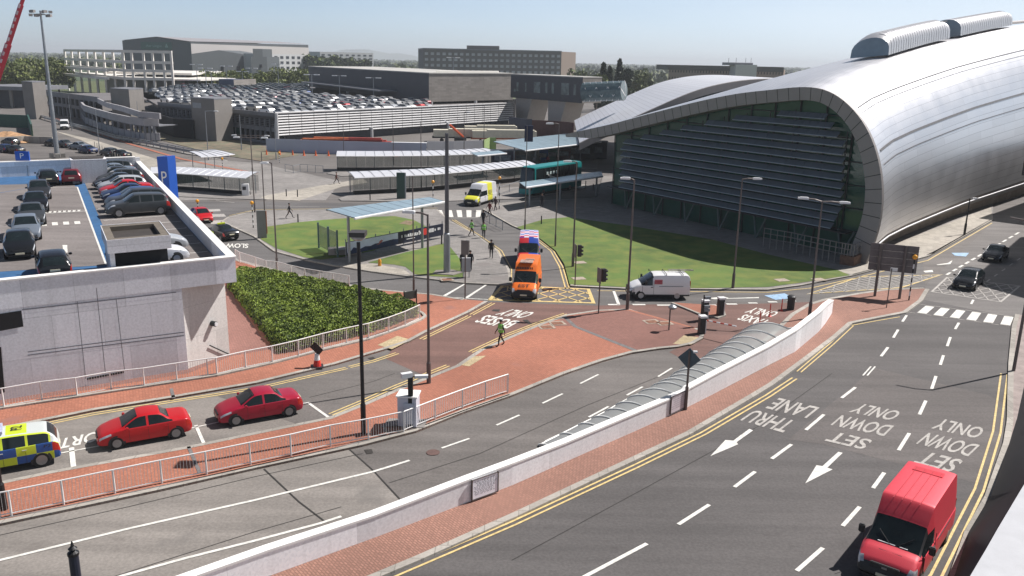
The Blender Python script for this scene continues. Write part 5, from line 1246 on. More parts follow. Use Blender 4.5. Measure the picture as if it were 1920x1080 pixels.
# -- police suv
m_pw = paint('police_silver', (.62, .66, .64)); m_py = mat('livery_yellow', (.52, .62, .03), .45, var=.03); m_pb = mat('livery_blue', (.015, .075, .28), .45, var=.03)
def pol(xm, k, c, left, a, m_):
    if a == 'body' and 1 <= k <= 5:
        row = 0 if c.z > .72 else 1; return a, (m_py if (int((xm+5)/.72)+row) % 2 else m_pb)
    if a == 'body' and k in (6, 7) and xm > -2.0 and xm < .9: return a, m_py
    if a == 'body' and k >= 8 and -1.1 < xm < -.3 and abs(c.y) < .5: return a, m_py
    return a, m_
pc = sedan('police estate car with yellow and blue checks and roof lights at the left edge', 'police car', m_pw, 'suv', 4.7, 1.86, 1.66, cls=pol, name='police_car')
place(pc, (5, 875), hd)
mb = MB(); mb.box((-.05, 0, 1.78), (.30, 1.1, .12)); mb.build('light_bar', mat('light_bar_blue_white', (.45, .48, .62), .3, var=.4, scale=6), pc, world=False)
mb = MB(); put_text(mb, 'P2', (-.95, .22, 1.705), (-.95, -.22, 1.705), (-.50, .22, 1.705)); mb.build('roof_lettering', m_black, pc, world=False)
mb = MB(); put_text(mb, 'P2', (-2.0, -.925, .93), (-1.72, -.935, .93), (-2.0, -.925, 1.05)); put_text(mb, 'P2', (-1.72, .935, .93), (-2.0, .925, .93), (-1.72, .925, 1.05)); mb.build('side_lettering', m_black, pc, world=False)
# -- white van
wv = van('white panel van with roof bars and a red sign on its side, beside the lawn', paint('van_white', (.80, .80, .79)), 4.8, 1.9, 1.95, rim=mat('hub_silver', (.5, .5, .5), .4, .5))
place(wv, (1231, 557), ((1290, 562), (1172, 561)))
for s in (-1, 1):
    mb = MB(); a, b_ = (-.35, .35) if s > 0 else (.35, -.35)
    mb.box((.12, s*.958, 1.45), (.62, .02, .36)); sg = mb.build('side_sign', mat('sign_pink_red', (.45, .12, .14), .6, var=.2, scale=9), wv, world=False)
    mb = MB()
    for zz, ww in ((1.5, .5), (1.38, .36)): mb.box((.12, s*.972, zz), (ww, .012, .05))
    build_split(mb, 'sign_line', mat('sign_red_dark', (.35, .03, .05), .6, var=.1), sg, world=False)
mb = MB()
for x in (.6, -.5, -1.8): mb.cyl((x, -.8, 2.06), (x, .8, 2.06), .025, n=6); mb.cyl((x, -.8, 1.93), (x, -.8, 2.06), .03, n=5); mb.cyl((x, .8, 1.93), (x, .8, 2.06), .03, n=5)
build_split(mb, 'roof_bar', m_black, wv, per=3, world=False)
lad = thing('ladder', (0, 0, 0), 'pale pole and ladder strapped on the roof bars of the white van', 'ladder'); mb = MB()
for y in (-.3, -.6): mb.cyl((-2.9, y, 2.1), (-.9, y, 2.1), .03, n=5)
for k in range(7): mb.cyl((-2.8+k*.3, -.3, 2.1), (-2.8+k*.3, -.6, 2.1), .018, n=5)
mb.build('ladder_frame', m_kerb, lad, world=False); lad.location = wv.location; lad.rotation_euler = wv.rotation_euler
# -- red van
rv = van('big red high-roof van in the right lane at the bottom of the picture', paint('van_red', (.66, .050, .075), .5), 5.8, 2.12, 2.62, True, bon=.85)
hv = ((1850, 915), (1752, 1085)); a = g(1617, 1105, .0); d_ = (g(*hv[1])-g(*hv[0])).normalized()
rv.rotation_euler = (0, 0, math.atan2(d_.y, d_.x)); 
RVC = Vector(vplane(1700, 950, g(1700, 950, 2.6), g(1701, 950, 2.6))) if False else g(1716, 925, 2.62)
fc = g(1722, 912, 2.62); rv.location = (fc.x+d_.x*.65, fc.y+d_.y*.65, .03)
mb = MB()
for y in (-.45, -.15, .15, .45): mb.box((-.6, y, 2.655), (3.2, .02, .02))
build_split(mb, 'roof_rib', mat('red_rib', (.42, .015, .03), .5), rv, world=False)
mb = MB(); mb.box((-1.9, 0, 2.655), (.03, 1.1, .02)); mb.box((-2.1, .0, 2.65), (.42, 1.1, .012)); mb.build('roof_panel', mat('red_rib2', (.56, .018, .035), .45), rv, world=False)
small(rv, 'bonnet_vent', (2.30, 0, 1.17), (.10, .80, .03), m_black)
small(rv, 'badge', (2.90, 0, .80), (.03, .18, .08), m_rim)
for y, w_ in ((.35, .28), (-.15, .42), (-.45, .2)): small(rv, 'dashboard_paper', (1.95, y, 1.32), (.16, w_, .02), mat('paper', (.6, .6, .62), .8, var=.3, scale=12))
# -- ambulances
m_or = paint('ambulance_orange', (.78, .16, .015), .45)
hdo = ((1013, 543), (1004, 563))
am = van('orange rescue van facing the camera on the yellow box junction', m_or, 5.6, 2.0, 2.55, True, name='rescue_van', bon=.9)
def placef(o, front_px, hp, L, z=0, back=None):
    a, b_ = g(*hp[0]), g(*hp[1]); d = (b_-a).normalized(); c = g(*front_px)-d*(L/2); o.location = (c.x, c.y, .03); o.rotation_euler = (0, 0, math.atan2(d.y, d.x))
placef(am, (981, 566), ((1024, 520), (1010, 568)), 5.6)
mb = MB(); [mb.add([Vector((1.66, y_, 2.28)), Vector((1.66, y_+.09, 2.28)), Vector((1.58, y_+.09, 2.44)), Vector((1.58, y_, 2.44))], [(0, 1, 2, 3)]) for y_ in np.arange(-.68, .6, .13)]; mb.build('brow_lettering', m_black, am, world=False)
mb = MB(); put_text(mb, 'EST', (2.50, -.42, 1.06), (2.50, .42, 1.06), (2.22, -.42, 1.24), .01); mb.build('bonnet_lettering', m_black, am, world=False)
mb = MB(); mb.box((.3, 0, 2.60), (1.0, 1.0, .06)); mb.box((-.3, .2, 2.62), (.3, .7, .10)); mb.build('roof_hatch', mat('roof_hatch_grey', (.35, .25, .20), .5, var=.5, scale=3), am, world=False)
mb = MB()
for k in range(8): mb.box((-2.5+k*.5, -.99, .8), (.25, .03, .5))
build_split(mb, 'side_stripe', mat('stripe_dark_blue', (.03, .04, .12), .5), am, world=False)
m_bl, m_rd = mat('rescue_blue', (.015, .06, .38), .45, var=.05), mat('rescue_red', (.55, .02, .03), .45, var=.05)
def resc(xm, k, c, left, a, m_):
    if a == 'body' and m_.name != m_black.name:
        if k >= 7 or xm > 1.4: 
            return a, (m_rd if c.y < 0 else m_bl) if (xm > .7) else (mat('rescue_white', (.62, .62, .68), .45) if int((xm+9)/.4+(c.y+3)/.5) % 2 else (m_rd if int((xm+9)/.8) % 2 else m_bl))
        return a, (m_bl if int((xm+9)/.9) % 2 else mat('rescue_pale_red', (.5, .10, .12), .45))
    return a, m_
am2 = van('red and blue checked rescue van standing behind the orange rescue van', mat('rescue_white', (.62, .62, .68), .45), 5.6, 2.0, 2.5, True, cls=resc, name='rescue_van', bon=.9, bump=m_bl)
placef(am2, (990, 505), ((1005, 450), (1003, 508)), 5.6)
# -- minibus
m_mw = paint('minibus_white', (.72, .72, .74)); m_my = mat('minibus_yellow', (.72, .70, .06), .45, var=.05)
def mini(xm, k, c, left, a, m_):
    if a == 'body' and (-1.7 < xm < -.3 or xm > 2.0) and m_.name != m_black.name: return a, m_my
    if k == 6 and (-.2 < xm < .55): return 'side_windows', m_vglass
    return a, m_
mi = van('white and yellow minibus coming towards the zebra crossing', m_mw, 6.0, 2.0, 2.6, True, cls=mini, name='minibus', cat='minibus', bon=.9)
placef(mi, (880, 388), ((935, 370), (884, 386)), 6.0)
mb = MB()
for s in (-1, 1): mb.box((-1.0, s*.99, 1.5), (.8, .03, .5))
build_split(mb, 'side_poster', mat('poster_olive', (.45, .42, .08), .6, var=.3, scale=5), mi, world=False)
# -- teal coach
def coach():
    L, Wd, H = 12.0, 2.5, 4.0; h = L/2; w = Wd/2; tl = paint('coach_teal', (.010, .23, .23), .4)
    t = thing('coach', (0, 0, 0), 'long teal coach with dark windows and a pale roof edge behind the glass walkway', 'coach')
    xk = [-h, -h+.06, -h+.3, 0, h-1.2, h-.55, h-.15, h]; tp = [H-.5, H-.1, H, H, H, H-.12, 1.6, 1.0]
    wtk = [w*.86, w*.9, w*.92, w*.92, w*.92, w*.88, w*.86, w*.8]; wk = [w*.96, w, w, w, w, w*.98, w*.93, w*.86]
    bel = [1.9]*6+[1.3, .9]; wn = [3.78]*5+[3.6, 1.5, .95]
    def cl(xm, k, c, left):
        if h-.62 < xm < h-.12 and k >= 6: return ('windscreen', m_vglass)
        if k == 6 and -h+1.1 < xm < h-.9: return ('side_windows', m_vglass)
        if xm > h-.15 and c.z > .9: return ('body', m_black)
        if k <= 1: return ('body', m_black)
        return ('body', tl)
    build_vehicle(dict(x=xk, top=tp, belt=bel, sill=[.32]*8, w=wk, wt=wtk, wint=wn, cls=cl, paint=tl, cuts=[-h+1.1, h-.9, h-.62], n=56, sm=.1), t)
    wheels(t, (-h+3.0, h-2.6), w-.14, .5, .28, 8)
    for s in (-1, 1):
        small(t, 'headlight', (h-.08, s*w*.72, .75), (.12, .35, .22), m_head); small(t, 'tail_light', (-h, s*w*.85, 1.1), (.06, .2, .5), m_tail); small(t, 'wing_mirror', (h+.1, s*(w+.12), 2.2), (.12, .2, .45), m_black)
        mb = MB(); mb.add([Vector((x, s*(w+.03), z)) for x, z in ((-4.5, 1.9), (.5, 1.9), (1.8, 2.1), (2.6, 2.9), (.4, 2.2), (-4.5, 2.05))], [(0, 1, 2, 3, 4, 5) if s < 0 else (5, 4, 3, 2, 1, 0)]); mb.build('white_swoosh', m_white, t, world=False)
        mb = MB()
        for k in range(7): mb.box((-4.0+k*1.2, s*(w*.975), 2.8), (.08, .08, 1.7))
        build_split(mb, 'window_pillar', m_black, t, world=False)
        for k in range(4): small(t, 'side_text_block', (2.6-k*.75, s*(w*.99), 3.0), (.42, .06, .4), mat('pale_text', (.5, .6, .58), .6, var=.3, scale=9))
    return t
co = coach(); placef(co, (984, 369), ((1068, 354), (996, 367)), 12.0)
# -- black cars on the right road
b1 = sedan('black estate car driving towards the box markings, nearer of two', 'car', paint('black', (.012, .013, .015), .2), 'hatch', 4.3, 1.8, 1.48)
placef(b1, (1803, 546), ((1895, 470), (1808, 540)), 4.3)
b2 = sedan('black saloon car farther back at the shade edge on the right road', 'car', paint('black', (.012, .013, .015), .2), 'sedan', 4.4)
placef(b2, (1856, 493), ((1935, 430), (1862, 485)), 4.4)
# -- small cars beyond the near car park
r3 = sedan('small red car passing the zebra crossing behind the white parapet', 'car', paint('bright_red', (.5, .012, .018)), 'hatch', 3.9, 1.7, 1.45); placef(r3, (388, 420), ((345, 395), (388, 420)), 3.9)
r4 = sedan('black taxi with a lime side panel turning below the white parapet', 'taxi', paint('black', (.012, .013, .015)), 'sedan', 4.5); placef(r4, (398, 440), ((440, 447), (390, 430)), 4.5)
small(r4, 'side_panel', (.3, .885, .6), (.8, .02, .3), mat('lime_panel', (.45, .6, .05), .6)); small(r4, 'roof_sign', (0, 0, 1.5), (.2, .8, .14), m_py)
wb_ = van('white van driving away on the far road beside the mast', paint('van_white', (.6, .6, .66)), 5.0, 1.9, 2.2, True); placef(wb_, (121, 244), ((122, 238), (118, 246)), 5.0)

# -- cars on the blue deck
cols = {n: paint(n, c) for n, c in dict(graphite=(.05, .055, .06), charcoal=(.03, .032, .036), silver=(.42, .44, .46), navy=(.015, .03, .09), blue=(.02, .06, .22), steel=(.16, .19, .23), champagne=(.40, .37, .32), white=(.68, .68, .70), wine=(.16, .01, .02), green=(.02, .07, .04)).items()}
cols['bright_red'] = paint('bright_red', (.5, .012, .018)); cols['black'] = paint('black', (.012, .013, .015))
lis = [('graphite', 'hatch', 'graphite hatchback nearest the rear wall in the row along the parapet'), ('steel', 'sedan', 'steel grey saloon second from the rear wall in the parapet row'), ('charcoal', 'sedan', 'charcoal saloon third from the rear wall in the parapet row'),
       ('graphite', 'hatch', 'graphite hatchback between two dark saloons in the parapet row'), ('black', 'sedan', 'black saloon next to the silver car in the parapet row'), ('silver', 'hatch', 'silver hatchback next to the red car in the parapet row'), ('bright_red', 'sedan', 'red saloon in the middle of the row along the parapet'),
       ('navy', 'sedan', 'navy saloon between red and blue cars in the parapet row'), ('blue', 'hatch', 'bright blue hatchback in the parapet row'), ('charcoal', 'suv', 'charcoal people carrier beside the blue hatchback on the deck'), ('graphite', 'suv', 'large graphite estate just behind the stair hut on the deck')]
ang_in = math.atan2(fdir.y, fdir.x)
bays = slen-1.6; n_b = 16; pitch_b = 2.62
protos = {}
def deckcar(colr, kind, lab, a, b_, ang, grp='cars parked on the blue roof deck'):
    dims = {'sedan': (4.5, 1.78, 1.43), 'hatch': (4.15, 1.75, 1.47), 'suv': (4.65, 1.86, 1.70)}[kind]
    if kind not in protos:
        o = sedan(lab, 'car', cols['graphite'], kind, *dims, group=grp); protos[kind] = o
    else: o = dup(protos[kind], (0, 0, 0), label=lab, group=grp)
    o['label'] = lab; o['category'] = 'car'; o['group'] = grp
    if colr != 'graphite' or True:
        for c in list(o.children_recursive):
            for s_ in c.material_slots:
                if s_.material and s_.material.name.startswith('paint_'): s_.link = 'OBJECT'; s_.material = cols[colr]
    p = cpk(a, b_, ZD); o.location = (p.x, p.y, ZD+.02); o.rotation_euler = (0, 0, ang); return o
for k, (cn, kd, lb) in enumerate(lis):
    deckcar(cn, kd, lb, 3.0+rnd.uniform(-.15, .15), slen-2.2-k*pitch_b, ang_in+rnd.uniform(-.02, .02))
deckcar('silver', 'hatch', 'silver car with dark windows beside the stair hut, nose to the parapet', 3.6, 8.2, ang_in+math.pi); deckcar('white', 'sedan', 'white saloon nearest the front parapet corner of the deck', 4.2, 4.9, ang_in+math.pi)
def dcar_px(cn, kd, lb, px, ang):
    p = g(*px, ZD); a, b_ = (p-pA).dot(fdir), (p-pA).dot(sdir); return deckcar(cn, kd, lb, a, b_, ang)
aw = math.atan2(sdir.y, sdir.x); _v = g(54, 480, ZD)-g(47, 354, ZD); _dn = math.atan2(_v.y, _v.x)
for cn, kd, lb, px in [('charcoal', 'hatch', 'charcoal hatchback farthest back in the left edge row of the deck', (18, 371)), ('black', 'sedan', 'black saloon second in the left edge row of the deck', (18, 393)), ('graphite', 'sedan', 'graphite saloon third in the left edge row of the deck', (18, 416)),
                       ('steel', 'hatch', 'steel grey hatchback fourth in the left edge row of the deck', (16, 443)), ('black', 'hatch', 'black hatchback nearest in the left edge row of the deck', (13, 474))]:
    dcar_px(cn, kd, lb, px, _dn)
dcar_px('black', 'hatch', 'black hatchback with lit red tail light against the rear wall', (26, 346), aw+.05); dcar_px('wine', 'hatch', 'dark wine hatchback against the rear wall beside the white box', (73, 344), aw-.05)
dcar_px('black', 'hatch', 'black car peeping over the front parapet of the deck', (90, 512), aw+.03)

# -- open air cars at far left
for i, (px, cn, kd) in enumerate([((20, 272), 'charcoal', 'hatch'), ((8, 285), 'navy', 'hatch'), ((28, 287), 'black', 'sedan'), ((100, 274), 'black', 'sedan'), ((122, 276), 'graphite', 'sedan'), ((148, 280), 'steel', 'sedan'), ((165, 287), 'navy', 'sedan'), ((205, 292), 'graphite', 'hatch'), ((225, 296), 'black', 'sedan')]):
    o = dup(protos[kd], (0, 0, 0)); 
    p = g(*px); o.location = (p.x, p.y, .03); o.rotation_euler = (0, 0, 2.6+rnd.uniform(-.1, .1)); o['group'] = 'dark cars in the yard behind the blue deck'
    o['label'] = ['charcoal hatchback by the blue sign, farthest of three in the yard', 'navy hatchback at the left edge of the yard behind the blue sign', 'black saloon partly hidden behind the small blue sign', 'black saloon left of the floodlight mast foot', 'graphite saloon just behind the floodlight mast foot', 'steel grey saloon right of the floodlight mast', 'navy saloon third right of the mast in the yard', 'graphite hatchback behind the white plant box', 'black saloon at the right end of the yard cars'][i]
    for c in list(o.children_recursive):
        for s_ in c.material_slots:
            if s_.material and s_.material.name.startswith('paint_'): s_.link = 'OBJECT'; s_.material = cols[cn]

# -- hundreds of small cars on the far deck (single mesh each)
def tiny_car(colr):
    mb = MB(); xk = [-2.15, -2.0, -1.5, -.8, .4, .95, 1.7, 2.15]; tp = [.8, .95, 1.05, 1.42, 1.42, .98, .85, .6]
    rows = []
    for x, z in zip(xk, tp): w = .85 if abs(x) < 2 else .74; tw = .62 if z > 1.2 else w*.9; rows.append([Vector((x, w, .25)), Vector((x, w, min(.9, z-.05))), Vector((x, tw, z)), Vector((x, -tw, z)), Vector((x, -w, min(.9, z-.05))), Vector((x, -w, .25))])
    fs = []; o = 0
    for j in range(7):
        for i in range(5):
            g_ = 1 if (i in (1, 3) and 2 <= j <= 4) or (i == 2 and j in (2, 4)) else 0
            mb.add([rows[j][i], rows[j][i+1], rows[j+1][i+1], rows[j+1][i]], [(0, 1, 2, 3)], g_)
    mb.add(rows[0], [(5, 4, 3, 2, 1, 0)]); mb.add(rows[-1], [(0, 1, 2, 3, 4, 5)])
    for x in (-1.35, 1.35):
        for s in (-1, 1): mb.cyl((x, s*.72, .31), (x, s*.88, .31), .31, n=10, mi=2)
    ob = mb.build('parked_car', [mat('paint_glossy_white', (.86, .86, .85), .25, .1, var=0) if colr.name == 'paint_white' else colr, mat('parked_car_glass', (.11, .115, .12), .2, spec=.6), m_tyre]); return ob
wt = [('white', 85), ('silver', 40), ('steel', 10), ('graphite', 10), ('black', 8), ('navy', 9), ('blue', 4), ('bright_red', 5), ('champagne', 8), ('green', 2), ('wine', 2)]
tp_ = {n: None for n, _ in wt}; pool = [n for n, c in wt for _ in range(c)]
names_ = dict(white='white', silver='silver', steel='blue-grey', graphite='graphite', black='black', navy='navy', blue='blue', bright_red='red', champagne='beige', green='green', wine='wine red')
rw = random.Random(11); cnt = 0
rowdir = u2; coldir = Vector((-u2.y, u2.x, 0)); coldir = coldir if coldir.y > 0 else -coldir
cand = []
poly = [(p.x, p.y) for p in back2]
def inside(x, y, P_):
    c = False; n = len(P_)
    for i in range(n):
        x0, y0 = P_[i]; x1, y1 = P_[(i+1) % n]
        if (y0 > y) != (y1 > y) and x < (x1-x0)*(y-y0)/(y1-y0)+x0: c = not c
    return c
boxp = [(v_.x, v_.y) for v_ in (g(578, 125, 14), g(804, 138, 14), g(962, 138.5, 14))]
for r_ in range(40):
    b0 = 3.5+r_*4.9+(5.8*(r_//2))*.55
    for k in range(-30, 100):
        a0_ = k*2.6+1.5; p = K+rowdir*a0_+coldir*b0
        if not inside(p.x, p.y, poly) or not inside(p.x+2, p.y+2, poly) or not inside(p.x-3, p.y-2, poly): continue
        px_, py_ = pj((p.x, p.y, ZD2+.7))
        if px_ < 262 or px_ > 960 or py_ < 158.5: continue
        if px_ > 575 and py_ < 178+(px_-590)*.065: continue
        if px_ > 800 and py_ < 200: continue
        cand.append((p.y, p, r_))
cand.sort(key=lambda c: c[0]); cand = [c for c in cand if rw.random() > .06]
nmax = 300
sel = cand[:nmax-0]
adj_ = ['near the louvred edge', 'in the middle of the deck', 'towards the back of the deck']
for y_, p, r_ in cand[:min(len(cand), 295)]:
    cn = rw.choice(pool)
    if tp_[cn] is None: o = tiny_car(cols[cn]); tp_[cn] = o; tag(o, None, 'car', None)
    else: o = tp_[cn].copy(); SC.collection.objects.link(o)
    o.location = (p.x+rw.uniform(-.35, .35), p.y+rw.uniform(-.35, .35), ZD2+.02); o.scale = (rw.uniform(.88, 1.08), rw.uniform(.95, 1.04), rw.uniform(.93, 1.28)); o.rotation_euler = (0, 0, math.atan2(coldir.y, coldir.x)+(math.pi if rw.random() < .5 else 0)+rw.uniform(-.04, .04))
    o['label'] = 'small %s car parked among the rows on the far roof deck' % names_[cn]; o['category'] = 'car'; o['group'] = '%s cars on the far roof deck' % names_[cn]
rest = cand[295:]
if rest:
    mb = MB(); lm = []; keys = [n for n, _ in wt]; mats_ = [cols[n] for n in keys]+[m_vglass, m_tyre]
    for y_, p, r_ in rest:
        src = tp_['white'].data if tp_['white'] else None; cn = rw.choice(pool); ci = keys.index(cn); an = math.atan2(coldir.y, coldir.x)+rw.uniform(-.03, .03); ca, sa = math.cos(an), math.sin(an)
        vs = [(p.x+ca*v_.co.x-sa*v_.co.y, p.y+sa*v_.co.x+ca*v_.co.y, ZD2+.02+v_.co.z) for v_ in src.vertices]
        mb.add(vs, [tuple(f_.vertices) for f_ in src.polygons], [ci if f_.material_index == 0 else len(keys)+f_.material_index-1 for f_ in src.polygons])
    o = mb.build('parked_cars', mats_); tag(o, 'farthest rows of parked cars at the back of the far roof deck', 'cars', None, 'stuff')
print('deck cars', len(cand), [round(v,1) for v in (K.x,K.y,Lf.x,Lf.y,Rr.x,Rr.y)], [ (round(c[1].x),round(c[1].y)) for c in cand[::40]])
# ------------------------------------------------------------------ street furniture and small structures
m_post = mat('lamp_post_brown', (.12, .10, .095), .5, .3, var=.15, scale=2); m_postb = mat('lamp_post_black', (.012, .012, .013), .45, .2, var=.2, scale=2); m_postg = mat('lamp_post_galvanised', (.26, .28, .30), .45, .5, var=.15, scale=1)
m_lampw = mat('lamp_head_white', (.72, .72, .72), .4, var=.05); m_lampl = mat('lamp_lens', (.5, .5, .48), .2, var=.1)
GL = 'lamp posts around the junction'
def lamp(base, topy, arms, lab, m=m_post, r=.085, head=m_lampw, z0=0, grp=GL, thick_base=True, armlen=None):
    b_ = g(*base, z0); h = hgt(base[0], base[1], topy, z0)
    t = thing('lamp_post', tuple(b_), lab, 'lamp post', grp)
    mb = MB(); mb.lathe((0, 0, 0), [(r*1.5, 0), (r*1.5, 1.2), (r, 1.3), (r*.65, h)], 10); mb.build('pole', m, t, world=False)
    for ang, L, up in arms:
        d = Vector((math.cos(ang), math.sin(ang), 0)); a = Vector((0, 0, h-.05)); e = a+d*L+Vector((0, 0, up))
        mb = MB(); mb.tube([a, a.lerp(e, .5)+Vector((0, 0, .05)), e], .05, 6, 0); ar = mb.build('arm', m, t, world=False)
        mb = MB(); ca, sa = math.cos(ang), math.sin(ang)
        mb.box((e.x+ca*.30, e.y+sa*.30, e.z), (.72, .28, .13), ang); mb.box((e.x+ca*.26, e.y+sa*.26, e.z+.07), (.5, .2, .06), ang); mb.build('lamp_head', head, ar, world=False)
    return t
lamp((804, 718), 402, [(math.pi*.93, .75, .12)], 'brown lamp post on the brick island behind the white cabinet', z0=KZ)
lamp((776, 552), 330, [], 'thin brown pole rising behind the billboard at the red pavement edge', r=.06)
lamp((520, 509), 305, [(math.pi*.95, .3, 0)], 'tall brown lamp post at the loop road railing left of the hedge top', r=.075)
lamp((499, 447), 285, [], 'brown pole behind the grey sign box at the left end of the lawn', r=.07)
lamp((478, 400), 258, [(math.pi, 1.3, .05), (0, 1.3, .05)], 'double-armed lamp post by the long glass bus shelter', r=.07)
lamp((1176, 580), 337, [(math.pi*.95, .35, .12)], 'brown lamp post in front of the white panel van', z0=KZ)
lamp((1374, 540), 335, [(.05, .9, .05)], 'brown lamp post on the lawn edge with its arm pointing right', z0=KZ)
lamp((1517, 597), 377, [(math.pi*.93, 1.0, .18), (-.1, 1.25, -.02)], 'double-armed brown lamp post at the end of the white wall', z0=KZ)
lamp((1074, 500), 303, [(math.pi, .5, .05)], 'brown lamp post beside the traffic light on the lawn corner', z0=KZ)
lamp((1041, 462), 232, [(math.pi, .6, .05)], 'thin tall pole on the lawn right of the red and blue van', r=.06, z0=KZ)
lamp((984, 434), 235, [], 'thin tall pole carrying a navy box at the tip of the terminal lawn', r=.06, z0=KZ)
lamp((1808, 440), 372, [(math.pi*.1, .4, 0)], 'short brown lamp post on the pavement beside the metal skin', z0=KZ, m=m_postb)
lamp((391, 300), 208, [(0, 1.6, .05)], 'lamp post with a right-pointing arm in front of the stair tower', r=.08, m=m_postg)
lamp((453, 282), 215, [], 'grey lamp post right of the stair tower with the sign', r=.08, m=m_postg)
lamp((474, 330), 254, [(math.pi, 2.2, .05), (0, 2.2, .05)], 'wide double-armed lamp post above the glass shelter end', r=.09, m=m_post)
for i, (b_, ty, lb) in enumerate([((645, 296), 232, 'dark pole left of the white hoarding middle, over the shelters'), ((738, 310), 235, 'dark pole over the middle of the white roofed shelter'), ((790, 352), 227, 'dark pole just left of the tall mast'), ((870, 300), 210, 'dark pole with a lamp head in front of the construction yard'), ((907, 300), 198, 'dark pole at the right end of the construction yard'), ((187, 285), 205, 'slim grey pole on the verge in front of the curved ramp'), ((263, 262), 190, 'slim grey pole on the grass right of the ramp'), ((135, 245), 178, 'slim grey pole left of the curved ramp'), ((518, 300), 232, 'slim grey pole at the left end of the white hoarding'), ((1170, 300), 246, 'slim pole under the terminal tip')]):
    lamp(b_, ty, [(0, .5, .05)] if i in (3,) else [], lb, r=.07, m=m_postg if i > 4 else m_post, grp='distant poles')
# low deck lamps
for i, (x, y0, y1) in enumerate([(371, 163, 121), (388, 172, 128), (398, 168, 133), (427, 163, 124), (456, 163, 134), (474, 163, 128), (523, 166, 120), (586, 182, 140), (637, 178, 142), (701, 185, 146), (850, 150, 108)]):
    p = g(x, y0+2, ZD2) if i < 10 else P(850, 140, 300); z = ZD2 if i < 10 else 14
    t = thing('deck_lamp', (p.x, p.y, z), 'twin-headed lamp post standing among cars on the far roof deck' if i < 10 else 'twin-headed lamp post on the dark box roof', 'lamp post', 'twin-headed lamps on the far roof deck' if i < 10 else None)
    top = P(x, y1, p.y).z-z; mb = MB(); mb.cyl((0, 0, 0), (0, 0, top), .14, .08, 6); mb.build('pole', m_postg, t, world=False); 
    for s in (-1, 1): mb = MB(); mb.box((s*1.5, 0, top), (1.6, .5, .25)); mb.build('lamp_head', m_lampw, t, world=False)
    mb = MB(); mb.cyl((-.8, 0, top), (.8, 0, top), .07, n=5); mb.build('arm', m_postg, t, world=False)
# tall lattice-thick mast at the centre
b_ = g(838, 511, .15); h = hgt(838, 511, 252)
t = thing('tall_mast', tuple(b_), 'tall thick mast with a pale grey base standing on the small lawn', 'mast')
mb = MB(); mb.lathe((0, 0, 0), [(.30, 0), (.27, 3.4), (.19, 3.5)], 14); mb.build('base_sleeve', m_postg, t, world=False)
mb = MB(); mb.lathe((0, 0, 3.4), [(.19, 0), (.15, h-3.4)], 12); mb.build('pole', mat('mast_dark', (.09, .09, .10), .5, .3, var=.1), t, world=False)
mb = MB(); mb.prism([(-1.2, -.7), (.6, -1.0), (1.4, .1), (.4, .9), (-1.0, .6)], -.02, .06); mb.build('foundation', m_conc, t, world=False)
# floodlight mast
b_ = g(108, 296); h = hgt(108, 296, 20)
t = thing('floodlight_mast', tuple(b_), 'very tall grey floodlight mast with a ring of lamps at the top left', 'mast')
mb = MB(); mb.lathe((0, 0, 0), [(.42, 0), (.15, h)], 12); mb.build('pole', m_postg, t, world=False)
mb = MB(); R = 1.15
for i in range(14): u0, u1 = 2*math.pi*i/14, 2*math.pi*(i+1)/14; mb.cyl((R*math.cos(u0), R*math.sin(u0), h-.6), (R*math.cos(u1), R*math.sin(u1), h-.6), .06, n=5)
for i in range(4): u0 = math.pi/2*i; mb.cyl((0, 0, h-.6), (R*math.cos(u0), R*math.sin(u0), h-.6), .06, n=5)
mb.build('lamp_ring', m_postg, t, world=False)
for i in range(10):
    u0 = 2*math.pi*i/10; mb = MB(); mb.box((1.5*math.cos(u0), 1.5*math.sin(u0), h-.5+(.35 if i % 2 else -.25)), (.5, .62, .42), u0); mb.build('floodlight', m_fascia, t, world=False)
mb = MB()
for i in range(4): u0 = math.pi/2*i+.5; mb.box((.9*math.cos(u0), .9*math.sin(u0), .4), (.7, .7, .8), u0)
build_split(mb, 'base_block', m_kerb, t, world=False)
# black lantern post near
b_ = g(682, 812, KZ); h = hgt(682, 812, 450, KZ)
t = thing('lantern_post', tuple(b_), 'tall black lamp post with a square lantern head on the brick island', 'lamp post')
mb = MB(); mb.lathe((0, 0, 0), [(.13, 0), (.13, 1.5), (.095, 1.6), (.085, h-.1)], 12); mb.build('pole', m_postb, t, world=False)
mb = MB(); mb.box((0, 0, h+.30), (.72, .72, .22)); mb.build('lantern_cap', mat('lantern_cap', (.045, .04, .04), .6), t, world=False)
mb = MB(); mb.lathe((0, 0, h-.02), [(.16, 0), (.33, .10), (.34, .20)], 12); mb.build('lantern_glass', mat('lantern_glass', (.35, .33, .33), .25, var=.3, scale=5), t, world=False)
# posts whose tops / feet are cut by the frame
t = thing('lamp_post', tuple(g(6, 955, KZ)), 'black lamp post foot cut off by the left edge on the brick island', 'lamp post')
mb = MB(); mb.lathe((0, 0, 0), [(.18, 0), (.16, 1.1), (.11, 1.2), (.09, 9.9)], 12); mb.build('pole', m_postb, t, world=False)
tp3 = g(134, 1013, 5.2); t = thing('slender_post', (tp3.x, tp3.y, 0), 'dark blue-black post with a pointed finial rising from the bottom edge', 'post')
mb = MB(); mb.lathe((0, 0, 0), [(.15, 0), (.13, 4.7), (.13, 4.75)], 12); mb.build('pole', mat('post_navy', (.018, .022, .04), .4, .2), t, world=False)
mb = MB(); mb.lathe((0, 0, 4.75), [(.15, 0), (.15, .08), (.06, .14), (.12, .2), (.05, .27), (.015, .42)], 12); mb.build('finial', m_postb, t, world=False)
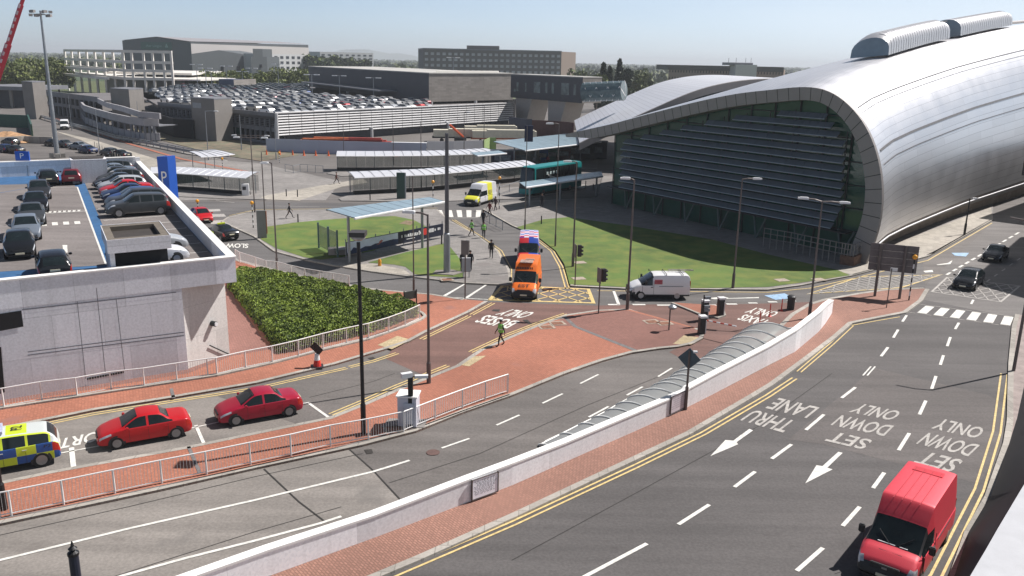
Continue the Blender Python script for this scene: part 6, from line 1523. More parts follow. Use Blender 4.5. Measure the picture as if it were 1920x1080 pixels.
# lamp posts out of frame right casting thin shadows
for (x, y, L) in ((1735, 735, 9.5),):
    s = g(x, y); p = s+Vector((.74, .37, 0))*L; t = thing('lamp_post', (p.x, p.y, 0), 'lamp post just outside the right edge, its thin shadow crossing the road', 'lamp post')
    mb = MB(); mb.cyl((0, 0, 0), (0, 0, L-.6), .1, .07, 8); mb.build('pole', m_post, t, world=False); mb = MB(); mb.tube([(0, 0, L-.6), (-.5, .35, L-.1), (-1.3, .9, L)], .06, 6); mb.build('arm', m_post, t, world=False)

# ---- white wall and ledge
wbase = [(1560, 587, 563), (1548, 606, 571), (1535, 622, 583), (1490, 660, 611), (1440, 685, 649), (1345, 735, 698), (1290, 763, 728), (1285, 766, 735), (1187, 810, 776), (1060, 866, 830), (960, 910, 869), (882, 940, 898), (705, 1007, 966), (505, 1080, 1032), (330, 1145, 1095), (100, 1235, 1180)]
t = thing('white_boundary_wall', tuple(g(1100, 850, KZ)), 'long white wall with a bright cap dividing the two roads from bottom left', 'wall')
bp = [g(x, y, KZ) for x, y, z in wbase]; hs = [hgt(x, y, ty, KZ)+KZ for x, y, ty in wbase]
hs = [min(max(v_, 1.0), 1.62) for v_ in hs]
def wn(i): d = (bp[min(i+1, len(bp)-1)]-bp[max(i-1, 0)]).normalized(); n_ = Vector((-d.y, d.x, 0)); return n_ if n_.x < 0 or n_.y > 0 else -n_
WT = .32; nn_w = [wn(i) for i in range(len(bp))]; nn_w = [v_ if v_.dot(Vector((-.6, .8, 0))) > 0 else -v_ for v_ in nn_w]
mb = MB(); R0 = []
for i, p in enumerate(bp): n_ = nn_w[i]; q = p+n_*WT; R0.append([Vector((p.x, p.y, 0)), Vector((p.x, p.y, hs[i]-.05)), Vector((q.x, q.y, hs[i]-.05)), Vector((q.x, q.y, 0))])
mb.grid(R0); mb.add(R0[0], [(0, 1, 2, 3)]); mb.add(R0[-1], [(3, 2, 1, 0)])
m_ww = mat_surface('white_wall_paint', (.88, .89, .90), 'brick', (7.0, 5.0), dark=.8, var=.03, vert=True, mortar=.015, bump=.05)
mb.build('wall', m_ww, t)
mb = MB(); R1 = []
for i, p in enumerate(bp): n_ = nn_w[i]; a = p-n_*.03; q = p+n_*(WT+.05); z = hs[i]; R1.append([Vector((a.x, a.y, z-.06)), Vector((a.x, a.y, z+.03)), Vector((q.x, q.y, z+.03)), Vector((q.x, q.y, z-.06)), Vector((a.x, a.y, z-.06))])
mb.grid(R1); mb.add(R1[0][:4], [(0, 1, 2, 3)]); mb.add(R1[-1][:4], [(3, 2, 1, 0)]); mb.build('cap', mat('wall_cap_white', (.84, .83, .80), .7, var=.05), t)
def wall_board(x0, y0, x1, y1, htop, hbot, lab, name, m_b, lines):
    a, b_ = g(x0, y0, KZ), g(x1, y1, KZ); d = (b_-a); d.z = 0; n_ = Vector((d.y, -d.x, 0)).normalized(); n_ = n_ if n_.y < 0 else -n_
    t = thing(name, tuple(a), lab, 'notice board'); mb = MB(); mb.prism([a+n_*.10, b_+n_*.10, b_+n_*.02, a+n_*.02], hbot, htop); mb.build('board', m_b, t)
    mb = MB(); F = .02
    for (f0, f1, z0_, z1_) in ((-.03, .0, hbot-.03, htop+.03), (1, 1.03, hbot-.03, htop+.03)): mb.prism([a.lerp(b_, f0)+n_*.13, a.lerp(b_, f1)+n_*.13, a.lerp(b_, f1)+n_*.05, a.lerp(b_, f0)+n_*.05], z0_, z1_)
    for z in (hbot-.02, htop+.01): mb.prism([a+n_*.12, b_+n_*.12, b_+n_*.05, a+n_*.05], z-.02, z)
    build_split(mb, 'frame', m_post, t)
    mb = MB(); r = random.Random(3)
    for k in range(lines):
        z = htop-.10-(htop-hbot-.22)*k/lines; x = r.uniform(.05, .2); e_ = r.uniform(.82, .96)
        while x < e_:
            w = r.uniform(.03, .10); zz = (htop-hbot)/lines*.26; p, q = a.lerp(b_, x)+n_*.105, a.lerp(b_, min(x+w, e_))+n_*.105; mb.quad(Vector((p.x, p.y, z-zz)), Vector((q.x, q.y, z-zz)), Vector((q.x, q.y, z)), Vector((p.x, p.y, z))); x += w+r.uniform(.025, .05)
    mb.build('small_print', mat('print_'+name, (.16, .17, .19) if lines > 8 else (.38, .33, .36), .7, var=.2), t)
wall_board(883, 940, 930, 923, 1.12, .24, 'grey notice board full of dark small print on the white wall', 'notice_board', mat('board_grey', (.90, .92, .98), .6, var=.04), 11)
wall_board(1254, 779, 1281, 766, 1.18, .25, 'faint pinkish notice panel on the white wall beside the diamond sign post', 'wall_notice', mat('board_pale', (.62, .58, .62), .6, var=.04), 6)
# diamond sign seen from behind
b_ = g(1285, 768, KZ); h = hgt(1285, 768, 654, KZ); t = thing('diamond_road_sign', tuple(b_), 'diamond road sign seen from behind on a pole against the white wall', 'road sign')
mb = MB(); mb.cyl((0, 0, 0), (0, 0, h-.1), .06, n=10); mb.cyl((0, 0, 0), (0, 0, 1.3), .09, n=10); mb.build('pole', m_post, t, world=False)
mb = MB(); s_ = .60; ca, sa = math.cos(-.35), math.sin(-.35); zc_ = h-.55
q = [Vector((ca*u*s_, sa*u*s_, zc_+v_*s_)) for u, v_ in ((0, -1), (1, 0), (0, 1), (-1, 0))]; mb.slab(*q, -.03); mb.build('sign_plate', mat('sign_back_blue_grey', (.055, .085, .11), .5, .3), t, world=False)
mb = MB(); mb.box((.28, -.05, h-.15), (.22, .14, .10)); mb.build('small_camera', m_lampw, t, world=False)

# ---- barrel canopy
t = thing('barrel_canopy', tuple(g(1350, 690)), 'ribbed translucent barrel canopy sinking beside the white wall', 'canopy')
ft = [(1425, 626), (1385, 628), (1368, 640), (1352, 651), (1337, 661), (1323, 669), (1310, 679), (1290, 688), (1272, 697), (1258, 706), (1247, 715), (1232, 721), (1220, 727), (1198, 738), (1177, 748), (1155, 760), (1135, 772), (1110, 785), (1085, 797), (1050, 815), (1010, 835)]
import bisect
wl = [Vector((r_[3].x, r_[3].y, 0)) for r_ in R0]
def near_wall(p):      # matching point on the wall back face, perpendicular
    best = None
    for i in range(len(wl)-1):
        a, b__ = wl[i], wl[i+1]; ab = b__-a; tt = max(0, min(1, (p-a).dot(ab)/ab.length_squared)); q = a+ab*tt; d = (q-p).length
        if best is None or d < best[0]: best = (d, q, hs[i]+(hs[i+1]-hs[i])*tt)
    return best[1], best[2]
arcs = []
for i, px in enumerate(ft[1:]):
    p = g(*px, .05); q, hw = near_wall(p); n = 12; arc = []; span = (q-p).length; f = 1-i/(len(ft)*1.02); apex = 1.15*(.02+.98*f)+.10
    for k in range(n+1):
        u = k/n; a = p.lerp(q, u); sh_ = .5+u*.35*(2-u*1.2); z = .05+apex*math.sin(math.pi*min(1, u*.86+.0))**.7 if k else .05
        z1_ = max(z, (hw-.25)*u if u > .75 else z); arc.append(Vector((a.x, a.y, min(z1_, apex+.05))))
    arcs.append(arc)
mb = MB(); mb.grid(arcs); 
m_can = bpy.data.materials.new('canopy_polycarbonate'); m_can.use_nodes = True; bs = m_can.node_tree.nodes['Principled BSDF']; bs.inputs['Base Color'].default_value = (.34, .35, .34, 1); bs.inputs['Roughness'].default_value = .4; bs.inputs['Alpha'].default_value = .72
mb.build('canopy_panels', m_can, t, smooth=True)
mb = MB(); k_ = []
for a in arcs:
    mb2 = MB(); mb2.tube([p+Vector((0, 0, .03)) for p in a], .05, 5); mb2.build('hoop', mat('hoop_pale', (.80, .80, .76), .6, 0, var=.05), t)
mb2 = MB(); mb2.tube([a[0] for a in arcs], .05, 5); mb2.build('foot_rail', mat('hoop_pale', (.6, .6, .6)), t)
mb2 = MB(); mb2.add(arcs[0], [tuple(range(len(arcs[0])))]); mb2.build('end_panel', m_can, t)

# ---- right hand dark building ledge
lb_ = [g(*p) for p in [(1600, 1500), (1790, 1080), (1816, 1000), (1855, 935), (1890, 838), (1905, 790), (1925, 700)]]
lt = [g(1500, 1640, 5), g(1825, 1080, 4.2), g(1845, 1046, 4.2), g(1868, 1005, 4.2), g(1920, 917, 4.2), g(1965, 845, 4.2), g(2030, 740, 4.2)]
lt[0] = lt[1]+(lt[1]-lt[2])*6
t = thing('building_ledge', (lb_[2].x, lb_[2].y, 0), 'dark building face topped by a pale ledge at the bottom right corner', 'building')
mb = MB(); mb.grid([[Vector((p.x, p.y, .1)) for p in lb_], [Vector((p.x, p.y, 4.2)) for p in lt]]); mb.build('dark_face', mat('ledge_dark_face', (.012, .010, .014), .9, var=.25, scale=.6), t, smooth=True)
d2 = Vector((.92, -.38, 0)); mb = MB(); mb.grid([[p+Vector((0, 0, 0)) for p in lt], [p+Vector((0, 0, .25)) for p in lt], [p+d2*1.5+Vector((0, 0, .25)) for p in lt]]); mb.build('ledge', mat('ledge_metal', (.42, .43, .45), .55, .1, var=.08, scale=1), t)
mb = MB(); mb.grid([[p+d2*1.5+Vector((0, 0, .26)) for p in lt], [p+d2*1.6+Vector((0, 0, .9)) for p in lt], [p+d2*8+Vector((0, 0, 1.0)) for p in lt]]); mb.build('roof', mat('ledge_roof', (.55, .55, .5), .8, var=.1), t)

# ---- railings
m_rail = mat('railing_white', (.72, .70, .68), .5, .1, var=.08, scale=3)
def railing(pts, lab, H=1.08, z0=KZ, name='railing', spacing=.125, m=m_rail, split=None, plinth=True):
    P_ = gp(pts, z0); t = thing(name, tuple(P_[len(P_)//2]), lab, 'railing')
    for p in P_: mb = MB(); mb.box((p.x, p.y, z0+H/2), (.07, .07, H)); mb.build('post', m, t)
    rails = MB(); bars = MB()
    for a, b_ in zip(P_[:-1], P_[1:]):
        rails.cyl(a+Vector((0, 0, H)), b_+Vector((0, 0, H)), .035, n=6); rails.cyl(a+Vector((0, 0, .12)), b_+Vector((0, 0, .12)), .025, n=5)
        n = int((b_-a).length/spacing); dz = math.atan2((b_-a).y, (b_-a).x)
        for k in range(1, n): p = a.lerp(b_, k/n); bars.box((p.x, p.y, z0+H/2+.06), (.016, .016, H-.12), dz)
    build_split(rails, 'rail', m, t); bars.build('balusters', m, t)
    return t
railing([(-40, 981), (0, 971), (22, 967), (120, 946), (216, 925), (304, 906), (388, 889), (470, 871), (546, 855), (620, 837), (691, 824), (757, 810), (816, 786), (867, 766), (910, 750), (952, 736)], 'white railing along the brick island above the lower left road')
railing([(-45, 773), (8, 765), (79, 752), (145, 744), (209, 732), (271, 725), (332, 715), (390, 706), (407, 704), (461, 691), (511, 681), (560, 669), (606, 656), (650, 645), (691, 636), (729, 624), (760, 612), (787, 599)], 'white railing between the upper brick pavement and the hedge')
mb = MB(); mb.ribbon(gp([(-45, 774), (8, 766), (145, 745), (271, 726), (407, 705), (511, 682), (606, 657), (691, 637), (760, 613), (790, 600), (797, 594), (792, 588), (783, 584)], KZ), .22, 0, KZ+.10); struct('kerb', mb, m_kerb)
railing([(442, 487), (450, 492), (480, 502), (500, 509), (521, 511), (546, 518), (572, 524), (600, 529), (625, 533), (655, 538)], 'white railing on the red pavement along the loop road bend', H=.95)
# pedestrian guard rails / bollards
def bollard(px, lab, h=1.0, m=m_postb, r=.07, grp=None, z0=KZ):
    p = g(*px, z0); t = thing('bollard', tuple(p), lab, 'bollard', grp); mb = MB(); mb.lathe((0, 0, 0), [(r, 0), (r, h*.92), (r*.7, h)], 10); mb.build('post', m, t, world=False)
    return t
for i, px in enumerate([(537, 368), (558, 369), (559, 417), (1112, 357), (1098, 351), (1015, 420), (1052, 352), (838, 455), (828, 458), (694, 375), (815, 340)]):
    bollard(px, 'short dark bollard on the pavement around the loop road', .95, grp='short dark bollards around the loop road')
# bollards row at left road
for i in range(16): p = (178+i*4.8, 277+i*2.7); bollard(p, 'slim pale bollard in the row on the pale pavement beyond the blue deck', 1.2, m_kerb, .06, 'slim bollards in a row beyond the blue deck', .05)
t = railing([(905, 412), (918, 420), (930, 426), (942, 432)], 'short grey pedestrian rail at the kerb right of the zebra crossing', 1.0, m=m_postg, spacing=9)
t = railing([(535, 322), (550, 325), (563, 322), (577, 323), (592, 324), (606, 325)], 'grey pedestrian rail on the paving left of the far bus shelter', 1.2, m=m_postg, spacing=9, z0=.06)
t = railing([(915, 372), (935, 366), (955, 360), (975, 353)], 'grey guard rail behind the minibus', 1.1, m=m_postg, spacing=9)
# big sign boards seen from behind
t = thing('road_sign_gantry', tuple(g(1665, 560)), 'large dark road sign seen from behind on two brown posts', 'road sign')
a, b_ = g(1640, 555, KZ), g(1686, 560, KZ)
ha, hb_ = hgt(1640, 555, 457, KZ), hgt(1686, 560, 461, KZ)
for p, h_ in ((a, ha), (b_, hb_)): mb = MB(); mb.lathe((p.x, p.y, KZ), [(.11, 0), (.11, h_)], 10); mb.build('post', m_post, t)
e0, e1 = a+(a-b_)*.42, b_+(b_-a)*.52; n_ = Vector(((b_-a).y, -(b_-a).x, 0)).normalized(); n_ = n_ if n_.y > 0 else -n_
for k in range(4):
    z = (ha+hb_)/2+KZ-2.2+k*.55; mb = MB(); mb.prism([e0+n_*.14, e1+n_*.14, e1+n_*.20, e0+n_*.20], z, z+.535); mb.build('sign_panel', mat('sign_back_dark', (.13, .115, .115), .6, .2, var=.2), t)
def beacon(px, ty, lab, z0=KZ):
    p = g(*px, z0); h = hgt(*px, ty, z0); t = thing('belisha_beacon', tuple(p), lab, 'beacon'); n = 9
    for k in range(n): mb = MB(); mb.cyl((0, 0, h*.92*k/n), (0, 0, h*.92*(k+1)/n), .055, n=8); mb.build('band', m_postb if k % 2 == 0 else m_lampw, t, world=False)
    mb = MB(); r = .2; mb.lathe((0, 0, h*.92), [(r*math.sin(a), r-r*math.cos(a)) for a in np.linspace(.15, math.pi-.1, 8)], 12); mb.build('globe', mat('beacon_amber', (.75, .33, .02), .3), t, world=False)
beacon((1704, 563), 480, 'striped belisha beacon with amber globe beside the large sign')
beacon((475, 427), 380, 'striped beacon with amber globe at the left end of the lawn island'); beacon((372, 405), 378, 'striped beacon near the small red car')
beacon((812, 388), 340, 'striped beacon at the left end of the central zebra crossing'); beacon((936, 392), 332, 'striped beacon behind the minibus'); beacon((418, 322), 298, 'far striped beacon above the left glass shelter', 0); beacon((524, 305), 287, 'farthest striped beacon near the hoarding', 0)
t = thing('small_pole_sign', tuple(g(1662, 577, KZ)), 'thin post with a small white sign on the red pavement', 'road sign'); h = hgt(1662, 577, 503, KZ)
mb = MB(); mb.cyl((0, 0, 0), (0, 0, h), .04, n=8); mb.build('pole', m_post, t, world=False); mb = MB(); mb.box((.18, 0, h-.1), (.5, .05, .25), -.3); mb.build('sign_plate', m_lampw, t, world=False)
# cabinet and CCTV column
cb = g(766, 797, KZ); t = thing('control_cabinet', tuple(cb), 'white roadside control cabinet behind the railing', 'cabinet')
mb = MB(); mb.box((-.0, .15, .80), (.95, .85, 1.6), -.1); mb.build('housing', mat('cabinet_grey_white', (.56, .56, .62), .5, var=.05), t, world=False)
mb = MB(); mb.box((0, .15, 1.63), (1.08, .98, .07), -.1); mb.build('lid', m_cap, t, world=False); mb = MB(); mb.box((.04, -.32, .75), (.5, .05, 1.1), -.1); mb.build('door', mat('cabinet_door', (.50, .53, .60), .4, var=.05), t, world=False)
mb = MB(); mb.prism([(-1.3, -.35), (.8, -.35), (.9, .7), (-1.1, .7)], -.0, .04); mb.build('plinth', m_pave, t, world=False)
cc = g(770, 796, KZ); cc = cc+Vector((.05, -.25, 0)); h = hgt(771, 796, 703, KZ); t = thing('camera_column', tuple(cc), 'black column with two white cameras in front of the white cabinet', 'camera post')
mb = MB(); mb.box((0, 0, h/2), (.24, .24, h)); mb.build('column', m_postb, t, world=False)
mb = MB(); mb.box((-.18, -.1, h+.12), (.55, .26, .24), .5); mb.build('camera', m_lampw, t, world=False); mb = MB(); mb.box((.55, -.05, h+.05), (.65, .22, .14), .15); mb.build('camera', m_lampw, t, world=False)
mb = MB(); mb.cyl((0, 0, h), (.35, -.05, h), .04, n=6); mb.build('bracket', m_postb, t, world=False)
# cone sign
cs = g(595, 687, KZ); t = thing('temporary_sign_cone', tuple(cs), 'red and white cone base holding a dark tilted sign on the brick pavement', 'traffic cone')
mb = MB(); mb.lathe((0, 0, 0), [(.24, .03), (.18, .42)], 14); mb.build('cone', mat('cone_red', (.62, .03, .02), .5), t, world=False); mb = MB(); mb.lathe((0, 0, .42), [(.18, 0), (.13, .38)], 14); mb.build('white_sleeve', m_lampw, t, world=False)
mb = MB(); mb.box((0, 0, .02), (.7, .7, .04), .3); mb.build('base', m_black, t, world=False); mb = MB(); s_ = .42; q = [Vector((u*s_, -u*s_*.3, 1.12+v_*s_)) for u, v_ in ((.25, -1), (1, -.1), (-.25, 1), (-1, .1))]; mb.slab(*q, -.03); mb.build('sign_plate', mat('sign_back_brown', (.03, .018, .015), .7), t, world=False)
# hedge board
t = thing('low_park_board', tuple(g(770, 578, KZ)), 'small dark board on two legs behind the hedge tip', 'sign')
a, b_ = g(758, 578, KZ), g(781, 574, KZ); n_ = Vector((0, -1, 0)); mb = MB(); mb.prism([a, b_, b_+Vector((0, .08, 0)), a+Vector((0, .08, 0))], .75, 1.35); mb.build('board', mat('board_dark_green', (.05, .06, .055), .6), t)
for p in (a, b_): mb = MB(); mb.cyl(p, p+Vector((0, 0, 1.3)), .05, n=6); mb.build('leg', m_postb, t)
# traffic lights
def tlight(px, ty, lab, rz=0, dark=True, r=.05):
    p = g(*px, KZ); h = hgt(*px, ty, KZ); t = thing('traffic_light', tuple(p), lab, 'traffic light'); mb = MB(); mb.cyl((0, 0, 0), (0, 0, h), r, n=8); mb.build('pole', m_post, t, world=False)
    for s, off in ((1, .27),):
        mb = MB(); mb.box((off*math.cos(rz), off*math.sin(rz), h-.45), (.30, .30, .95), rz); hd_ = mb.build('signal_head', m_black, t, world=False)
        mb = MB()
        for k in range(3): c_ = Vector((off*math.cos(rz)+.16*math.cos(rz), off*math.sin(rz)+.16*math.sin(rz), h-.15-k*.3)); mb.cyl(c_, c_+Vector((math.cos(rz)*.14, math.sin(rz)*.14, 0)), .10, n=10)
        build_split(mb, 'signal_hood', m_black, hd_, world=False)
    mb = MB(); mb.box((-.08*math.cos(rz), -.08*math.sin(rz), h-.45), (.04, .62, 1.1), rz); mb.build('backing_board', mat('signal_back_grey', (.14, .13, .13), .6), t, world=False)
    return t
tlight((1122, 588), 505, 'traffic light seen from behind beside the yellow box junction', .35)
tlight((1078, 535), 460, 'traffic light on the corner of the terminal lawn', .1)
tlight((872, 560), 453, 'traffic light pole in front of the two dark figures', 1.2)
p = g(871, 533, KZ); t = thing('ticket_box', tuple(g(874, 520, KZ)), 'light grey box cabinet on legs at the tip of the small lawn', 'cabinet'); mb = MB(); mb.box((0, 0, 1.1), (.75, .3, 1.2), .1); mb.build('box', mat('box_grey', (.36, .36, .37), .5, var=.05), t, world=False)
for s in (-.25, .25): mb = MB(); mb.cyl((s, 0, 0), (s, 0, .6), .04, n=6); mb.build('leg', m_postg, t, world=False)
# sign box left of lawn
t = thing('information_totem', tuple(g(492, 446, KZ)), 'grey information totem with a rusty edge at the left end of the lawn', 'sign'); mb = MB(); mb.box((0, 0, 1.4), (.9, .25, 2.8), .2); mb.build('panel', mat('totem_grey', (.16, .17, .165), .5, var=.1), t, world=False); mb = MB(); mb.box((.47, .1, 1.6), (.1, .27, 2.3), .2); mb.build('edge_panel', mat('totem_rust', (.22, .09, .05), .7, var=.3, scale=2), t, world=False)
# yellow hydrant
t = thing('hydrant_marker', tuple(g(712, 498, .15)), 'small orange hydrant marker on the lawn edge', 'hydrant'); mb = MB(); mb.lathe((0, 0, 0), [(.16, 0), (.14, .35), (.17, .38), (.10, .6)], 10); mb.build('post', mat('hydrant_orange', (.65, .28, .02), .6), t, world=False)
# barriers and islands
def barrier(px, hh, lab, arm=None, shape='box'):
    p = g(*px, KZ); t = thing('barrier_machine', tuple(p), lab, 'barrier')
    mb = MB(); mb.box((0, 0, hh/2), (.42, .42, hh), .2); mb.build('cabinet', m_black, t, world=False); mb = MB(); mb.box((.02, -.02, hh+.07), (.50, .50, .14), .2); mb.build('cap', m_lampw, t, world=False)
    mb = MB(); mb.box((.23, -.15, hh*.45), (.05, .10, hh*.8), .2); mb.build('white_strip', m_lampw, t, world=False)
    if arm:
        q = g(*arm, 1.05)-p; q.z = 1.0; n = 8
        for k in range(n): mb = MB(); a = Vector((0.2, 0, .95)).lerp(q, k/n); b__ = Vector((.2, 0, .95)).lerp(q, (k+1)/n); mb.cyl(a, b__, .05, n=6); mb.build('arm_band', m_lampw if k % 2 else mat('band_red', (.42, .06, .04), .5), t, world=False)
    return t
barrier((1315, 625), 1.15, 'barrier machine with a red and white arm across the taxi lane', (1380, 614))
t = barrier((1320, 598), 1.3, 'black ticket post behind the barrier machine'); barrier((1350, 590), 1.2, 'black ticket post on the small kerbed taxi island')
mb = MB(); isl2 = [(1262, 567), (1290, 578), (1312, 587), (1345, 594), (1356, 590), (1352, 576), (1340, 572)]
mb.prism(gp(isl2, KZ), 0, KZ, bottom=False); struct('brick_pavement', mb, m_brick); mb = MB(); mb.ribbon(gp(isl2[:6], KZ), .2, 0, KZ+.012, side=1); struct('kerb', mb, m_kerb)
t = thing('camera_pole', tuple(g(1316, 610, KZ)), 'thin pole with two grey camera housings above the taxi barrier', 'camera post'); h = hgt(1316, 610, 553, KZ); mb = MB(); mb.cyl((0, 0, 0), (0, 0, h), .045, n=8); mb.build('pole', m_postb, t, world=False)
for zz in (.1, .75, 1.0): mb = MB(); mb.box((.25, 0, h-zz-.1), (.42, .22, .18), .3); mb.build('camera', m_postg, t, world=False)
b_ = g(1254, 619, KZ); h = hgt(1254, 619, 574, KZ); t = thing('mirror_post', tuple(b_), 'thin post with a round grey mirror head at the taxi lane mouth', 'post'); mb = MB(); mb.cyl((0, 0, 0), (0, 0, h), .05, n=8); mb.build('pole', m_post, t, world=False); mb = MB(); mb.lathe((.15, 0, h-.15), [(.10, -.1), (.28, 0), (.30, .12), (.12, .25)], 14); mb.build('mirror_head', m_postg, t, world=False)
p = g(1482, 580, .04); t = thing('litter_bin', tuple(p), 'black litter bin beside the red lane posts', 'bin'); mb = MB(); mb.lathe((0, 0, 0), [(.27, 0), (.29, .9), (.33, .95), (.33, 1.02), (.2, 1.12)], 14); mb.build('bin_body', m_black, t, world=False)
for i, px in enumerate([(1424, 607), (1443, 593), (1465, 583)]):
    p = g(*px, .04); t = thing('lane_delineator', tuple(p), 'thin red flexible lane post on the red asphalt by the taxi lettering', 'lane post', 'red lane posts by the taxi lettering'); mb = MB(); mb.lathe((0, 0, 0), [(.16, 0), (.05, .08), (.035, .95)], 8); mb.build('post', mat('cone_red', (.6, .03, .02)), t, world=False)

# ---- glass roofed shelters
m_sroof = mat('shelter_roof_white', (.60, .61, .64), .4, .1, var=.06, scale=1); m_sglass = bpy.data.materials.new('shelter_glass'); m_sglass.use_nodes = True
bs = m_sglass.node_tree.nodes['Principled BSDF']; bs.inputs['Base Color'].default_value = (.14, .18, .16, 1); bs.inputs['Roughness'].default_value = .1; bs.inputs['Alpha'].default_value = .42
def shelter(path, depth, H, lab, roofm=m_sroof, z0=.12, n_=14, glass=True, tilt=.25, name='bus_shelter', base=True):
    Q = gp(path, z0); t = thing(name, tuple(Q[0].lerp(Q[-1], .5)), lab, 'shelter'); pts = []
    L = [0]; 
    for a, b_ in zip(Q[:-1], Q[1:]): L.append(L[-1]+(b_-a).length)
    for k in range(n_+1):
        s = L[-1]*k/n_; i = min(max(j for j in range(len(L)) if L[j] <= s+1e-6), len(Q)-2); pts.append(Q[i].lerp(Q[i+1], (s-L[i])/(L[i+1]-L[i])))
    nrm = []
    for k in range(n_+1): d = (pts[min(k+1, n_)]-pts[max(k-1, 0)]).normalized(); v_ = Vector((-d.y, d.x, 0)); nrm.append(v_ if v_.y > 0 else -v_)
    mb = MB(); rows = []
    for p, v_ in zip(pts, nrm): rows.append([p+v_*(depth*u)+Vector((0, 0, H+tilt*math.sin(math.pi*min(1, u*.7))*1.0)) for u in (-.35, 0, .35, .7, 1)])
    mb.grid(rows); mb.grid([[q-Vector((0, 0, .07)) for q in r_] for r_ in rows], flip=True); mb.build('roof', roofm, t)
    mb = MB()
    for r_ in rows: mb.tube([q+Vector((0, 0, .03)) for q in r_], .03, 4)
    build_split(mb, 'roof_rib', m_postg, t, per=4)
    mb = MB(); mb.tube([r_[0]+Vector((0, 0, -.05)) for r_ in rows], .07, 5); mb.build('gutter', m_lampw, t)
    mb = MB()
    for k in range(0, n_+1, 2): p = pts[k]; mb.cyl(p+nrm[k]*depth*.5, p+nrm[k]*depth*.5+Vector((0, 0, H)), .06, n=6)
    build_split(mb, 'post', m_postg, t)
    if glass:
        for k in range(n_):
            for u in (0.0, .8): mb = MB(); a, b_ = pts[k]+nrm[k]*depth*u, pts[k+1]+nrm[k+1]*depth*u; a = a.lerp(b_, .03); mb.quad(a+Vector((0, 0, .25)), b_+Vector((0, 0, .25)), b_+Vector((0, 0, H-.15)), a+Vector((0, 0, H-.15))); mb.build('glass_panel', m_sglass, t)
        mb = MB(); mb.ribbon([pts[k]-nrm[k]*.1 for k in range(n_+1)], .12, z0, z0+.45); mb.build('base_rail', m_postb, t)
    return t
shelter([(285, 355), (320, 354), (380, 358), (440, 363), (470, 365)], 2.6, 2.5, 'long glass shelter with a pale roof beside the blue parking totem', n_=12)
shelter([(662, 364), (720, 361), (800, 357), (870, 350), (960, 340), (1000, 336)], 2.6, 2.5, 'long curving glass bus shelter with a white ribbed roof behind the loop road', n_=22)
shelter([(632, 319), (700, 319), (800, 318), (870, 315), (925, 311)], 3.0, 2.6, 'farther straight glass bus shelter with a white ribbed roof', n_=18)
shelter([(372, 322), (400, 320), (430, 316)], 4, 2.6, 'short far shelter roof behind the long glass shelter', n_=5, glass=False)
mb = MB(); mb.prism(gp([(618, 368), (640, 356), (690, 354), (760, 352), (800, 350), (800, 362), (700, 369), (640, 372)], .5), 0, .35); 
m_bg = mat('canopy_blue_glass', (.24, .32, .35), .22, .0, var=.12, scale=.5)
def canopy(quad_, z, lab, legs, fascia=m_lampw, n=9, name='glass_canopy'):
    """quad_: pixels near-left, near-right, far-right, far-left of the roof plate at height z"""
    q = [g(*p, z) for p in quad_]; c_ = sum(q, Vector())/4; t = thing(name, (c_.x, c_.y, 0), lab, 'canopy')
    mb = MB(); mb.slab(q[0], q[1], q[2], q[3], .08); mb.build('roof_glass', m_bg, t)
    mb = MB(); mb.cyl(q[0], q[1], .12, n=6); mb.build('front_beam', fascia, t); mb = MB(); mb.cyl(q[3], q[2], .08, n=6); mb.build('rear_beam', m_postg, t)
    mb = MB()
    for k in range(n+1): a, b__ = q[0].lerp(q[1], k/n), q[3].lerp(q[2], k/n); mb.cyl(a+Vector((0, 0, .06)), b__+Vector((0, 0, .06)), .035, n=4)
    build_split(mb, 'rib', m_postg, t)
    mb = MB()
    for f in legs: p = q[0].lerp(q[1], f).lerp(q[3].lerp(q[2], f), .45); mb.cyl((p.x, p.y, 0), (p.x, p.y, z), .13, n=8)
    build_split(mb, 'leg', m_postg, t)
    return t
canopy([(665, 410), (834, 379), (805, 371), (612, 394)], 4.6, 'sloping pale blue glass canopy over the billboard on the lawn', (.06, .82))
canopy([(986, 352), (1130, 331), (1127, 322), (974, 343)], 2.9, 'pale blue glass walkway roof in front of the teal coach', (.08, .45, .93))
canopy([(985, 283), (1128, 266), (1075, 250), (925, 266)], 4.0, 'far blue glass canopy next to the terminal tip', (.05, .3, .6, .9))
canopy([(895, 293), (950, 288), (935, 283), (882, 287)], 3.6, 'small far blue glass canopy beside the white shelter end', (.3, .9), n=4)
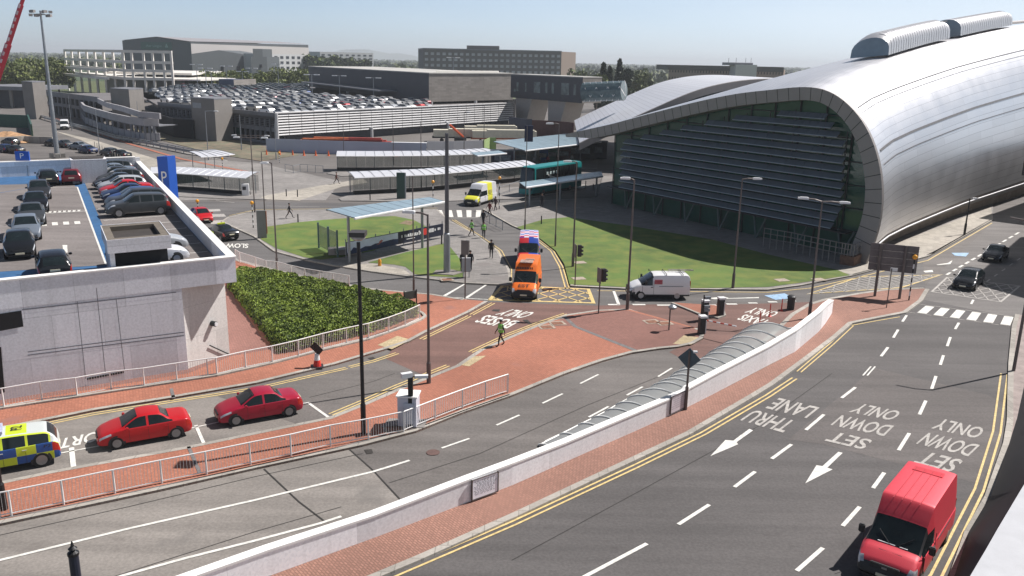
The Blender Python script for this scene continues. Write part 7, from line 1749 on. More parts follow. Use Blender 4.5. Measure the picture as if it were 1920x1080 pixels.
# dark things and colour clutter under the far canopy
KK = 'luggage kiosks under the far glass canopy'
for i, (x, y, cw, col_, w_, h_) in enumerate([(942, 312, 0, (.06, .06, .09), 4, 2.6), (955, 311, 0, (.20, .05, .05), 2.2, 2.5), (975, 309, 0, (.30, .28, .26), 3.8, 2.4), (995, 307, 0, (.28, .27, .25), 3, 2.4), (1017, 304, 0, (.03, .12, .35), 2, 2.2), (1035, 302, 0, (.04, .2, .16), 2.2, 2.2), (1055, 301, 0, (.12, .04, .04), 3, 2.3), (1085, 299, 0, (.04, .04, .045), 6, 3.0), (1108, 298, 0, (.03, .03, .05), 6, 3.2)]):
    p = g(x, y, .1); t = thing('kiosk', tuple(p), ['dark navy', 'dark red', 'pale grey', 'beige grey', 'blue', 'green', 'maroon', 'black', 'near-black'][i]+' kiosk under the far glass canopy', 'kiosk', KK)
    mb = MB(); mb.box((0, 1, h_/2), (w_, 1.6, h_), 0); mb.build('body', mat('kiosk_col%d' % i, col_, .6, var=.3, scale=1.5), t, world=False); mb = MB(); mb.box((0, 1, h_+.08), (w_+.3, 1.9, .12)); mb.build('roof', m_postg, t, world=False)
    mb = MB(); mb.box((0, .18, h_*.55), (w_*.7, .06, h_*.35)); mb.build('panel', mat('kiosk_panel', (.25, .28, .30), .3, var=.6, scale=2), t, world=False)
# ---- billboard
m_navy = mat('billboard_navy', (.012, .016, .035), .5, var=.1); a, b_ = g(651, 484, .15), g(831, 446, .15); h = 3.0
d = (b_-a).normalized(); n_ = Vector((d.y, -d.x, 0)); n_ = n_ if n_.y < 0 else -n_; LB = (b_-a).length
t = thing('billboard', tuple(a), 'long billboard with a pale sky picture on its left and white writing on navy', 'billboard')
def bq(mb, f0, f1, z0_, z1_, o=.0, mi=0): p, q = a+d*LB*f0+n_*o, a+d*LB*f1+n_*o; mb.quad(Vector((p.x, p.y, z0_)), Vector((q.x, q.y, z0_)), Vector((q.x, q.y, z1_)), Vector((p.x, p.y, z1_)), mi)
ba = [hgt(651, 484, 451, .15), hgt(831, 446, 417, .15)]; h = sum(ba)/2; z0_ = .45
mb = MB(); mb.prism([a, b_, b_-n_*.12, a-n_*.12], z0_, h); mb.build('board', m_navy, t)
mb = MB(); bq(mb, .0, .50, z0_+.05, h-.03, .02); pic = mb.build('picture', mat('picture_sky', (.70, .76, .88), .5, var=.12, scale=.6), t)
mb = MB(); o_ = t['_o']
pts = [(.0, .0), (.50, .0), (.50, .42), (.45, .48), (.40, .46), (.36, .44), (.32, .40), (.27, .42), (.22, .30), (.17, .36), (.12, .24), (.06, .46), (.03, .2), (0, .12)]
mb.add([Vector((a.x+d.x*LB*u+n_.x*.04-o_[0], a.y+d.y*LB*u+n_.y*.04-o_[1], z0_+.05+(h-z0_)*v_-o_[2])) for u, v_ in pts], [tuple(range(len(pts)))]); mb.build('picture_hills', mat('picture_hills', (.03, .045, .10), .6, var=.5, scale=1), pic, world=False)
mb = MB(); pts = [(.275, .28), (.30, .36), (.31, .56), (.33, .64), (.345, .54), (.33, .42), (.30, .30)]
mb.add([Vector((a.x+d.x*LB*u+n_.x*.06-o_[0], a.y+d.y*LB*u+n_.y*.06-o_[1], z0_+.05+(h-z0_)*v_-o_[2])) for u, v_ in pts], [tuple(range(len(pts)))]); mb.build('picture_figure', mat('picture_red', (.45, .16, .14), .6), pic, world=False)
mb = MB(); r = random.Random(4); x = .535
while x < .96: w = r.uniform(.010, .016); z = h-.62+(x-.5)*.15; bq(mb, x, x+w, z, z+r.choice([.26, .30, .22]), .03); x += w+r.choice([.006, .006, .006, .022])
for f in (.60, .63): bq(mb, f-.01, f+.08, z0_+.55-(.63-f)*8, z0_+.62-(.63-f)*8, .03)
for f in (.72, .745, .84, .86, .875): bq(mb, f, f+.016, z0_+.55, z0_+.95, .03)
mb.build('white_writing', m_lampw, t)
mb = MB(); c_ = a+d*LB*.79+n_*.05; mb.add([c_+d*(.35*math.cos(w))+Vector((0, 0, z0_-.15+.75+.35*math.sin(w))) for w in np.linspace(0, 2*math.pi, 17)[:-1]], [tuple(range(16))]); mb.build('red_badge', mat('badge_red', (.6, .04, .03), .5), t)
for k in range(8): p = a+d*LB*(k/7)-n_*.15; mb = MB(); mb.cyl((p.x, p.y, 0), (p.x, p.y, h+.25), .05, n=6); mb.build('post', m_postg, t)
# glass screens left of billboard
for i, (x0, y0, x1, y1) in enumerate([(598, 465, 617, 474), (617, 474, 634, 482)]):
    p, q = g(x0, y0, .15), g(x1, y1, .15); t = thing('glass_screen', tuple(p), ('rear' if i == 0 else 'front')+' green-tinted glass screen panel left of the billboard', 'screen', None); mb = MB(); mb.slab(p+Vector((0, 0, .2)), q+Vector((0, 0, .2)), q+Vector((0, 0, 2.3)), p+Vector((0, 0, 2.3)), .03); mb.build('pane', m_sglass, t)
    for v_ in (p, q.lerp(p, .04)): mb = MB(); mb.cyl(v_, v_+Vector((0, 0, 2.5)), .09, n=6); mb.build('post', mat('screen_teal', (.06, .12, .13), .5), t)
p = g(620, 478, .15); t = thing('low_bench_block', tuple(p), 'low grey block beside the glass screens on the lawn', 'bench'); mb = MB(); mb.box((1.2, .6, .3), (3.0, 1.4, .5), .2); mb.build('block', m_fascia, t, world=False)
# ---- blue parking totem
b0_ = g(307, 400); t = thing('parking_totem', (b0_.x, b0_.y, 0), 'tall blue parking totem with a white P rising behind the parapet', 'sign')
zt = b0_; Yt = b0_.y; q0, q1, q2 = P(294, 296, Yt), P(313, 291, Yt+.6), P(319, 299, Yt+2.0); top = (q0.z+q1.z)/2
mb = MB(); mb.prism([(q0.x, q0.y), (q1.x, q1.y), (q1.x+.5, q1.y+1.1), (q0.x+.5, q0.y+1.1)], 0, top); mb.build('totem', mat('totem_blue', (.01, .085, .42), .4, var=.04), t)
mb = MB(); dx = Vector((q1.x-q0.x, q1.y-q0.y, 0)); n_ = Vector((dx.y, -dx.x, 0)).normalized()*.03; n_ = n_ if n_.y < 0 else -n_
pz = P(306, 345, Yt).z; pz1 = P(306, 322, Yt).z
put_text(mb, 'P', Vector((q0.x, q0.y, pz))+dx*.28+n_, Vector((q0.x, q0.y, pz))+dx*.80+n_, Vector((q0.x, q0.y, pz1))+dx*.28+n_, 0); mb.build('letter', m_lampw, t)
a, b_ = g(30, 306, 6.9), g(56, 306, 6.9); t = thing('parking_sign', (a.x, a.y, 0), 'small blue parking sign with a white P on the rear parapet', 'sign'); d = b_-a; zt = 6.9+hgt(43, 306, 284, 6.9)
mb = MB(); mb.prism([a, b_, b_+Vector((0, .15, 0)), a+Vector((0, .15, 0))], 6.6, zt); mb.build('panel', mat('totem_blue', (.01, .085, .42)), t); mb = MB(); nn_ = Vector((0, -.03, 0)); A_ = Vector((a.x, a.y, 0))
put_text(mb, 'P', A_+d*.36+nn_+Vector((0, 0, 6.9+(zt-6.9)*.42)), A_+d*.64+nn_+Vector((0, 0, 6.9+(zt-6.9)*.42)), A_+d*.36+nn_+Vector((0, 0, 6.9+(zt-6.9)*.85)), 0); mb.build('letter', m_lampw, t)
mb = MB(); 
for f in (.2, .8): mb.cyl((a.x+d.x*f, a.y+.1, 0), (a.x+d.x*f, a.y+.1, 6.7), .06, n=6)
build_split(mb, 'leg', m_postg, t)
# white pay machine on the shelter end
for px, lab, w_, h_ in (((461, 366), 'white pay machine at the right end of the long glass shelter', .9, 1.5), ((286, 255), 'small white cabinet on the verge in front of the far car park', 1.2, 2.0)):
    p = g(*px, .1); t = thing('pay_machine', tuple(p), lab, 'machine'); mb = MB(); mb.box((0, 0, h_/2), (w_, .7, h_), .2); mb.build('housing', m_lampw, t, world=False); mb = MB(); mb.box((-.05, -.36, h_*.65), (w_*.5, .05, h_*.3), .2); mb.build('display', m_black, t, world=False)
# advertising column near shelter
p = g(752, 372, .12); t = thing('advert_panel', tuple(p), 'narrow dark green advert panel behind the glass canopy', 'sign'); mb = MB(); mb.box((0, 0, 1.7), (1.1, .2, 3.4)); mb.build('panel', mat('advert_green', (.02, .06, .05), .4), t, world=False); mb = MB(); mb.box((.6, 0, 1.7), (.14, .24, 3.4)); mb.build('edge', m_postg, t, world=False)
# navy box on pole
p = P(990, 240, g(984, 434).y); t = thing('navy_sign_box', (p.x, p.y, p.z-1.0), 'navy sign box high on the thin pole by the dark hoarding', 'sign'); mb = MB(); mb.box((.1, .3, .4), (.9, .3, 1.7)); mb.build('box', mat('navy_box', (.008, .014, .05), .5), t, world=False)

# ---- construction yard: hoardings and loads
m_hoard = mat('hoarding_blue_white', (.40, .43, .52), .7, var=.05, scale=.2)
def hoard(pts, H, lab, m, z0=0):
    Q = gp(pts); t = thing('hoarding', tuple(Q[0]), lab, 'hoarding'); 
    for i_, (a, b_) in enumerate(zip(Q[:-1], Q[1:])):
        n = max(1, int((b_-a).length/9))
        for k in range(n): mb = MB(); mb.ribbon([a.lerp(b_, k/n), a.lerp(b_, (k+1)/n-.002)], .12, 0, H); mb.build('panel', m, t)
    return t
hoard([(500, 284), (600, 288), (700, 291), (800, 293)], 2.5, 'long pale blue-grey hoarding round the construction yard', m_hoard)
hoard([(801, 293), (850, 292), (905, 290)], 2.8, 'white end section of the hoarding beside the yard entrance', mat('hoarding_white', (.66, .64, .64), .7, var=.04))
hoard([(954, 250), (985, 256), (997, 256)], 4.2, 'dark blue hoarding below the bridge box legs', mat('hoarding_navy', (.05, .06, .09), .7)); hoard([(997, 256), (1040, 258), (1075, 262)], 4.0, 'brown-red hoarding below the bridge box legs', mat('hoarding_brown', (.10, .045, .04), .8, var=.2))
hoard([(906, 290), (918, 284), (930, 284)], 2.8, 'small lime green hoarding beside the far canopy', mat('hoarding_lime', (.26, .36, .14), .7, var=.15))
def load(px, L, lab, cload, cbase, ang=.12, w=2.6, hh=1.5):
    p = g(*px); t = thing('trailer', tuple(p), lab, 'trailer'); mb = MB(); mb.box((0, 0, 1.05), (L, w, .3), ang); mb.build('bed', cbase, t, world=False)
    mb = MB(); mb.box((0, 0, 1.2+hh/2), (L*.96, w*.95, hh), ang); mb.box((L*.1, 0, 1.2+hh+.12), (L*.7, w*.8, .25), ang); mb.build('covered_load', cload, t, world=False)
    for s in (-.36, .30, .38): 
        mb = MB(); c_, s2 = math.cos(ang), math.sin(ang); q = Vector((c_*L*s+s2*w*.4, s2*L*s-c_*w*.4, .45)); mb.cyl(q, q+Vector((s2*.3, -c_*.3, 0)), .45, n=10); mb.build('wheel', m_tyre, t, world=False)
m_cream = mat('tarp_cream', (.62, .58, .46), .7, var=.1); m_rdb = mat('steel_red', (.30, .04, .03), .7, var=.2); m_org = mat('steel_orange', (.38, .09, .025), .7, var=.25, scale=1)
load((873, 266), 15, 'trailer with a long cream covered load, left one in the yard', m_cream, m_dark); load((920, 258), 13, 'trailer with a cream load and dark red end farther back', m_cream, m_rdb); load((945, 268), 15, 'trailer with a cream load nearest the navy hoarding', m_cream, m_org)
for i, (px, L, cc_, hh, lab) in enumerate([((640, 272), 17, m_org, 1.6, 'stack of orange-brown steel beams left in the yard'), ((690, 274), 10, m_rdb, 1.9, 'stack of darker red-brown beams right of the orange stack'), ((780, 276), 12, m_lampw, 1.1, 'heap of white wrapped panels in the yard'), ((730, 282), 8, m_lampw, .9, 'small heap of white wrapped panels near the hoarding')]):
    p = g(*px); t = thing('material_stack', tuple(p), lab, 'stack'); r = random.Random(i)
    mb = MB()
    for k in range(7): mb.box((r.uniform(-.08, .08)*L, r.uniform(-1.2, 1.2), hh*(.15+.12*k)), (L*r.uniform(.6, .95), r.uniform(.5, 1.6), hh*.16), r.uniform(-.06, .06))
    build_split(mb, 'beam', cc_, t, world=False)
p = g(863, 268); t = thing('orange_lift', tuple(p), 'small orange cherry picker with a raised folding boom in the yard', 'cherry picker'); mb = MB(); mb.box((0, 0, .8), (2.6, 1.6, .8)); mb.build('chassis', m_black, t, world=False)
mb = MB(); mb.cyl((.8, 0, 1.2), (-2.4, 0, 4.0), .28, n=6); mb.build('boom', mat('crane_orange', (.62, .09, .02), .5), t, world=False); mb = MB(); mb.cyl((-2.4, 0, 4.0), (-3.6, 0, 5.0), .16, n=6); mb.build('jib', m_lampw, t, world=False)
for s in (-.9, .9): mb = MB(); mb.cyl((s, -.8, .4), (s, -1.0, .4), .4, n=10); mb.build('wheel', m_tyre, t, world=False)
# big green shed / site at left
p = g(40, 262); t = thing('green_site_hoarding', tuple(p), 'dark green site hoarding at the left edge in front of the grey wing', 'hoarding')
a, b_, c_ = g(-30, 236), g(55, 240), g(62, 262); mb = MB(); mb.ribbon([a, b_], .3, 0, 3.0); mb.ribbon([b_, c_], .3, 0, 3.2); build_split(mb, 'panel', mat('site_green', (.015, .07, .05), .7, var=.15), t, per=1)
t = thing('low_white_site_wall', tuple(g(30, 272)), 'low pale site wall behind the small blue parking sign', 'wall'); mb = MB(); mb.ribbon(gp([(-20, 272), (48, 268), (100, 270)], 0), .4, 0, 1.4); mb.build('wall', m_kerb, t)
t = thing('roadside_crash_barrier', tuple(g(200, 262)), 'long dark crash barrier along the far road', 'barrier')
q = gp([(60, 218), (110, 232), (170, 248), (215, 262), (250, 268), (300, 278), (360, 290), (430, 298)], 0); mb = MB(); mb.ribbon(q, .15, .35, .8); mb.ribbon(q, .15, .95, 1.1); build_split(mb, 'rail', m_postg, t, per=7)
for a, b_ in zip(q[:-1], q[1:]):
    for k in range(4): p = a.lerp(b_, k/4); mb = MB(); mb.box((p.x, p.y+.15, .5), (.15, .1, 1.1)); mb.build('post', m_postg, t)
# spoil heap and cones
p = g(15, 265); t = thing('sand_heap', tuple(p), 'heap of orange sand and rubble beside the green hoarding', 'heap'); mb = MB(); r = random.Random(2)
rows = []
for j in range(6):
    rr_ = 5*(1-j/5.5); rows.append([(rr_*1.6*math.cos(2*math.pi*i/16)*(1+r.uniform(-.12, .12)), rr_*math.sin(2*math.pi*i/16)*(1+r.uniform(-.12, .12)), 1.9*(j/5)**.8+r.uniform(0, .15)) for i in range(16)])
mb.grid(rows, closed=True); mb.add(rows[-1], [tuple(range(16))]); mb.build('heap', mat('sand_orange', (.42, .25, .13), .9, var=.4, scale=1), t, world=False)
for i, x in enumerate([500, 525, 549, 570, 592, 616, 640, 672, 697, 716, 742]): 
    p = g(x, 289+(x-500)*.012+2); t = thing('traffic_cone', tuple(p), 'small orange traffic cone in the row in front of the hoarding', 'traffic cone', 'orange cones in front of the hoarding'); mb = MB(); mb.lathe((0, 0, 0), [(.32, 0), (.32, .05), (.2, .06), (.06, 1.0)], 8); mb.build('cone', mat('cone_orange', (.75, .14, .03), .6), t, world=False)
# crane boom
a, b_ = P(-45, 270, 150), P(62, -60, 150); base = g(-60, 285); t = thing('red_crane', (a.x, a.y, 0), 'red telescopic crane boom leaning across the top left corner', 'crane')
m_cr = mat('crane_red', (.52, .02, .045), .5, var=.05); L = (b_-a)
for k, (f0, f1, r_) in enumerate(((-.05, .33, .75), (.33, .58, .60), (.58, .80, .46), (.80, 1.25, .34))):
    mb = MB(); mb.cyl(a+L*f0, a+L*f1, r_, n=4); mb.build('boom_section', m_cr, t)
    mb = MB()
    for j in range(6): f = f0+(f1-f0)*(j+.5)/6; mb.cyl(a+L*f+Vector((0, -r_*.9, 0)), a+L*(f+.02)+Vector((0, -r_*.9, 0)), .18, n=4)
    build_split(mb, 'boom_marking', mat('crane_pale', (.6, .45, .48), .6), t)
mb = MB(); mb.box((a.x-7, a.y, 1.5), (9, 3, 2.4)); mb.build('chassis', m_cr, t)
for k in range(4): mb = MB(); mb.cyl((a.x-10.5+k*2.3, a.y-1.5, .7), (a.x-10.5+k*2.3, a.y-1.9, .7), .7, n=12); mb.build('wheel', m_tyre, t)
# ------------------------------------------------------------------ people
m_skinp = mat('skin', (.42, .24, .17), .6, var=.08, scale=8)
def person(px, z0, lab, top, legs, heading, stride=.30, arm=.25, vest=None, hair=(.03, .02, .015), hat=None, H=1.76, bend=0.0, hold=None, skirt=None):
    p0 = g(*px, z0); t = thing('person', tuple(p0), lab, 'person', None, rz=heading)
    k = H/1.76; V = []; E_ = []; Rr_ = []
    def add(p, r, par=None):
        V.append(Vector(p)*k); Rr_.append((r*k, r*k)); i = len(V)-1
        if par is not None: E_.append((par, i))
        return i
    pel = add((0, 0, .95), .145)
    ab = add((.01+bend*.15, 0, 1.12), .135, pel); ch = add((.02+bend*.3, 0, 1.32), .16, ab); nk = add((.02+bend*.45, 0, 1.48), .065, ch)
    h0 = add((.04+bend*.5, 0, 1.56), .062, nk); h1 = add((.05+bend*.5, 0, 1.64), .095, h0); h2 = add((.045+bend*.5, 0, 1.70), .075, h1)
    for s in (-1, 1):
        st = stride*s
        hp = add((0, s*.10, .90), .10, pel); kn = add((st*.55+.05, s*.105, .50), .068, hp); an = add((st*1.0-.04, s*.105, .09+(.05 if st < 0 else 0)), .042, kn); he = add((st*1.0+.06, s*.11, .045), .042, an); add((st*1.0+.17, s*.115, .035+(.0)), .032, he)
        sh_ = add((.02+bend*.35, s*.19, 1.41), .070, ch); fa = -arm*s
        if hold and s == hold: el = add((.12, s*.25, 1.15), .045, sh_); wr = add((.34, s*.18, 1.18), .030, el); dirv = Vector((.10, -s*.02, .02))
        else: el = add((fa*.35+bend*.35, s*.25, 1.14), .045, sh_); wr = add((fa*1.0+.06+bend*.4, s*.255, .90), .030, el); dirv = Vector((.02, 0, -.09))
        wv_ = V[wr]/k; pa = add(wv_+dirv*.55, .030, wr); d = dirv.normalized(); side = Vector((1, 0, 0)) if abs(d.z) > .5 else Vector((0, 0, 1))
        for f, (o, L) in enumerate(((-.026, .060), (-.009, .072), (.009, .068), (.026, .052))):
            b_ = add(wv_+dirv*.95+side*o, .0095, pa); m_ = add(wv_+dirv*.95+side*o+d*L*.55, .0085, b_); add(wv_+dirv*.95+side*o+d*L*.95+Vector((0, -s*.012, 0)), .007, m_)
        th_ = add(wv_+dirv*.55+side*.038, .0105, pa); add(wv_+dirv*.55+side*.052+d*.045, .0085, th_)
    me = bpy.data.meshes.new('person_body'); me.from_pydata(V, E_, []); ob = bpy.data.objects.new('body', me); SC.collection.objects.link(ob)
    md = ob.modifiers.new('skin', 'SKIN'); md.use_smooth_shade = True
    for i, r in enumerate(Rr_): me.skin_vertices[0].data[i].radius = r
    me.skin_vertices[0].data[0].use_root = True
    sb = ob.modifiers.new('sub', 'SUBSURF'); sb.levels = 1; sb.render_levels = 1
    dg = bpy.context.evaluated_depsgraph_get(); m2 = bpy.data.meshes.new_from_object(ob.evaluated_get(dg)); bpy.data.objects.remove(ob)
    # widen the torso
    for v_ in m2.vertices:
        z = v_.co.z/k
        if .9 < z < 1.45 and abs(v_.co.y) < .2: v_.co.y *= 1.22
    mt = mat('cloth_%s' % '_'.join('%02d' % int(c*99) for c in top), top, .85, var=.15, scale=6); ml = mat('cloth_%s' % '_'.join('%02d' % int(c*99) for c in legs), legs, .85, var=.15, scale=6)
    for m_ in (m_skinp, mt, ml, m_black): m2.materials.append(m_)
    for f in m2.polygons:
        c = f.center/k; f.use_smooth = True
        hand = abs(c.y) > .12 and ((abs(c.y) > .17 and c.z < .89 and c.z > .6) or (hold and c.y*hold > 0 and c.x > .33 and c.z > 1.0))
        f.material_index = 0 if (c.z > 1.49 or hand) else 1 if c.z > .93 else 3 if c.z < .09 else 2
        if c.z > .9 and abs(c.y) > .2 and c.z < 1.45 and not hand: f.material_index = 1
    ob = bpy.data.objects.new('body', m2); SC.collection.objects.link(ob); ob.parent = t
    hx = (.045+bend*.5)*k
    mb = MB(); mb.lathe((hx-.012, 0, 1.63*k), [(.104, 0), (.112, .05), (.100, .10), (.06, .14), (.01, .155)], 12)
    mb.xf(Matrix.Translation((-.018, 0, 0))); mb.build('hair', mat('hair_%d' % int(hair[0]*500), hair, .8, var=.2) if not hat else mat('cap_%d' % int(hat[0]*100), hat, .8), t, world=False, smooth=True)
    mb = MB(); mb.add([(hx+.088*k, -.012, 1.625*k), (hx+.088*k, .012, 1.625*k), (hx+.115*k, 0, 1.605*k), (hx+.09*k, 0, 1.655*k)], [(0, 1, 2), (0, 2, 3), (2, 1, 3)]); mb.build('nose', m_skinp, t, world=False)
    for s in (-1, 1):
        mb = MB(); mb.box((hx+.086*k, s*.032, 1.65*k), (.012, .022, .012)); mb.build('eye', m_black, t, world=False); mb = MB(); mb.box((hx-.005, s*.098*k, 1.63*k), (.03, .02, .055)); mb.build('ear', m_skinp, t, world=False)
    mb = MB(); mb.box((hx+.088*k, 0, 1.575*k), (.010, .045, .010)); mb.build('mouth', mat('lips', (.30, .10, .08), .6, var=0), t, world=False)
    if vest:
        mb = MB(); n = 14; rows = []
        for z, a, b_ in ((.93, .175, .215), (1.05, .165, .21), (1.2, .175, .225), (1.34, .18, .235), (1.44, .13, .20), (1.475, .08, .11)):
            cx = .012+bend*(z-.95)*.8; rows.append([(cx*k+a*k*math.cos(2*math.pi*i/n), b_*k*math.sin(2*math.pi*i/n), z*k) for i in range(n)])
        mb.grid(rows, closed=True); vs_ = mb.build('vest', mat('hi_vis_green', vest, .7, var=.08, scale=6), t, world=False, smooth=True)
        mb = MB(); z = 1.16
        mb.grid([[((.012+bend*.17)*k+.182*k*math.cos(2*math.pi*i/n), .232*k*math.sin(2*math.pi*i/n), zz*k) for i in range(n)] for zz in (1.13, 1.18)], closed=True); mb.build('reflective_band', m_lampw, vs_, world=False)
    return t
HV = (.22, .55, .10)
person((939, 648), KZ, 'person in a green hi-vis vest walking on the brick island by the bus lettering', (.02, .02, .025), (.015, .015, .02), -2.6, .28, .2, HV, hat=(.02, .02, .03))
person((543, 409), .15, 'person in a dark suit striding along the grey pavement left of the lawn', (.02, .02, .025), (.02, .02, .025), .3, .42, .3, H=1.72)
person((631, 345), .07, 'person in a dark red top walking on the pale path by the far shelters', (.10, .03, .02), (.04, .03, .03), .1, .40, .3, H=1.72)
person((921, 484), .15, 'person in black walking away on the pavement left of the rescue vans', (.015, .015, .018), (.02, .02, .022), 1.6, .22, .15)
person((884, 443), .15, 'person in a green hi-vis jacket stepping off the kerb, left of the hi-vis pair', (.05, .10, .04), (.02, .02, .02), .3, .32, .3, HV, hold=-1)
person((907, 447), .05, 'person in a green hi-vis vest standing in the road, right of the hi-vis pair', (.05, .10, .04), (.02, .02, .02), -1.7, .08, .1, HV)
person((906, 423), .05, 'person in black crossing just below the zebra stripes', (.015, .015, .02), (.015, .015, .02), 1.2, .2, .2)
person((918, 405), .1, 'person in a dark red coat at the right end of the zebra crossing', (.14, .02, .02), (.04, .02, .02), -2.4, .38, .3)
person((929, 395), .1, 'person in dark clothes walking behind the one in the dark red coat', (.05, .03, .035), (.02, .02, .025), -2.4, .3, .3)
person((867, 508), .15, 'person in black standing left behind the grey box cabinet', (.012, .012, .014), (.015, .015, .018), -1.2, .06, .1)
person((882, 507), .15, 'person in black standing right behind the grey box cabinet', (.012, .012, .014), (.015, .015, .018), -1.9, .08, .1, H=1.8)
person((1016, 389), KZ, 'person in black standing at the shade edge under the glass walkway', (.012, .012, .014), (.012, .012, .014), -1.5, .08, .1, H=1.8)
r6 = random.Random(8)
for i, (x, y, c_, lb) in enumerate([(1001, 312, (.30, .30, .32), 'small distant person in a pale top by the beige kiosk'), (1012, 312, (.02, .02, .03), 'small distant person in black left of the blue kiosk'), (1027, 310, (.25, .03, .04), 'small distant person in red right of the blue kiosk'), (1045, 309, (.03, .03, .03), 'small distant person in dark clothes beside the maroon kiosk'), (1072, 307, (.35, .35, .33), 'small distant person in a white top in front of the black kiosk')]):
    person((x, y), .1, lb, c_, (.03, .03, .04), r6.uniform(-3, 3), .2)

# ------------------------------------------------------------------ vegetation
def leafmat(name, col, var=.45, scale=.6):
    m = mat(name, col, .75, var=var, scale=scale); m.node_tree.nodes['Principled BSDF'].inputs['Subsurface Weight'].default_value = 0; return m
m_leaf = leafmat('leaf_green', (.095, .125, .028)); m_leafy = leafmat('leaf_yellow_green', (.15, .175, .035)); m_leafd = leafmat('leaf_dark', (.030, .046, .020)); m_bark = mat('bark', (.08, .06, .045), .9, var=.3)
m_leafolive = leafmat('leaf_olive', (.10, .115, .035))
def leaves(name, centres, sizes, mats_, mi, parent=None, rs=1, flat=.0):
    """many small leaf-clump quads; centres Nx3"""
    rg = np.random.RandomState(rs); N_ = len(centres); c = np.asarray(centres, float); s = np.asarray(sizes, float).reshape(-1, 1)
    a = rg.normal(size=(N_, 3)); a /= np.linalg.norm(a, axis=1, keepdims=True); b = rg.normal(size=(N_, 3)); b[:, 2] *= (1-flat); b -= a*(a*b).sum(1, keepdims=True); b /= np.linalg.norm(b, axis=1, keepdims=True)
    q = np.stack([c-a*s, c-b*s*.7, c+a*s, c+b*s*.7], 1).reshape(-1, 3)
    me = bpy.data.meshes.new(name); me.vertices.add(4*N_); me.vertices.foreach_set('co', q.astype(np.float32).ravel()); me.loops.add(4*N_); me.loops.foreach_set('vertex_index', np.arange(4*N_, dtype=np.int32))
    me.polygons.add(N_); me.polygons.foreach_set('loop_start', np.arange(0, 4*N_, 4, dtype=np.int32)); me.polygons.foreach_set('loop_total', np.full(N_, 4, dtype=np.int32))
    for m_ in mats_: me.materials.append(m_)
    me.polygons.foreach_set('material_index', np.asarray(mi, dtype=np.int32)); me.update(calc_edges=True); me.validate()
    ob = bpy.data.objects.new(name, me); SC.collection.objects.link(ob)
    if parent: ob.parent = parent
    return ob
def tree(loc, H, Wd, lab, ms, seed, n=900, kind='round', grp=None, ls=None):
    rg = np.random.RandomState(seed); t = thing('conifer_tree' if kind == 'cone' else 'tree', tuple(loc), lab, 'tree', grp)
    mb = MB(); mb.lathe((0, 0, 0), [(H*.03, 0), (H*.022, H*.3), (H*.008, H*.85)], 7)
    for k in range(5): a = rg.uniform(0, 6.28); z = H*rg.uniform(.25, .6); mb.cyl((0, 0, z), (math.cos(a)*Wd*.3, math.sin(a)*Wd*.3, z+H*.15), H*.012, H*.004, 5)
    mb.build('trunk', m_bark, t, world=False)
    if kind == 'cone':
        z = rg.uniform(.08, 1, n)**1.0; r = (1-z)**.8*Wd/2*rg.uniform(.35, 1.05, n)**.6; a = rg.uniform(0, 6.28, n); c = np.stack([r*np.cos(a), r*np.sin(a), z*H], 1)
    else:
        K_ = 16; cc = np.stack([rg.normal(0, .24, K_)*Wd, rg.normal(0, .24, K_)*Wd, H*rg.uniform(.38, .86, K_)], 1); rr = Wd*rg.uniform(.14, .27, K_); i = rg.randint(0, K_, n); d = rg.normal(size=(n, 3)); d /= np.linalg.norm(d, axis=1, keepdims=True)
        c = cc[i]+d*rr[i][:, None]*rg.uniform(.6, 1.05, (n, 1)); c[:, 2] = np.clip(c[:, 2], H*.1, H*1.02)
    leaves('crown', c, rg.uniform(.6, 1.3, n)*(ls or H*.055), ms, rg.randint(0, len(ms), n), t, seed); return t
G1 = 'green trees behind the packed roof deck'
sd_ = 10
for px, ytop, Y, wpx, lb in [((372, 168), 136, 372, 30, 'bushy green tree at the left end of the belt behind the packed deck'), ((398, 168), 131, 380, 34, 'bushy green tree second in the belt behind the packed deck'), ((428, 168), 134, 388, 34, 'bushy green tree behind the navy and tan hut'), ((458, 168), 131, 392, 30, 'bushy green tree right of the navy and tan hut'),
                          ((483, 168), 134, 398, 32, 'bushy green tree in the middle of the deck tree belt'), ((512, 168), 137, 405, 34, 'bushy green tree left of the tallest belt tree'), ((540, 168), 128, 410, 34, 'tallest bushy tree of the belt behind the deck'), ((566, 168), 131, 415, 36, 'bushy green tree touching the dark box building')]:
    b_ = P(px[0], px[1], Y); tp_z = P(px[0], ytop, Y).z; wd = wpx/1600*Y*1.5; sd_ += 1
    tree((b_.x, Y, 0), tp_z, wd, lb, [m_leafy, m_leaf] if sd_ % 2 else [m_leaf, m_leafolive, m_leafy], sd_, 2200, ls=.5)
for i, (x, yt, Y, wpx) in enumerate([(583, 104, 640, 30), (606, 108, 640, 34), (632, 106, 660, 36), (655, 109, 670, 34), (682, 111, 680, 26)]):
    b_ = P(x, 120, Y); tree((b_.x, Y, 0), P(x, yt, Y).z, wpx/1600*Y*1.3, ['tree with a thin spire touching the hangar end', 'dark tree second right of the hangar', 'dark tree third right of the hangar in front of the distant office', 'dark tree fourth right of the hangar', 'dark tree at the right end of the distant office'][i], [m_leaf, m_leafd], 40+i, 900, ls=1.5)
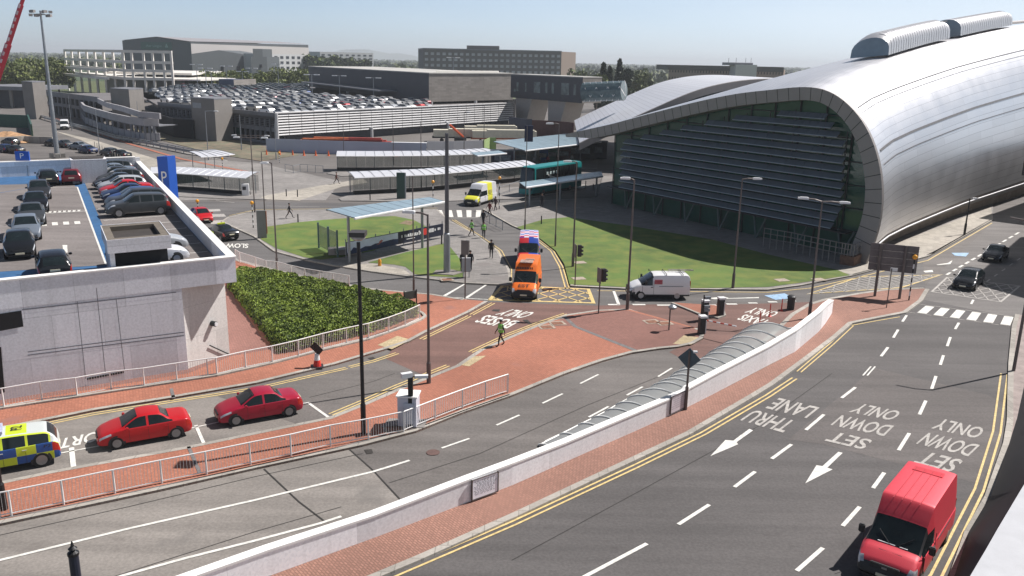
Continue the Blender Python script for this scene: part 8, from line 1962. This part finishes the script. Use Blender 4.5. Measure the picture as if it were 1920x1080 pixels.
for i, (x, yt, Y, wpx) in enumerate([(8, 112, 340, 46), (32, 114, 350, 44), (58, 112, 360, 46), (82, 110, 370, 40), (-15, 108, 345, 50), (105, 116, 380, 34)]):
    b_ = P(x, 120, Y); tree((b_.x, Y, 0), P(x, yt, Y).z, wpx/1600*Y*1.5, ['tree just right of the crane boom foot', 'second tree of the clump right of the crane', 'third tree of the clump left of the mast', 'tree just left of the floodlight mast', 'tree cut off by the left edge behind the crane', 'tree half hidden by the white precast frame'][i], [m_leafolive, m_leaf, m_leafy], 50+i, 2400, ls=.6)
for i, (x, yt, Y, wpx, kd) in enumerate([(1131, 119, 330, 16, 'cone'), (1143, 126, 330, 14, 'cone'), (1161, 112, 345, 16, 'cone'), (1172, 124, 340, 20, 'round'), (1120, 135, 320, 20, 'round'), (1092, 130, 420, 26, 'round'), (1195, 132, 380, 26, 'round'), (1205, 128, 520, 20, 'round')]):
    b_ = P(x, 140, Y); tree((b_.x, Y, 0), P(x, yt, Y).z, wpx/1600*Y*(1.9 if kd == 'cone' else 1.4), ['dark conifer left of the pair behind the glazed bridge', 'shorter dark conifer between taller ones', 'tallest dark conifer with a bare pointed top', 'dark round tree right of the tallest conifer', 'green round tree over the glazed footbridge', 'green tree just right of the office block end wall', 'green tree at the edge of the arched silver roof', 'small far tree left of the tan hotel'][i], [m_leafd] if i < 4 else [m_leaf, m_leafolive], 60+i, 1100, kd, ls=.9)
# far woodland
rg = np.random.RandomState(3); nb = 3600
Yw = 520*(rg.uniform(0, 1, nb)*7.5+1)**1.0; Xw = (rg.uniform(-.75, .72, nb))*Yw; keep = (Yw > 760) | (Xw > 40) & (Yw > 560); Xw, Yw = Xw[keep], Yw[keep]; nb = len(Xw)
hh = rg.uniform(5, 11, nb); per = 26; d = rg.normal(size=(nb*per, 3)); d /= np.linalg.norm(d, axis=1, keepdims=True); d[:, 2] = np.abs(d[:, 2])
cx = np.repeat(np.stack([Xw, Yw, hh*.25], 1), per, 0)+d*np.repeat(np.stack([hh*1.3, hh*1.0, hh*.75], 1), per, 0)*rg.uniform(.7, 1.05, (nb*per, 1))
o = leaves('woodland', cx, np.repeat(hh*.32, per)*rg.uniform(.7, 1.3, nb*per), [m_leaf, m_leafd, m_leafolive], np.repeat(rg.randint(0, 3, nb), per), None, 5); tag(o, 'distant woodland and hedgerows stretching to the horizon', 'woodland', None, 'stuff')
hb = MB(); rows = []
xs_h = np.linspace(-2600, -1100, 30); hv_ = [max(0, 95*math.exp(-((x+1950)/330)**2)+40*math.exp(-((x+1500)/200)**2)+6*math.sin(x*.02)) for x in xs_h]
hb.grid([[(x, 8600, -1) for x in xs_h], [(x, 8800, h_) for x, h_ in zip(xs_h, hv_)], [(x, 9400, h_*.9) for x, h_ in zip(xs_h, hv_)], [(x, 10200, -1) for x in xs_h]]); hb.xf(Matrix.Translation((350, 0, 0))); struct('hills', hb, m_far)

# hedge
hp = gp([(440, 517), (480, 520), (530, 526), (600, 541), (660, 553), (710, 564), (750, 574), (786, 588), (783, 598), (755, 608), (691, 630), (650, 640), (606, 650), (560, 662), (522, 668), (500, 640), (470, 600), (440, 562), (426, 543)], .0)
hpl = [(p.x, p.y) for p in hp]; xs0 = min(p[0] for p in hpl); xs1 = max(p[0] for p in hpl); ys0 = min(p[1] for p in hpl); ys1 = max(p[1] for p in hpl)
t = thing('hedge', (sum(p[0] for p in hpl)/len(hpl), sum(p[1] for p in hpl)/len(hpl), KZ), 'broad low clipped green hedge bed between the white car park and the railing', 'hedge'); ho = t['_o']
rg = np.random.RandomState(9); pts = []
def edged(x, y):
    m_ = 9
    for i in range(len(hpl)):
        ax, ay = hpl[i]; bx__, by = hpl[(i+1) % len(hpl)]; L2 = (bx__-ax)**2+(by-ay)**2; tt = max(0, min(1, ((x-ax)*(bx__-ax)+(y-ay)*(by-ay))/L2)); m_ = min(m_, math.hypot(x-ax-tt*(bx__-ax), y-ay-tt*(by-ay)))
    return m_
from mathutils import noise as mnoise
while len(pts) < 50000:
    x, y = rg.uniform(xs0, xs1), rg.uniform(ys0, ys1)
    if not inside(x, y, hpl): continue
    e = edged(x, y); hgt_ = .85*min(1, (e/.5))**.5+.28*mnoise.noise(Vector((x*.9, y*.9, 0)))+.16*mnoise.noise(Vector((x*2.6, y*2.6, 3)))
    z = hgt_*(1 if rg.rand() < .8 else rg.uniform(.2, 1)); pts.append((x-ho[0], y-ho[1], max(.03, z)))
pts = np.array(pts); clump = np.array([mnoise.noise(Vector((p[0]*.8, p[1]*.8, 7))) for p in pts]); mi_ = np.where(rg.rand(len(pts)) < .45+clump*.8, 0, np.where(rg.rand(len(pts)) < .5, 1, 2))
leaves('foliage', pts, rg.uniform(.05, .115, len(pts)), [leafmat('hedge_light', (.22, .29, .04), .3, 2), leafmat('hedge_mid', (.13, .185, .03), .3, 2), leafmat('hedge_dark', (.055, .085, .02), .3, 2)], mi_, t, 11, .3)
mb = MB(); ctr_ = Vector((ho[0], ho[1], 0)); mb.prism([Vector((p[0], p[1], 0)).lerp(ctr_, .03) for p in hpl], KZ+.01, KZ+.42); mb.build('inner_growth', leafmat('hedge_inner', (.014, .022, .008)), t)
# reflection-free clean up of helper property
for o in bpy.data.objects:
    if '_o' in o: del o['_o']

# ---- haze
hz_ = MB(); hz_.box((0, 6000, 60), (24000, 12600, 124.0)); hz_.v = [(x, y, -1.2 if z < 60 else 70.0) for x, y, z in hz_.v]
m_hz = bpy.data.materials.new('haze_air'); m_hz.use_nodes = True; n_ = m_hz.node_tree.nodes; n_.remove(n_['Principled BSDF']); pv = n_.new('ShaderNodeVolumePrincipled'); pv.inputs['Color'].default_value = (.84, .89, .93, 1); pv.inputs['Density'].default_value = .00020; pv.inputs['Anisotropy'].default_value = .2
m_hz.node_tree.links.new(pv.outputs[0], n_['Material Output'].inputs['Volume']); o = hz_.build('haze', m_hz); o['kind'] = 'stuff'; o['label'] = 'thin pale haze in the air over the whole place'; o['category'] = 'haze'
